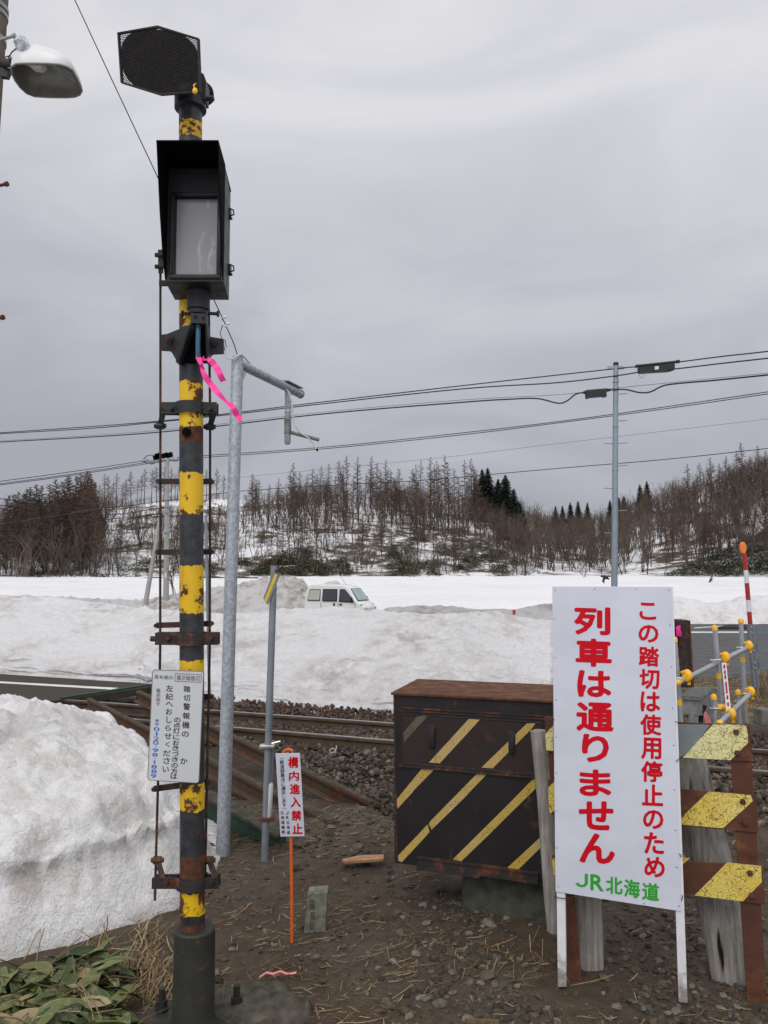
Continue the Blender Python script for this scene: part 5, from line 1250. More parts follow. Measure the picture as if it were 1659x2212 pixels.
def reflector_post():
    f = gnd(571, 1856, 0); Yp = f.y; top = at(592, 1222, Yp); r = thing('reflector_post', 'thin grey steel post with a slanted yellow and white reflector at its top', 'post', f)
    mb = MB(); mb.tube([f-V((0, 0, .05)), top], .0205, 20); mb.build('post_tube', MT['grey_post'], r)
    q = [T4(*p) for p in ()]
    T3 = crop(500, 1900, 800/1659); Yr = Yp-.03
    pts = [T3(*p) for p in ((1180, 768), (1225, 705), (1248, 742), (1247, 765), (1150, 1000), (1112, 945))]
    pl = MB(); pl.slab([at(*p, Yr) for p in pts], (0, -1, 0), .003); pb_ = pl.build('reflector_plate', MT['dark_zinc'], r, smooth_a=0)
    pl = MB(); pl.slab([at(*T3(*p), Yr-.001) for p in ((1208, 742), (1229, 752), (1140, 975), (1122, 958))], (0, -1, 0), .0012); pl.build('yellow_strip', MT['yellow_film'], pb_, smooth_a=0)
    for x, y in ((1222, 722),): b = MB(); p = at(*T3(x, y), Yr); b.cyl(p, p-V((0, .012, 0)), .008, n=6); b.build('bolt', MT['rust'], pb_)
    st = MB(); a, b = at(584, 1600, Yp-.0), at(579, 1770, Yp); off = V((.045, .02, 0)); st.tube([at(589, 1600, Yp+.02), at(581, 1772, Yp+.02)], .013, 14); st.build('stub_tube', MT['grey_post'], r)
    wh = MB(); wh.tube([at(583.5, 1692, Yp), at(584, 1696, Yp), at(580, 1766, Yp), at(580, 1769, Yp)], [.014, .0175, .0175, .014], 18); wh.build('white_sleeve', MT['white_cable'], r)
    cl = MB(); c = at(578, 1611, Yp); cl.box(c+V((0, -.01, 0)), .085, .05, .022); c2 = cl.build('clamp', MT['chrome'], r, bevel=.004)
    bt = MB(); p = at(587, 1606, Yp-.02); bt.cyl(p, p+V((.05, 0, .012)), .006, n=8); bt.build('clamp_bolt', MT['chrome'], c2)
    bd = MB()
    for y, h_ in ((1768, .02),): c = at(573, y, Yp); bd.box(c+V((.01, -.002, 0)), .085, .052, h_)
    bd.build('rusty_band', MT['rust'], r, bevel=.004)
reflector_post()
def thin_post():
    b = at(454, 1424, 10.6); t = at(444.5, 1112, 10.6); mb = MB(); mb.tube([b-V((0, 0, .5)), t], .021, 12); o = mb.build('snow_marker_post', MT['grey_post'], smooth_a=40, loc=b)
    tag(o, 'slim grey steel post rising from the snow bank behind the signal pole ladder', 'post')
thin_post()
# ------------------------------------------------------------------ lamp and lamp pole, top left
def lamp():
    Yp = 4.12
    a, b = at(-17, -60, Yp), at(-72, 700, Yp); 
    r = thing('lamp_pole', 'brown rusty pole with step bolts cut by the left edge of the picture', 'pole', V((b.x-.14, Yp, 0)))
    mb = MB(); mb.tube([V((b.x-.06, Yp, 0)), b, a, a+V((.01, 0, 1.2))], [.115, .10, .092, .088], 24); p_ = mb.build('pole_shaft', MT['rust_dark'] if False else plain('brown pole', (.15, .115, .085), .8, 0, .35, 7, .2, .4), r)
    for y in (18, 32, 86): bn = MB(); c = at(-17-(y+60)*.072, y, Yp); bn.cyl(c-V((0, 0, .012)), c+V((0, 0, .012)), .099, n=24); bn.build('steel_band', MT['zinc'], r)
    for x, y, x2, y2 in ((4, 90, 28, 78), (-12, 404, 12, 398), (-24, 690, 3, 686)):
        st = MB(); s, e = at(x-44, y+8, Yp-.06), at(x2, y2, Yp-.10); st.tube([s, e], .0085, 10); d = (e-s).normalized(); st.tube([e, e+d*.014], .014, 10); st.build('step_bolt', MT['zinc'] if y < 300 else MT['rust'], r)
    # lamp
    L = thing('street_lamp', 'white hooded street lamp with a photocell, on the pole at upper left', 'street lamp', at(30, 150, 4.0))
    rim_px = [(66, 400), (72, 440), (90, 478), (120, 520), (160, 555), (205, 573), (300, 578), (400, 579), (445, 575), (475, 562), (487, 540), (478, 510), (455, 460), (430, 418), (395, 395), (350, 382), (280, 378), (200, 376), (140, 377), (95, 380)]
    z0 = at(*T1(270, 480), 3.86).z
    rim = [gnd(*T1(*p), z0) for p in rim_px]
    # keep the opening from becoming too deep: tilt it a little
    cen = sum(rim, V((0, 0, 0)))/len(rim)
    m = len(rim)
    # shell: ridge above follows the outline seen in the picture
    ridge_px = [(92, 345), (90, 330), (96, 310), (118, 290), (150, 262), (180, 252), (240, 258), (300, 275), (345, 300), (390, 340), (420, 380), (440, 425), (425, 410), (400, 370), (360, 330), (310, 300), (250, 280), (190, 280), (140, 300), (110, 325)]
    Ym = cen.y
    ridge = [at(*T1(*p), Ym+.02*math.sin(i)) for i, p in enumerate(ridge_px)]
    order = rim; top = cen + V((-.03, .0, .135))
    sh = MB(); loops = [rim]
    for k, (s, hz_) in enumerate(((1.015, .012), (.985, .05), (.90, .085), (.74, .115), (.5, .135), (.2, .142))):
        loops.append([cen + V(((p.x-cen.x)*s - .06*(1-s)*.9, (p.y-cen.y)*s, (p.z-cen.z)*s + hz_*(1.12 - .45*max(0, (p.x-cen.x)/.2)*s))) for p in rim])
    sh.loft(loops, False, True); s_ = sh.build('lamp_hood', MT['lamp_white'], L, smooth_a=60)
    inn = MB(); lo2 = []
    for k, (s, hz_) in enumerate(((.985, .002), (.955, .04), (.87, .072), (.70, .10), (.45, .118), (.15, .124))):
        lo2.append([cen + V(((p.x-cen.x)*s - .06*(1-s)*.9, (p.y-cen.y)*s, hz_*(1.12 - .45*max(0, (p.x-cen.x)/.2)*s))) for p in rim])
    inn.loft(lo2, False, True); inn.build('reflector', MT['lamp_in'], s_, smooth_a=60)
    rr = MB(); rr.tube(rim+[rim[0], rim[1]], .005, 8, False); rr.build('rim', MT['lamp_in'], s_)
    bu = MB(); p = gnd(*T1(205, 395), z0+.01); bu.tube([p+V((-.05, 0, .03)), p+V((-.02, 0, .02)), p+V((.01, 0, .008)), p+V((.045, 0, 0)), p+V((.062, 0, -.002))], [.018, .02, .032, .03, .010], 16); bu.build('bulb', MT['glass_cream'], L)
    for q0, q1, q2, q3 in (((300, 384), (372, 402), (432, 440), (425, 428)), ((318, 398), (385, 424), (442, 462), (436, 448)), ((340, 418), (395, 445), (452, 484), (446, 470))):
        sl_ = MB(); sl_.tube([gnd(*T1(*q0), z0+.022), gnd(*T1(*q1), z0+.024), gnd(*T1(*q2), z0+.012)], .0055, 6); sl_.build('vent_slat', MT['zinc'], L)
    ph = MB(); p = at(*T1(150, 300), Ym-.10); d = V((-.25, -.45, .55)).normalized(); ph.tube([p-d*.02, p+d*.03, p+d*.055, p+d*.066], [.036, .036, .032, .012], 20); ph.build('photocell', MT['photocell'], L)
    pr = MB(); pr.tube([p-d*.045, p-d*.015], [.040, .040], 20); pr.build('photocell_base', MT['lamp_white'], L)
    br = MB(); c0, c1 = at(*T1(5, 380), Yp-.05), at(*T1(80, 370), Ym); br.tube([c0, c1], .022, 12); br.slab([at(*T1(0, 400), Yp-.1), at(*T1(60, 405), Yp-.12), at(*T1(40, 455), Yp-.12), at(*T1(0, 450), Yp-.1)], (0, -1, 0), .03); br.build('lamp_arm', MT['black_iron'], L)
    pt = MB(); pt.slab([at(*T1(10, 350), Yp-.13), at(*T1(70, 345), Yp-.13), at(*T1(78, 385), Yp-.13), at(*T1(14, 388), Yp-.13)], (0, -1, 0), .01); pt.build('mount_plate', MT['lamp_white'], L, bevel=.002)
    ca = MB(); ca.tube([at(*T1(x, y), Yp-.14) for x, y in ((100, 285), (70, 310), (50, 345), (40, 368), (28, 340), (60, 330), (72, 350), (50, 365))], .0035, 6); ca.build('lamp_cable', MT['cable'], L)
lamp()
# ------------------------------------------------------------------ railing and trackside gear at the right
YRr = 7.9
def railing():
    r = thing('pipe_railing', 'grey scaffold pipe railing with yellow caps and clamp covers, behind the striped barrier', 'railing', at(1545, 1600, YRr))
    def post(x0, y0, x1, y1, Y, bands, rad=.0243):
        t = at(*TR(x0, y0), Y); b0 = at(*TR(x1, y1), Y); d = (b0-t).normalized(); b = b0 + d*.35
        mb = MB(); mb.tube([t, b], rad, 16); p = mb.build('post', MT['pipe'], r)
        c = MB(); c.tube([t+d*.02, t-d*.012, t-d*.026, t-d*.034], [rad*1.18, rad*1.18, rad*.9, rad*.3], 16); c.build('post_cap', MT['yellow_plastic'], p)
        for q in bands: k = MB(); u = lerp(t, b0, q); k.tube([u-d*.028, u+d*.028], rad*1.06, 16); k.build('yellow_band', MT['yellow_plastic'], p)
    post(206, 812, 300, 2000, 7.5, (.76,)); post(790, 640, 900, 1900, 7.9, (.55,)); post(1170, 540, 1240, 2000, 8.5, (.38, .76)); post(778, 1645, 805, 2010, 7.6, ()); post(1130, 1575, 1150, 2020, 8.3, ())
    ru0, ru1 = at(*TR(250, 1435), 7.35), at(*TR(1300, 905), 8.45); rl0, rl1 = at(*TR(860, 2020), 7.3), at(*TR(1325, 1575), 8.2)
    for a, b in ((ru0, ru1), (rl0, rl1)):
        d = (b-a).normalized(); mb = MB(); mb.tube([a, b+d*.03], .0243, 16); k = mb.build('rail_pipe', MT['pipe'], r)
        c = MB(); c.tube([a+d*.02, a-d*.012, a-d*.022], [.030, .030, .016], 16); c.build('end_cap', MT['yellow_plastic'], k)
    def cover(x, y, Y, big=1.0, ang=.45):
        c = at(*TR(x, y), Y); mb = MB(); n = 18; loops = []; ax_ = (ru1-ru0).normalized(); s_ = ax_.cross(V((0, 0, 1))).normalized()
        for dy, s in ((-.030, .55), (-.026, .86), (-.014, 1.0), (.012, 1.0), (.022, .9), (.028, .6)):
            mb_ = []
            for i in range(n):
                a = 2*math.pi*i/n; rr = .041*(1+.30*max(0, math.cos(a-1.9))**2)*big
                mb_.append(c + ax_*dy*big + s_*math.cos(a)*rr*s + V((0, 0, math.sin(a)*rr*s*1.1 + .008)))
            loops.append(mb_)
        mb.loft(loops); mb.obox(c+V((-.04*big, 0, .045*big)), (.016*big, 0, .006*big), (0, .012, 0), (0, 0, .007*big)); mb.obox(c+V((.01, 0, -.05*big)), (.012*big, 0, 0), (0, .012, 0), (0, 0, .014*big))
        mb.build('clamp_cover', MT['yellow_plastic'], r, smooth_a=50)
    for x, y, Y, b in ((395, 1350, 7.42, 1.12), (950, 1080, 7.9, 1.05), (1290, 910, 8.4, 1.0), (1035, 1905, 7.55, 1.05), (1318, 1580, 8.15, 1.0), (1215, 1640, 8.4, .6), (1255, 1712, 8.2, .5)): cover(x, y, Y, b)
    lc = MB(); lc.tube([at(*TR(835, 1790), 7.7), at(*TR(850, 1790), 7.7), at(*TR(950, 1798), 7.75), at(*TR(962, 1798), 7.75)], [.02, .036, .034, .02], 14); lc.build('clamp_cover', MT['yellow_plastic'], r)
    for x, y, Y in ((790, 1100, 7.85), (1165, 920, 8.42), (785, 1800, 7.6), (900, 1930, 7.7), (1130, 1700, 8.25), (1215, 1588, 8.4), (270, 1360, 7.45)):
        cl = MB(); c = at(*TR(x, y), Y); cl.cyl(c+V((-.05, -.02, 0)), c+V((.05, -.02, 0)), .010, n=8); cl.cyl(c+V((-.03, -.02, -.008)), c+V((-.03, -.02, .012)), .016, n=6); cl.build('clamp', MT['chrome'], r)
    lb = MB(); lb.strip([at(*TR(922, 1140), 7.8), at(*TR(958, 1500), 7.7), at(*TR(992, 1840), 7.6)], .046, (1, 0, 0)); 
    o = lb.build('label_strip', MT['sign_white'], smooth_a=0, loc=at(*TR(958, 1500), 7.7)); tag(o, 'narrow white paper strip with red marks tied between the pipe railing rails', 'tag')
    rd = MB()
    for i, t in enumerate((.08, .2, .3, .44, .52, .6, .72, .86)):
        c = lerp(at(*TR(922, 1140), 7.79), at(*TR(992, 1840), 7.59), t); rd.slab([c+V((-.008, -.004, .02)), c+V((.008, -.004, .02)), c+V((.008, -.004, -.02)), c+V((-.008, -.004, -.02))], (0, -1, 0), .001)
    rd.build('red_marks', MT['red_ink'], o, smooth_a=0)
railing()
def junction_table():
    Y = 8.3; q = [at(*TR(295, 1640), 8.0), at(*TR(500, 1505), 8.9), at(*TR(778, 1512), 8.9), at(*TR(600, 1662), 8.0)]
    z = q[0].z; q = [gnd(*TR(295, 1640), z), gnd(*TR(500, 1505), z), gnd(*TR(778, 1512), z), gnd(*TR(600, 1662), z)]
    r = thing('junction_box', 'low grey metal junction stand with a ribbed plate top beside the railing', 'junction box', V((q[0].x+.3, q[0].y+.3, -.25)))
    mb = MB(); N = 9
    for i in range(N):
        a0, a1 = lerp(q[0], q[3], i/N), lerp(q[0], q[3], (i+.55)/N); b0, b1 = lerp(q[1], q[2], i/N), lerp(q[1], q[2], (i+.55)/N)
        mb.slab([a0+V((0, 0, .012)), a1+V((0, 0, .012)), b1+V((0, 0, .012)), b0+V((0, 0, .012))], (0, 0, 1), .010)
    mb.slab(q, (0, 0, 1), .02); mb.build('ribbed_top', MT['dark_zinc'], r, smooth_a=0)
    bx = MB(); k = lerp; cc = sum(q, V((0, 0, 0)))/4; qi = [k(cc, p, .94)-V((0, 0, .022)) for p in q]; bx.slab(qi, (0, 0, 1), .15); bx.build('box_body', MT['zinc'], r, smooth_a=0)
    for p in (lerp(qi[0], qi[3], .62), lerp(qi[1], qi[2], .9)): lg = MB(); lg.box(p+V((0, .03, -.33)), .08, .05, .40); lg.build('leg', MT['zinc'], r, smooth_a=0)
    hs = MB(); hs.tube([at(*TR(x, y), 8.0) for x, y in ((650, 1760), (620, 1830), (595, 1920), (580, 2010), (575, 2060))], .022, 10); o = hs.build('black_hose', MT['rubber'], smooth_a=60, loc=at(*TR(600, 1900), 8.0)); tag(o, 'thick black hose hanging from the junction stand by the railing', 'hose')
    rb = MB(); P = [at(*TR(x, y), 7.95) for x, y in ((655, 1850), (660, 1900), (685, 1960), (700, 2020))]; rb.strip(P, [.02, .05, .06, .06], (1, 0, 0)); o = rb.build('tape_scrap', MT['pink_old'], smooth_a=180, loc=P[0]); tag(o, 'salmon pink tape hanging by the black hose under the junction stand', 'tape')
    Yc = 9.4; q = [at(*TR(205, 527), Yc), at(*TR(432, 527), Yc), at(*TR(490, 1500), Yc), at(*TR(290, 1500), Yc)]
    r = thing('rusty_cabinet', 'tall narrow dark brown rusted steel cabinet right of the big white sign', 'cabinet', (q[2]+q[3])/2)
    mb = MB(); mb.slab(q, (0, -1, 0), .3); mb.build('cabinet_body', MT['rust_dark'], r, smooth_a=0)
    s = MB(); s.slab([at(*TR(418, 527), Yc-.012), at(*TR(437, 535), Yc-.012), at(*TR(494, 1500), Yc-.012), at(*TR(462, 1500), Yc-.012)], (0, -1, 0), .03); s.build('flange', MT['rust'], r, smooth_a=0)
    a = MB(); a.slab([at(*TR(200, 515), Yc-.02), at(*TR(218, 515), Yc-.02), at(*TR(218, 535), Yc-.02), at(*TR(200, 535), Yc-.02)], (0, -1, 0), .04); a.bar(at(*TR(214, 600), Yc-.05), at(*TR(238, 860), Yc-.05), .05, .03, (0, 1, 0)); a.build('hasp', MT['matt_black'], r, smooth_a=0)
    rb = MB(); Yk = Yc-.1; rb.strip([at(*TR(225, 635), Yk), at(*TR(255, 645), Yk-.02), at(*TR(292, 632), Yk)], [.03, .07, .06], (0, 0, 1)); rb.strip([at(*TR(262, 645), Yk-.02), at(*TR(268, 700), Yk-.02), at(*TR(272, 758), Yk)], [.04, .06, .07], (1, 0, 0))
    o = rb.build('ribbon', MT['pink'], smooth_a=180, loc=at(*TR(260, 650), Yk)); tag(o, 'pink ribbon tied on the tall rusty cabinet right of the white sign', 'ribbon')
junction_table()
def snow_guard():
    Yg = 10.8; zt = at(1630, 1350, Yg).z
    r = thing('guard_fence', 'grey steel guard post carrying three wide horizontal panels, at the right edge by the road', 'fence', at(1635, 1485, Yg))
    mb = MB(); q = [at(*TR(x, y), Yg) for x, y in ((1280, 590), (1360, 590), (1450, 1500), (1360, 1500))]; mb.slab(q, (0, -1, 0), .06)
    mb.slab([at(*TR(x, y), Yg-.01) for x, y in ((1335, 590), (1362, 590), (1452, 1500), (1415, 1500))], (0, -1, 0), .09)
    mb.build('post', MT['guard'], r, smooth_a=0)
    for k, (y0, y1, x0) in enumerate(((590, 735, 1362), (845, 990, 1395), (1105, 1240, 1420))):
        p = MB(); p.slab([at(*TR(x, y), Yg+.01) for x, y in ((x0, y0), (2500, y0+8), (2500, y1+8), (x0+14, y1))], (0, -1, 0), .02); p.slab([at(*TR(x, y), Yg-.004) for x, y in ((x0, y1-12), (2500, y1-6), (2500, y1+4), (x0+14, y1-2))], (0, -1, 0), .02); p.build('panel', MT['guard'], r, smooth_a=0)
    b = MB()
    for x, y in ((1317, 625), (1325, 702), (1342, 880), (1350, 960), (1366, 1137), (1374, 1217)): b = MB(); c = at(*TR(x, y), Yg); b.cyl(c, c-V((0, .012, 0)), .016, n=8); b.build('bolt', MT['zinc'], r)
    # red and white snow pole
    Yp = 11.0; tp, bt = at(1608, 1194, Yp), at(1625, 1400, Yp)
    r = thing('snow_pole', 'leaning red and white banded snow pole with an orange reflector on top', 'snow pole', bt)
    ys = [1194, 1232, 1260, 1296.5, 1322, 1400]
    for i in range(5):
        f0, f1 = (ys[i]-1194)/206, (ys[i+1]-1194)/206; m = MB(); m.tube([lerp(tp, bt, f0), lerp(tp, bt, f1)], .031, 18); m.build('band', MT['snow_red' if i % 2 == 0 else 'snow_white'], r)
    c = MB(); d = (tp-bt).normalized(); c.tube([tp, tp+d*.03, tp+d*.06], [.034, .03, .016], 16); c.build('neck', MT['matt_black'], r)
    h = at(1604.6, 1184, Yp-.01); o = MB(); n = 24; L = lambda s, dy: [h+V((.043*s*math.cos(2*math.pi*k/n), dy, .088*s*math.sin(2*math.pi*k/n))) for k in range(n)]
    o.loft([L(.85, -.03), L(1, -.02), L(1, .02), L(.85, .03)]); o.build('reflector', MT['orange_reflector'], r, smooth_a=30)
    # tiny marker far left of the sign
    Ym = 17; a, b = at(1110.5, 1317, Ym), at(1110, 1337, Ym); r = thing('marker_stake', 'tiny red and white marker stake in the snow bank, left of the white sign', 'stake', b)
    m = MB(); m.cyl(a, lerp(a, b, .55), .032, n=10); m.build('red_top', MT['snow_red'], r); m = MB(); m.cyl(lerp(a, b, .55), b-V((0, 0, .3)), .032, n=10); m.build('white_shaft', MT['snow_white'], r)
    # short concrete post at the right edge
    q = [at(*TR(x, y), 8.8) for x, y in ((1463, 1830), (1700, 1830), (1700, 2060), (1463, 2060))]; m = MB(); m.slab(q, (0, -1, 0), .2); o = m.build('concrete_post', MT['concrete'], smooth_a=0, bevel=.015, loc=q[3]); tag(o, 'short pale concrete block cut by the right edge beyond the barrier', 'block')
snow_guard()
# ------------------------------------------------------------------ utility poles and wires
YB = 29.0
def poles():
    t, b = at(1330.5, 790, YB), at(1327, 1275, YB); b = b + (b-t).normalized()*1.6
    r = thing('steel_pole', 'tall slender blue grey steel utility pole rising behind the white sign', 'utility pole', b)
    mb = MB(); mb.tube([b, t], [.125, .095], 18); mb.build('pole_shaft', MT['blue_pole'], r)
    c = MB(); c.tube([t, t+V((0, 0, .12))], .10, 16); c.build('pole_cap', MT['cable'], r)
    for y in (826, 840, 924, 1019, 1117, 1218): q = lerp(t, b, (y-790)/(1275-790)*(1-1.6/((b-t).length))); bn = MB(); bn.cyl(q-V((0, 0, .025)), q+V((0, 0, .025)), .118, n=18); bn.build('steel_band', MT['zinc'], r)
    cr = MB(); q = t-V((0, 0, .08)); cr.box(q, .62, .10, .10); cr.build('crossarm', MT['zinc'], r)
    for y, sd in ((851.5, 1), (909.5, 1), (958, 1), (959, -1), (1006.5, 1), (1055.5, -1), (1103.5, 1), (1152, -1), (1202, 1)):
        p = at(1330, y, YB); s = MB(); s.cyl(p+V((.09*sd, -.02, 0)), p+V((.44*sd, -.02, .02)), .016, n=8); s.build('step_bolt', MT['grey_post'], r)
    # concrete pole with strut, far left
    Yc = 42; t, b = at(361.5, 992, Yc), at(359, 1304, Yc); b2 = b-V((0, 0, 1.2))
    r = thing('concrete_pole', 'concrete utility pole with cluttered crossarm and leaning strut in the left snow field', 'utility pole', b)
    mb = MB(); mb.tube([b2, t], [.17, .10], 18); mb.build('pole_shaft', MT['concrete_pole'], r)
    s = MB(); s.tube([at(312, 1300, Yc-.6)-V((0, 0, .5)), at(346, 1118, Yc-.1)], [.14, .09], 14); s.build('strut', MT['concrete_pole'], r)
    x = MB(); z1 = at(360, 1001, Yc).z
    x.bar(at(318, 999, Yc-.5), at(382, 993, Yc+.6), .09, .09); x.build('crossarm', MT['zinc'], r, smooth_a=0); x = MB(); x.bar(at(316, 997, Yc-.7), at(378, 991, Yc+.2), .07, .07); x.build('crossarm', MT['zinc'], r, smooth_a=0)
    for px, py in ((314, 995), (322, 998), (330, 999), (345, 996), (372, 992), (380, 993)):
        ins = MB(); p = at(px, py, Yc); ins.tube([p+V((-.22, 0, -.03)), p+V((-.1, 0, -.02)), p+V((.1, 0, .02)), p+V((.2, 0, .03))], [.03, .10, .10, .03], 10); ins.build('insulator', MT['blue_pole'], r)
    sw = MB()
    for px, py in ((342, 984), (356, 984), (366, 983), (338, 988)):
        p = at(px, py, Yc); sw.obox(p, (.16, 0, .05), (0, .1, 0), (-.03, 0, .12))
    sw.tube([at(310, 992, Yc), at(318, 984, Yc), at(330, 983, Yc), at(335, 992, Yc)], .02, 6); sw.build('switchgear', MT['matt_black'], r, smooth_a=0)
    for y in (1080, 1094, 1107, 1150): p = at(361, y, Yc); br = MB(); br.box(p+V((-.05, -.1, 0)), .42, .12, .07); br.build('bracket', MT['blue_pole'], r, smooth_a=0)
    pl = MB(); pl.slab([at(x_, y_, Yc-.2) for x_, y_ in ((356, 1237), (359.5, 1237), (359.5, 1249), (356, 1249))], (0, -1, 0), .02); pl.build('number_plate', MT['snow_white'], r, smooth_a=0)
    # wires: measured points, each at a believable distance
    def wire(pts, rad, label, mat='cable', cat='cable', group=None):
        P = [at(x, y, Y) for x, y, Y in pts]; Q = []
        n = len(P)
        for i in range(n-1):
            p0, p1, p2, p3 = P[max(i-1, 0)], P[i], P[i+1], P[min(i+2, n-1)]
            for j in range(8):
                t = j/8; Q.append(.5*((2*p1) + (p2-p0)*t + (2*p0-5*p1+4*p2-p3)*t*t + (3*p1-p0-3*p2+p3)*t**3))
        Q.append(P[-1]); m = MB(); m.tube(Q, rad, 5); o = m.build('overhead_cable', MT[mat], smooth_a=180, loc=P[0]); tag(o, label, cat, group)
    B = YB
    wire([(-300, 957, 47), (0, 935, 43), (340, 910, 38), (700, 868, 34), (1000, 833, 31), (1325, 797, B), (1373, 793, B-.5)], .024, 'topmost long cable crossing the sky to the head of the blue grey pole')
    wire([(1467, 782, B-1.2), (1560, 770, 26.5), (1659, 759, 25), (1900, 728, 22)], .024, 'cable running from the large black splice box out at the upper right')
    wire([(-300, 955, 47.3), (0, 937, 43.3), (200, 925, 40), (340, 912, 38.3), (520, 893, 36), (700, 872, 34.2), (1000, 840, 31.3), (1200, 827, 30), (1330, 812, B-.1), (1400, 801, B-.6), (1458, 797, B-1.1), (1560, 785, 26.5), (1659, 774, 25), (1900, 748, 22)], .026, 'second cable from the top, slung just below the topmost one')
    wire([(-300, 972, 47), (0, 955, 43), (340, 934, 38), (700, 894, 34), (1000, 869, 31), (1100, 862.5, 30.3), (1160, 861, 30), (1205, 871, 29.6), (1225, 866, 29.4), (1245, 851, 29.2), (1268, 848, 29)], .030, 'third cable from the top, dipping into the small black splice box')
    wire([(1310, 843, B), (1350, 841.5, B-.2), (1381, 848, 28.4), (1405, 846.5, 28), (1434, 833, 27.7), (1480, 827, 27.2), (1540, 822, 26.5), (1659, 810, 25), (1900, 786, 22)], .030, 'thick cable sagging right of the blue grey pole below the large splice box')
    wire([(-300, 968, 47), (0, 952.5, 43), (340, 930, 38), (700, 890, 34), (1000, 864, 31), (1207, 852.5, 29.8), (1334, 838, B), (1659, 806, 25), (1900, 780, 22)], .010, 'thin messenger wire above the thick third cable', 'thin_wire')
    wire([(383, 988, 42), (700, 966, 39), (1000, 935, 36.5), (1207, 910.6, 35), (1430, 880, 33), (1659, 846.5, 31), (1900, 812, 29)], .020, 'upper of two parallel power wires below the splice boxes')
    wire([(383, 992, 42.3), (700, 969.5, 39.3), (1000, 939, 36.8), (1207, 913.5, 35.3), (1430, 884, 33.3), (1659, 851, 31.3), (1900, 818, 29)], .020, 'lower of two parallel power wires below the splice boxes')
    wire([(300, 1058, 60), (520, 1031, 58), (932, 991, 54), (1207, 958, 51), (1659, 905, 47), (1900, 875, 45)], .012, 'very thin grey wire crossing above the bare trees', 'thin_wire')
    wire([(360, 1082, 42), (520, 1061, 42), (760, 1046, 41), (932, 1036, 40), (1207, 1011.6, 38), (1430, 993, 36), (1659, 968.6, 34), (1900, 940, 32)], .019, 'lowest long dark cable crossing in front of the tree tops')
    for i, (y0, x1, y1, lab) in enumerate(((1039.7, 309.5, 995.6, 'upper'), (1045, 317, 998.7, 'middle'), (1047.7, 328, 1000, 'lower'))):
        wire([(-300, y0+38, 33), (0, y0, 37), (160, y0-21.5, 39.5), (x1, y1, 42)], .018, lab+' of three power wires leaving the concrete pole to the left')
    for i, (pts, lab) in enumerate(((((-300, 1024, 34), (0, 1076.8, 38), (106, 1092.7, 39.5), (233, 1096.6, 41), (361, 1081, 42)), 'upper sagging cable in front of the dense larches at left'), (((-300, 1036, 34), (0, 1091, 38), (148, 1112.5, 40), (260, 1110, 41), (361, 1094, 42)), 'middle sagging cable in front of the dense larches at left'), (((-300, 1046, 34), (0, 1099, 38), (137.6, 1121.7, 40), (238, 1121.7, 41), (361, 1107, 42)), 'lower sagging cable in front of the dense larches at left'))): wire(pts, .019, lab)
    wire([(-300, 1204, 50), (0, 1160, 46), (172, 1137, 44), (361, 1107, 42)], .017, 'cable rising from the left edge to the concrete pole bracket')
    wire([(-300, 1162, 50), (0, 1131, 46), (190, 1102, 44), (361, 1069, 42)], .008, 'faint thin wire rising to the concrete pole over the left trees', 'thin_wire')
    # splice boxes hang on the cables
    Ys = B-.85; r = thing('splice_box', 'large black cable splice box hanging on the top cables right of the pole', 'splice box', at(1420, 792, Ys))
    m = MB(); m.slab([at(1381, 793, Ys-.1), at(1458, 783.5, Ys-.1), at(1458, 798, Ys-.1), at(1448, 801, Ys-.1), at(1384, 805, Ys-.1), at(1381, 802, Ys-.1)], (0, -1, 0), .22); m.build('box_body', MT['cable'], r, smooth_a=0)
    m = MB(); m.tube([at(1373, 791.5, Ys), at(1379, 790.5, Ys), at(1380, 790.3, Ys), at(1460, 781.5, Ys), at(1462, 781.3, Ys), at(1468, 780.6, Ys)], [.06, .07, .05, .05, .07, .06], 12); m.build('tube', MT['cable'], r)
    m = MB(); m.slab([at(x, y, Ys-.105) for x, y in ((1414.5, 791.5), (1423, 790.5), (1423, 797.5), (1414.5, 798.5))], (0, -1, 0), .004); m.build('white_label', MT['snow_white'], r, smooth_a=0)
    m = MB(); m.tube([at(x, y, Ys-.05) for x, y in ((1376, 796), (1380, 800), (1381, 812), (1386, 818), (1390, 815), (1390, 808), (1386, 804))], .008, 5); m.build('wire_loop', MT['thin_wire'], r)
    Ys = B; r = thing('splice_box', 'small black cable splice box hanging left of the blue grey pole', 'splice box', at(1288, 850, Ys))
    m = MB(); m.slab([at(1266, 844, Ys-.1), at(1310, 840.5, Ys-.1), at(1311, 856, Ys-.1), at(1305, 857, Ys-.1), at(1303, 855.5, Ys-.1), at(1275, 858, Ys-.1), at(1272, 860, Ys-.1), at(1267, 859, Ys-.1)], (0, -1, 0), .2); m.build('box_body', MT['cable'], r, smooth_a=0)
    m = MB(); m.tube([at(1260, 848.5, Ys), at(1268, 846, Ys), at(1310, 842.5, Ys), at(1318, 842.5, Ys)], [.05, .07, .07, .05], 12); m.build('tube', MT['cable'], r)
poles()
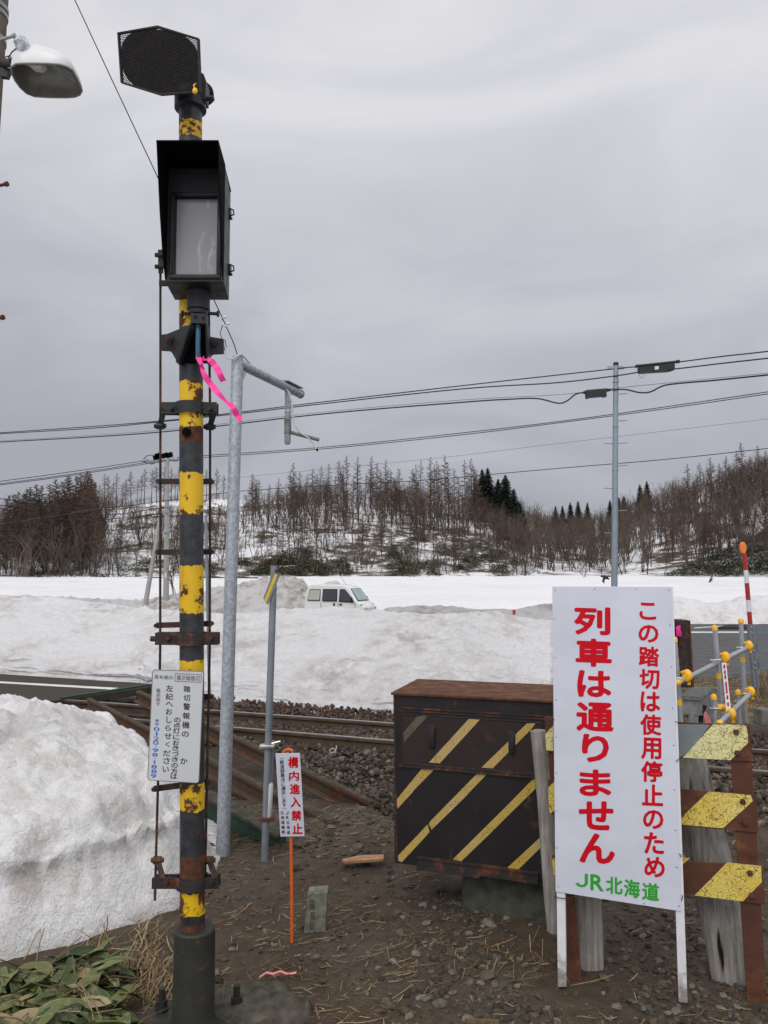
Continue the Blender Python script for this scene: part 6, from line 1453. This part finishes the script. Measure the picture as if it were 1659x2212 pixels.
# ------------------------------------------------------------------ parked white van
def van():
    c = at(736, 1300, 38.5); zr = zroad(736, 38.5)-.02
    r = thing('parked_van', 'white microvan with dark side windows half hidden behind the snow bank', 'van', V((c.x, c.y, zr)))
    th = math.radians(-24)
    def w(x, y, z): return V((c.x + x*math.cos(th) - y*math.sin(th), c.y + x*math.sin(th) + y*math.cos(th), zr + z))
    S = 1.0; HWb, HWt = .735, .635
    def hw(z): return HWb if z < 1.02 else lerp(HWb, HWt, smooth((z-1.02)/.8))
    prof = [(-1.69, .28), (-1.70, .60), (-1.69, 1.02), (-1.60, 1.62), (-1.52, 1.80), (-1.38, 1.875), (-.4, 1.90), (.45, 1.875), (.66, 1.81), (.80, 1.72), (1.26, 1.10), (1.36, 1.04), (1.60, .90), (1.685, .78), (1.70, .45), (1.66, .28)]
    mb = MB(); cols = []
    nr_ = [-1, -.96, -.8, 0, .8, .96, 1]
    loops = []
    for s in nr_:
        L = []
        for (x, z) in prof:
            inset = 0.0 if abs(s) < .9 else (.02 if abs(s) < .98 else .055)
            cx_, cz_ = -.05, 1.0; d = math.hypot(x-cx_, z-cz_)
            xx, zz_ = x - (x-cx_)/d*inset, z - (z-cz_)/d*inset
            nose = .10*max(0, abs(s)-.4)**1.3 if x > 1.0 else 0
            L.append(w(xx-nose, s*hw(z), zz_))
        loops.append(L)
    mb.loft(loops); body = mb.build('body', MT['van_white'], r, smooth_a=28)
    def side(pts, off=.006, sgn=-1):
        return [w(x, sgn*(hw(z)+off), z) for x, z in pts]
    def win(name, pts, mt, frame=True):
        cx_ = sum(p[0] for p in pts)/len(pts); cz_ = sum(p[1] for p in pts)/len(pts); n = V((math.sin(th), -math.cos(th), .16)).normalized()
        f = MB(); f.slab(rounded(side(pts, .004), .04), n, .012); fo = f.build('window_frame', MT['rubber'], r, smooth_a=0)
        g = MB(); g.slab(rounded(side([(cx_+(x-cx_)*.91, cz_+(z-cz_)*.87) for x, z in pts], .008), .04), n, .012); g.build('glass', MT[mt], fo, smooth_a=0)
    win('w', [(-1.50, 1.10), (-.78, 1.10), (-.78, 1.66), (-1.40, 1.66)], 'glass_cream'); win('w', [(-.66, 1.08), (.16, 1.08), (.16, 1.68), (-.66, 1.68)], 'glass_dark'); win('w', [(.27, 1.06), (1.10, 1.04), (.72, 1.62), (.62, 1.68), (.27, 1.68)], 'glass_dark')
    n = V((math.cos(th)*.62, math.sin(th)*.62, .46)).normalized()
    ws = [w(.80+.012, -.55, 1.70), w(.80+.012, .55, 1.70), w(1.262, .62, 1.12), w(1.262, -.62, 1.12)]
    f = MB(); f.slab([p+n*.016 for p in rounded(ws, .05)], n, .012); fo = f.build('windscreen_frame', MT['rubber'], r, smooth_a=0)
    cc = sum(ws, V((0, 0, 0)))/4; g = MB(); g.slab([cc+(p-cc)*.93+n*.020 for p in rounded(ws, .05)], n, .012); g.build('windscreen', MT['glass_pale'], fo, smooth_a=0)
    for s in (-1, 1):
        q = [(1.40, s*.74, .95), (1.46, s*.50, .95), (1.66, s*.46, .74), (1.585, s*.70, .70)]
        h = MB(); P = [w(x+.015, y*1.0, z) for x, y, z in q]; fr = MB(); nn = V((math.cos(th), math.sin(th), .3)) + V((math.sin(th), -math.cos(th), 0))*(.5*(1 if s < 0 else -1))
        fr.slab([p+nn.normalized()*.04 for p in rounded(P, .03)], nn, .10); ho = fr.build('headlight', MT['rubber'], r, smooth_a=0)
        ce = sum(P, V((0, 0, 0)))/4; h.slab([ce+(p-ce)*.86+nn.normalized()*.046 for p in rounded(P, .03)], nn, .04); h.build('lens', MT['lens'], ho, smooth_a=0)
        a = MB(); a.ball(ce+nn.normalized()*.03 + (P[3]-ce)*.55, .042, (1, 1, 1.2), 8, 6); a.build('indicator', MT['amber'], ho)
        m = MB(); m.ball(w(1.02, s*.86, 1.18), .09, (.7, .9, 1.5), 10, 8); m.build('mirror', MT['rubber'], r)
        for x in (-1.12, 1.12):
            t = MB(); p = w(x, s*.66, .27); ax = V((math.sin(th), -math.cos(th), 0))
            t.tube([p-ax*.07, p-ax*.06, p+ax*.06, p+ax*.07], [.24, .27, .27, .24], 24); to = t.build('wheel', MT['rubber'], r); u = MB(); u.cyl(p+ax*.072, p+ax*.076, .17, n=20); u.cyl(p-ax*.072, p-ax*.076, .17, n=20); u.build('rim', MT['zinc'], to)
    for pts in ([(-.03, .86), (.05, .86), (.05, 1.0), (-.03, 1.0)], [(.30, .90), (.44, .90), (.44, .97), (.30, .97)]):
        h = MB(); h.slab(side(pts, .022), V((math.sin(th), -math.cos(th), 0)), .03); h.build('door_handle', MT['rubber'], r, smooth_a=0)
    for x in (-.72, .215, 1.16):
        se = MB(); se.slab(side([(x-.008, .5), (x+.008, .5), (x+.008, 1.05), (x-.008, 1.05)], .003), V((math.sin(th), -math.cos(th), 0)), .01); se.build('door_seam', MT['grey_ink'], r, smooth_a=0)
    gr = MB(); gr.slab([w(1.70+.01, y, z) for y, z in ((-.36, .56), (.36, .56), (.36, .64), (-.36, .64))], V((math.cos(th), math.sin(th), 0)), .03); gr.build('grille', MT['rubber'], r, smooth_a=0)
    em = MB(); em.slab([w(1.655+.03, y, z) for y, z in ((-.05, .80), (.05, .80), (.05, .88), (-.05, .88))], V((math.cos(th), math.sin(th), .3)), .02); em.build('emblem', MT['chrome'], r, smooth_a=0)
    an = MB(); a0 = w(.62, -.60, 1.86); an.cyl(a0, a0+V((-.55, 0, .85)), .008, n=5); an.build('aerial', MT['thin_wire'], r)
van()
def crow():
    c = at(1307, 1247, 60); mb = MB(); mb.tube([c+V((.35, 0, -.18)), c+V((.2, 0, -.08)), c, c+V((-.2, 0, .06)), c+V((-.30, 0, .08)), c+V((-.38, 0, .06))], [.02, .10, .13, .09, .06, .01], 10)
    b = mb.build('crow_body', MT['feather'], None, loc=c); b.name = 'crow'; tag(b, 'small dark crow flying low over the snow field above the white sign', 'bird')
    wg = MB()
    wg.slab([c+V((-.1, 0, .05)), c+V((.15, 0, .04)), c+V((.30, -.35, .12)), c+V((.42, -.6, .05)), c+V((.1, -.55, .14))], (0, 0, 1), .02); wg.slab([c+V((-.1, 0, .05)), c+V((.15, 0, .04)), c+V((.05, .35, -.25)), c+V((.12, .6, -.5)), c+V((-.12, .45, -.3))], (0, 0, 1), .02)
    wg.build('wings', MT['feather'], b, smooth_a=0)
crow()
# ------------------------------------------------------------------ trees
class TW:
    """collects thin three-sided limbs as arrays"""
    def __init__(s): s.v = []; s.f = []
    def limb(s, pts, rads, n=3):
        k = len(s.v); m = len(pts)
        for i, p in enumerate(pts):
            t = (pts[min(i+1, m-1)]-pts[max(i-1, 0)]); t = t.normalized() if t.length > 1e-6 else V((0, 0, 1)); u = t.orthogonal().normalized(); w = t.cross(u)
            for j in range(n): a = 2*math.pi*j/n; s.v.append(p + (u*math.cos(a)+w*math.sin(a))*rads[i])
        for i in range(m-1):
            for j in range(n): s.f.append((k+i*n+j, k+i*n+(j+1) % n, k+(i+1)*n+(j+1) % n, k+(i+1)*n+j))
def larch_mesh(seed, h=16.0, low=.35, dens=1.0):
    r = random.Random(seed); tr, cr = TW(), TW(); K = 9; lean = V((r.gauss(0, .012), r.gauss(0, .012), 0))
    P = [V((0, 0, h*i/K)) + lean*h*(i/K) + V((.05*r.gauss(0, 1), .05*r.gauss(0, 1), 0))*(i > 0) for i in range(K+1)]
    tr.limb([P[0]-V((0, 0, 1.0))]+P, [.20]+[lerp(.17, .03, i/K) for i in range(K+1)], 5)
    def on(t): q = t*K; i = min(int(q), K-1); return lerp(P[i], P[i+1], q-i)
    n = int(85*dens)
    for k in range(n):
        t = low + (1-low)*(k/n)**.9; a = r.uniform(0, 6.28); L = h*.19*(1.03-t)**.62*r.uniform(.55, 1.15)*(.45 if t < low+.12 and r.random() < .6 else 1)
        b = on(t); d = V((math.cos(a), math.sin(a), r.uniform(-.10, .25))); tip = b + d*L + V((0, 0, .16*L)); mid = lerp(b, tip, .5)-V((0, 0, .05*L))
        cr.limb([b, mid, tip], [.055, .042, .020])
        for _ in range(int(5+5*dens)):
            s = r.uniform(.3, .95); p = lerp(b, tip, s) if s > .5 else lerp(b, mid, s*2); e = p + V((d.x*.3+r.gauss(0, .4), d.y*.3+r.gauss(0, .4), r.uniform(-.35, .30)))*L*.42; cr.limb([p, e], [.030, .016])
    return tr, cr
def broad_mesh(seed, h=9.0, stems=1, spread=.5, fine=1.0, low=.3, th=1.0):
    r = random.Random(seed); tr, cr = TW(), TW()
    def grow(p, d, L, rad, lev):
        n = 3; pts = [p]; q = p; dd = d
        for i in range(n):
            dd = (dd + V((r.gauss(0, .16), r.gauss(0, .16), r.gauss(.06, .08)))).normalized(); q = q + dd*L/n; pts.append(q)
        (tr if lev == 0 else cr).limb(pts, [rad, rad*.85, rad*.7, rad*.5], 5 if lev == 0 else 3)
        if lev >= 3: return
        m = (int(6*fine), int(5*fine), int(5*fine))[lev]
        for k in range(m):
            t = r.uniform(low if lev == 0 else .25, 1.0) if k else 1.0; i = min(int(t*n), n-1); b = lerp(pts[i], pts[i+1], t*n-i)
            a = r.uniform(0, 6.28); s = r.uniform(.35, 1.0)*spread*(1.5 if lev else 1.15)
            nd2 = (dd + V((math.cos(a)*s, math.sin(a)*s, r.uniform(-.05, .35)))).normalized()
            grow(b, nd2, L*r.uniform(.40, .62), max(rad*.50, .016), lev+1)
    for s in range(stems):
        a = r.uniform(0, 6.28); d = V((math.cos(a)*.22*(stems > 1), math.sin(a)*.22*(stems > 1), 1)).normalized()
        grow(V((math.cos(a)*.12*(stems > 1), math.sin(a)*.12*(stems > 1), -.6)), d, h*r.uniform(.55, .66), .011*h*th if stems > 1 else .015*h*th, 0)
    return tr, cr
def spruce_mesh(seed, h=14.0):
    r = random.Random(seed); tr = TW(); tr.limb([V((0, 0, -1)), V((0, 0, h))], [.2, .03], 6); v, f = [], []
    z = h*.10
    while z < h*.985:
        t = z/h; R = h*.24*(1-t)**.72*r.uniform(.72, 1.12) + .12; m = max(5, int(13*(1-t)+5))
        for k in range(m):
            a = 6.283*k/m + r.uniform(-.3, .3); L = R*r.uniform(.65, 1.15); d = V((math.cos(a), math.sin(a), 0)); s = V((-d.y, d.x, 0)); dr = r.uniform(.15, .42)
            for q in range(4):
                p = d*L*(.25+.25*q) + V((0, 0, z - dr*L*(q/3)**1.3 + r.uniform(-.05, .05))); ww = L*.24*(1.15-.22*q)
                i = len(v); c2 = r.uniform(-.3, .3); v.extend([p - s*ww*r.uniform(.7, 1.2), p - d*L*.2, p + s*ww*r.uniform(.7, 1.2), p + d*L*.22 - V((0, 0, .10*L)), p - V((0, 0, .12*L+.08))]); f.extend([(i, i+1, i+2), (i, i+2, i+3), (i, i+3, i+4), (i+3, i+2, i+4)])
        z += h*.028*(1.25-t)
    return tr, (v, f)
def as_mesh(name, tw, mat, sm=False):
    v, f = (tw.v, tw.f) if isinstance(tw, TW) else tw
    me = bpy.data.meshes.new(name); me.from_pydata([tuple(p) for p in v], [], f); me.materials.append(mat); return me
LARCH = []
for i in range(6):
    t, c = larch_mesh(20+i, low=(.30, .38, .45, .34, .42, .28)[i], dens=(1.0, .85, .8, 1.1, .7, 1.2)[i]); LARCH.append((as_mesh('trunk', t, MT['bark']), as_mesh('crown', c, MT['twig_red' if i in (0, 3, 5) else 'twig'])))
DENSE = []
for i in range(3):
    t, c = larch_mesh(60+i, low=.16, dens=2.3); DENSE.append((as_mesh('trunk', t, MT['bark']), as_mesh('crown', c, MT['twig' if i else 'twig_red'])))
BROAD = []
for i in range(7):
    t, c = broad_mesh(40+i, stems=(1, 1, 2, 3, 1, 2, 1)[i], spread=(.5, .42, .5, .55, .6, .4, .5)[i], fine=(1, 1.1, .9, .8, 1.2, 1, 1)[i]); BROAD.append((as_mesh('trunk', t, MT['bark']), as_mesh('crown', c, MT[('twig', 'twig_grey', 'twig', 'twig_grey', 'twig_red', 'twig', 'twig_grey')[i]])))
BIRCH = []
for i in range(3):
    t, c = broad_mesh(80+i, stems=(1, 2, 2)[i], spread=.34, fine=.8, low=.45); BIRCH.append((as_mesh('trunk', t, MT['birch']), as_mesh('crown', c, MT['twig_grey'])))
SPRUCE = []
for i in range(3):
    t, c = spruce_mesh(90+i); SPRUCE.append((as_mesh('trunk', t, MT['bark']), as_mesh('crown', c, MT['spruce'])))
rt = random.Random(99)
NT = {}
def tree(kind, me, p, h, h0, label, cat, group, wide=1.0):
    s = h/h0; r = bpy.data.objects.new(kind, None); COL.objects.link(r); r.location = p; r.rotation_euler = (0, 0, rt.uniform(0, 6.28)); r.scale = (s*wide, s*wide, s); r.empty_display_size = .3
    tag(r, label, cat, group); NT[kind] = NT.get(kind, 0)+1
    for nm, m in (('trunk', me[0]), ('crown', me[1])):
        o = bpy.data.objects.new(nm, m); COL.objects.link(o); o.parent = r
    return r
def top_h(p, ytop):
    """height that brings the tree standing at p up to image row ytop"""
    px = pix(p)[0]; return at(px, ytop, p.y).z - p.z
def larch_line(tops, f0, f1, label, group, dense=False):
    for px, yt in tops:
        Y = lerp(interp(px, HB), interp(px, HT), rt.uniform(f0, f1)); p = hillpt(px, Y); h = top_h(p, yt)
        tree('larch', rt.choice(DENSE if dense else LARCH), p, max(5, h), 16.0, label, 'tree', group, wide=1.0*min(1.25, max(.8, 14/max(h, 6))))
left_tops = [(-20, 1062), (9, 1070), (22, 1068), (34, 1062), (45, 1066), (53, 1056), (64, 1052), (73, 1046), (87, 1049), (100, 1046), (116, 1036), (128, 1040), (138, 1030), (148, 1028), (160, 1028), (169, 1022.5), (178, 1024), (186.5, 1017), (192, 1020), (196, 1034)]
larch_line(left_tops, .10, .45, 'reddish brown bare larch in the dense stand on the far left slope', 'larches in the dense left stand', True)
larch_line([(x+rt.uniform(-9, 9), y+rt.uniform(15, 60)) for x, y in left_tops for _ in range(2)], .05, .4, 'reddish brown bare larch in the dense stand on the far left slope', 'larches in the dense left stand', True)
larch_line([(204, 1041), (225, 1022.5), (234, 1028), (251, 1021), (264.5, 1044), (283, 1018.6), (296, 1036), (312, 1013), (327, 1014.6), (338.6, 1009), (353, 1008), (370, 1012), (383.6, 1008), (400, 1016), (416, 1010), (446, 1014), (467, 1011.5), (483, 1025), (214, 1046), (243, 1040), (272, 1036), (305, 1028), (345, 1022), (378, 1024), (456, 1030)], .85, 1.0, 'slim bare larch on the snowy ridge behind the signal pole', 'larches on the left ridge')
ctops = [(545, 1023.5), (557, 1035), (581, 1047), (601, 1034), (632.6, 999.7), (647, 1019.5), (673.6, 1013), (692, 1006), (708, 1001), (729, 994), (749, 984), (771.5, 986.5), (800.6, 986.5), (814, 999.7), (831, 993), (845.6, 1015.5), (864, 1013), (890.5, 1013), (909, 993), (929, 988), (944.7, 994.8), (962, 984), (981.7, 1012), (1005.5, 993.4), (1020, 990.8), (1030.7, 1014.6)]
larch_line(ctops, .55, 1.0, 'tall bare larch on the central hill above the van', 'larches on the central hill')
larch_line([(x+rt.uniform(-12, 12), y+rt.uniform(8, 45)) for x, y in ctops for _ in range(2)], .40, .95, 'tall bare larch on the central hill above the van', 'larches on the central hill')
larch_line([(1609, 955.8), (1591, 973.5), (1640, 962.6), (1657, 973), (1541, 988.5), (1568, 985.7), (1488, 1002), (1515, 1000), (1625, 985), (1680, 960), (1555, 1000), (1600, 990)], .5, .95, 'bare larch on the crest of the right hill', 'larches on the right hill')
# scattered larches and broadleaf trees on the slopes
def scatter(kind, meshes, n, x0, x1, f0, f1, hmin, hmax, label, cat, group, h0=9.0, capy=None):
    for _ in range(n):
        px = rt.uniform(x0, x1); Y = lerp(interp(px, HB), interp(px, HT), rt.uniform(f0, f1)); p = hillpt(px, Y); h = rt.uniform(hmin, hmax)
        if capy: h = min(h, max(2.5, top_h(p, interp(px, capy)+rt.uniform(2, 24))))
        tree(kind, rt.choice(meshes), p, h, h0, label, cat, group)
CAP = [(-60, 1066), (100, 1050), (200, 1050), (330, 1080), (480, 1085), (640, 1030), (760, 1010), (960, 1010), (1040, 1020), (1100, 1040), (1135, 1057), (1165, 1080), (1250, 1098), (1320, 1082), (1370, 1047), (1433, 1024), (1488, 1004), (1560, 990), (1620, 975), (1700, 960)]
scatter('bare_tree', BROAD, 64, 130, 500, .02, .85, 4, 10, 'thin bare grey brown tree on the snowy slope left of the signal pole', 'tree', 'bare trees on the left slope', capy=CAP)
scatter('bare_tree', BROAD, 74, 520, 1120, .03, .85, 3.5, 7.5, 'bare branching tree on the snowy central slope behind the van', 'tree', 'bare trees on the central slope', capy=CAP)
scatter('bare_tree', BROAD, 66, 1110, 1360, .02, .8, 5, 9, 'bare twiggy tree in the dip between the two hills', 'tree', 'bare trees in the dip', capy=CAP)
scatter('bare_tree', BROAD, 100, 1350, 1700, .05, 1.0, 5, 9.5, 'bare brown tree in the thick wood on the right hill', 'tree', 'bare trees on the right hill', capy=CAP)
scatter('bare_tree', BROAD, 16, 1062, 1140, .25, .5, 6, 9, 'bare grey tree standing in front of the dark spruces', 'tree', 'bare trees before the spruces')
scatter('larch', LARCH, 62, 525, 1110, .08, .6, 6, 10.5, 'slender bare larch on the lower central slope behind the van', 'tree', 'slender larches on the lower central slope', h0=16.0, capy=CAP)
scatter('larch', LARCH, 34, 205, 500, .15, .85, 6, 9.5, 'slender bare larch on the snowy left slope beside the concrete pole', 'tree', 'slender larches on the left slope', h0=16.0, capy=CAP)
scatter('larch', LARCH, 34, 1400, 1690, .1, .7, 6, 10, 'slender bare larch low on the right hill', 'tree', 'slender larches low on the right hill', h0=16.0, capy=CAP)
for i, (px, py, h, lab) in enumerate(((717, 1190, 10, 'pale white stemmed birch standing on the central slope, left of the other one'), (793, 1212, 8.5, 'pale white stemmed birch on the central slope above the van bonnet'), (1086, 1125, 9.5, 'crooked pale birch below the dark spruces'), (1192, 1205, 9, 'pale birch at the foot of the dip, left of the blue grey pole'), (172, 1180, 6, 'pale greenish spreading tree at the foot of the left larches'))):
    tree('birch', BIRCH[i % 3], hill_at(px, py), h, 9.0, lab, 'tree', None)
for px, yt, f, lab, g in ((1042.6, 1012, .8, 'slim dark spruce, left one of the pair on the central hilltop', None), (1054.5, 1009, .75, 'slim dark spruce, right one of the pair on the central hilltop', None), (1077, 1033, .7, 'dark spruce just left of the broad spruce on the central hill', None), (1093, 1024, .62, 'broad dark spruce, the largest evergreen on the central hill', None), (1111, 1054, .55, 'dark spruce right of the broad spruce, second in the descending row', None), (1122, 1084, .5, 'lowest dark spruce at the right end of the descending row', None),
    (1201, 1085, .9, 'small dark spruce on the far skyline in the dip', 'far spruces in the dip'), (1216, 1084, .9, 'small dark spruce on the far skyline in the dip', 'far spruces in the dip'), (1233, 1077, .85, 'small dark spruce on the far skyline in the dip', 'far spruces in the dip'), (1250, 1074, .85, 'small dark spruce on the far skyline in the dip', 'far spruces in the dip'), (1270, 1077, .85, 'small dark spruce on the far skyline in the dip', 'far spruces in the dip'), (1318.7, 1072, .9, 'small dark spruce peeping out beside the blue grey pole', 'spruces by the blue grey pole'), (1338, 1066, .9, 'small dark spruce peeping out beside the blue grey pole', 'spruces by the blue grey pole'), (1349, 1063, .9, 'small dark spruce peeping out beside the blue grey pole', 'spruces by the blue grey pole'), (1384, 1045, .9, 'dark spruce tip on the left shoulder of the right hill, lower one', None), (1399, 1038, .9, 'dark spruce tip on the left shoulder of the right hill, higher one', None)):
    Y = lerp(interp(px, HB), interp(px, HT), f); p = hillpt(px, Y); h = top_h(p, yt + (7 if 1150 < px < 1360 else 0)); tree('spruce', rt.choice(SPRUCE), p, h, 14.0, lab, 'tree', g, wide=1.12 if px == 1093 else (1.1 if px < 1150 else .85))
# the rest of the far wood reads as one brown mass
def far_wood():
    src = []
    for i in range(5):
        t, c = broad_mesh(140+i, stems=(1, 2, 1, 3, 2)[i], spread=.5, fine=.76, low=.5); v = np.array([tuple(p) for p in t.v+c.v]); f = np.array(t.f + [tuple(k+len(t.v) for k in q) for q in c.f if len(q) == 4]); src.append((v, f))
    VS, FS, n = [], [], 0
    def put(px, Y, h):
        nonlocal n
        v, f = rt.choice(src); p = hillpt(px, Y); h = min(h, max(2.0, top_h(p, interp(px, CAP)+rt.uniform(4, 30)))); s = h/9.0; a = rt.uniform(0, 6.28); ca, sa = math.cos(a), math.sin(a)
        w = np.stack([v[:, 0]*ca-v[:, 1]*sa, v[:, 0]*sa+v[:, 1]*ca, v[:, 2]], 1)*s + np.array(p); VS.append(w); FS.append(f+n); n += len(w)
    for px0, px1, f0, f1, k, h0, h1 in ((1340, 1900, .22, 1.0, 620, 5, 10), (1120, 1360, .12, 1.0, 300, 5, 10), (520, 1130, .50, 1.0, 430, 4, 9), (-120, 230, .0, .7, 240, 5, 11), (200, 500, .9, 1.0, 60, 3, 6), (230, 520, .05, .9, 190, 3, 6.5), (560, 1130, .05, .5, 170, 2.5, 5.5)):
        for _ in range(k): px = rt.uniform(px0, px1); put(px, lerp(interp(px, HB), interp(px, HT), rt.uniform(f0, f1)), rt.uniform(h0, h1))
    tag(raw('far_wood', np.concatenate(VS), np.concatenate(FS).tolist(), MT['twig'], sm=False), kind='stuff')
far_wood()
def far_growth():
    """dwarf bamboo showing through on the lower slopes"""
    vs, fs = [], []
    zones = [((535, 700), (1192, 1246), 1.0, [(535, 1246), (575, 1215), (610, 1196), (660, 1192), (690, 1202), (705, 1225)]), ((690, 760), (1210, 1246), .9, [(690, 1228), (735, 1210), (755, 1225), (765, 1246)]), ((835, 1140), (1165, 1248), .75, None), ((1440, 1700), (1150, 1248), .8, [(1440, 1244), (1500, 1225), (1560, 1195), (1620, 1160), (1700, 1140)]), ((60, 330), (1170, 1256), .35, None), ((500, 545), (1215, 1252), .8, None), ((420, 470), (1215, 1250), .5, None)]
    for (x0, x1), (y0, y1), dens, lim in zones:
        n = int((x1-x0)*(y1-y0)*dens*.32)
        for _ in range(n):
            px, py = rt.uniform(x0, x1), rt.uniform(y0, y1)
            if lim and py < interp(px, lim): continue
            if not lim and nz(px*.02, py*.055, 3, 1.0, 3) < .05: continue
            if lim and nz(px*.03, py*.06, 9, 1.0, 3) < -.38: continue
            p = hill_at(px, py); p = p + V((rt.uniform(-.3, .3), rt.uniform(-.8, .8), .1))
            for _k in range(5):
                q = p + V((rt.gauss(0, .35), rt.gauss(0, .5), rt.uniform(0, .55))); a = rt.uniform(0, 6.28); s = rt.uniform(.10, .26); k = len(vs)
                d = V((math.cos(a), math.sin(a), rt.uniform(-.5, .6)))*s; e = V((-math.sin(a)*.5, math.cos(a)*.5, rt.uniform(-.3, .3)))*s
                vs.extend([q-d, q-e, q+d, q+e]); fs.append((k, k+1, k+2, k+3))
    tag(raw('far_bamboo_grass', vs, fs, MT['far_leaf'], sm=False), kind='stuff')
far_growth()
def shrubs():
    p = at(1530, 1258, 85); p.z = zfield(85)
    tr, cr = broad_mesh(207, 2.6, 1, .9, .8, .25, 2.6); r = thing('bare_shrub', 'small bare leaning shrub alone on the snow field right of the blue grey pole', 'shrub', p); r.rotation_euler = (0, .12, .3)
    for nm, t in (('stem', tr), ('twigs', cr)): o = bpy.data.objects.new(nm, as_mesh(nm, t, MT['bark'])); COL.objects.link(o); o.parent = r
    for px, Y, lab, sd in ((388, 43.5, 'reddish bare bush beside the concrete pole, hidden partly by the signal pole', 202), (1265, 118, 'sparse bare sapling at the edge of the snow field left of the pole', 203), (890, 122, 'sparse bare sapling on the snow gully above the van', 204)):
        z = zfield(Y); pp = V((xw(px, Y, z), Y, z)); tr, cr = broad_mesh(sd, 2.6, 4, .5, .6, .05); r = thing('bare_shrub', lab, 'shrub', pp)
        for nm, t in (('stem', tr), ('twigs', cr)): o = bpy.data.objects.new(nm, as_mesh(nm, t, MT['twig_red'])); COL.objects.link(o); o.parent = r
shrubs()
print('TREES', NT)
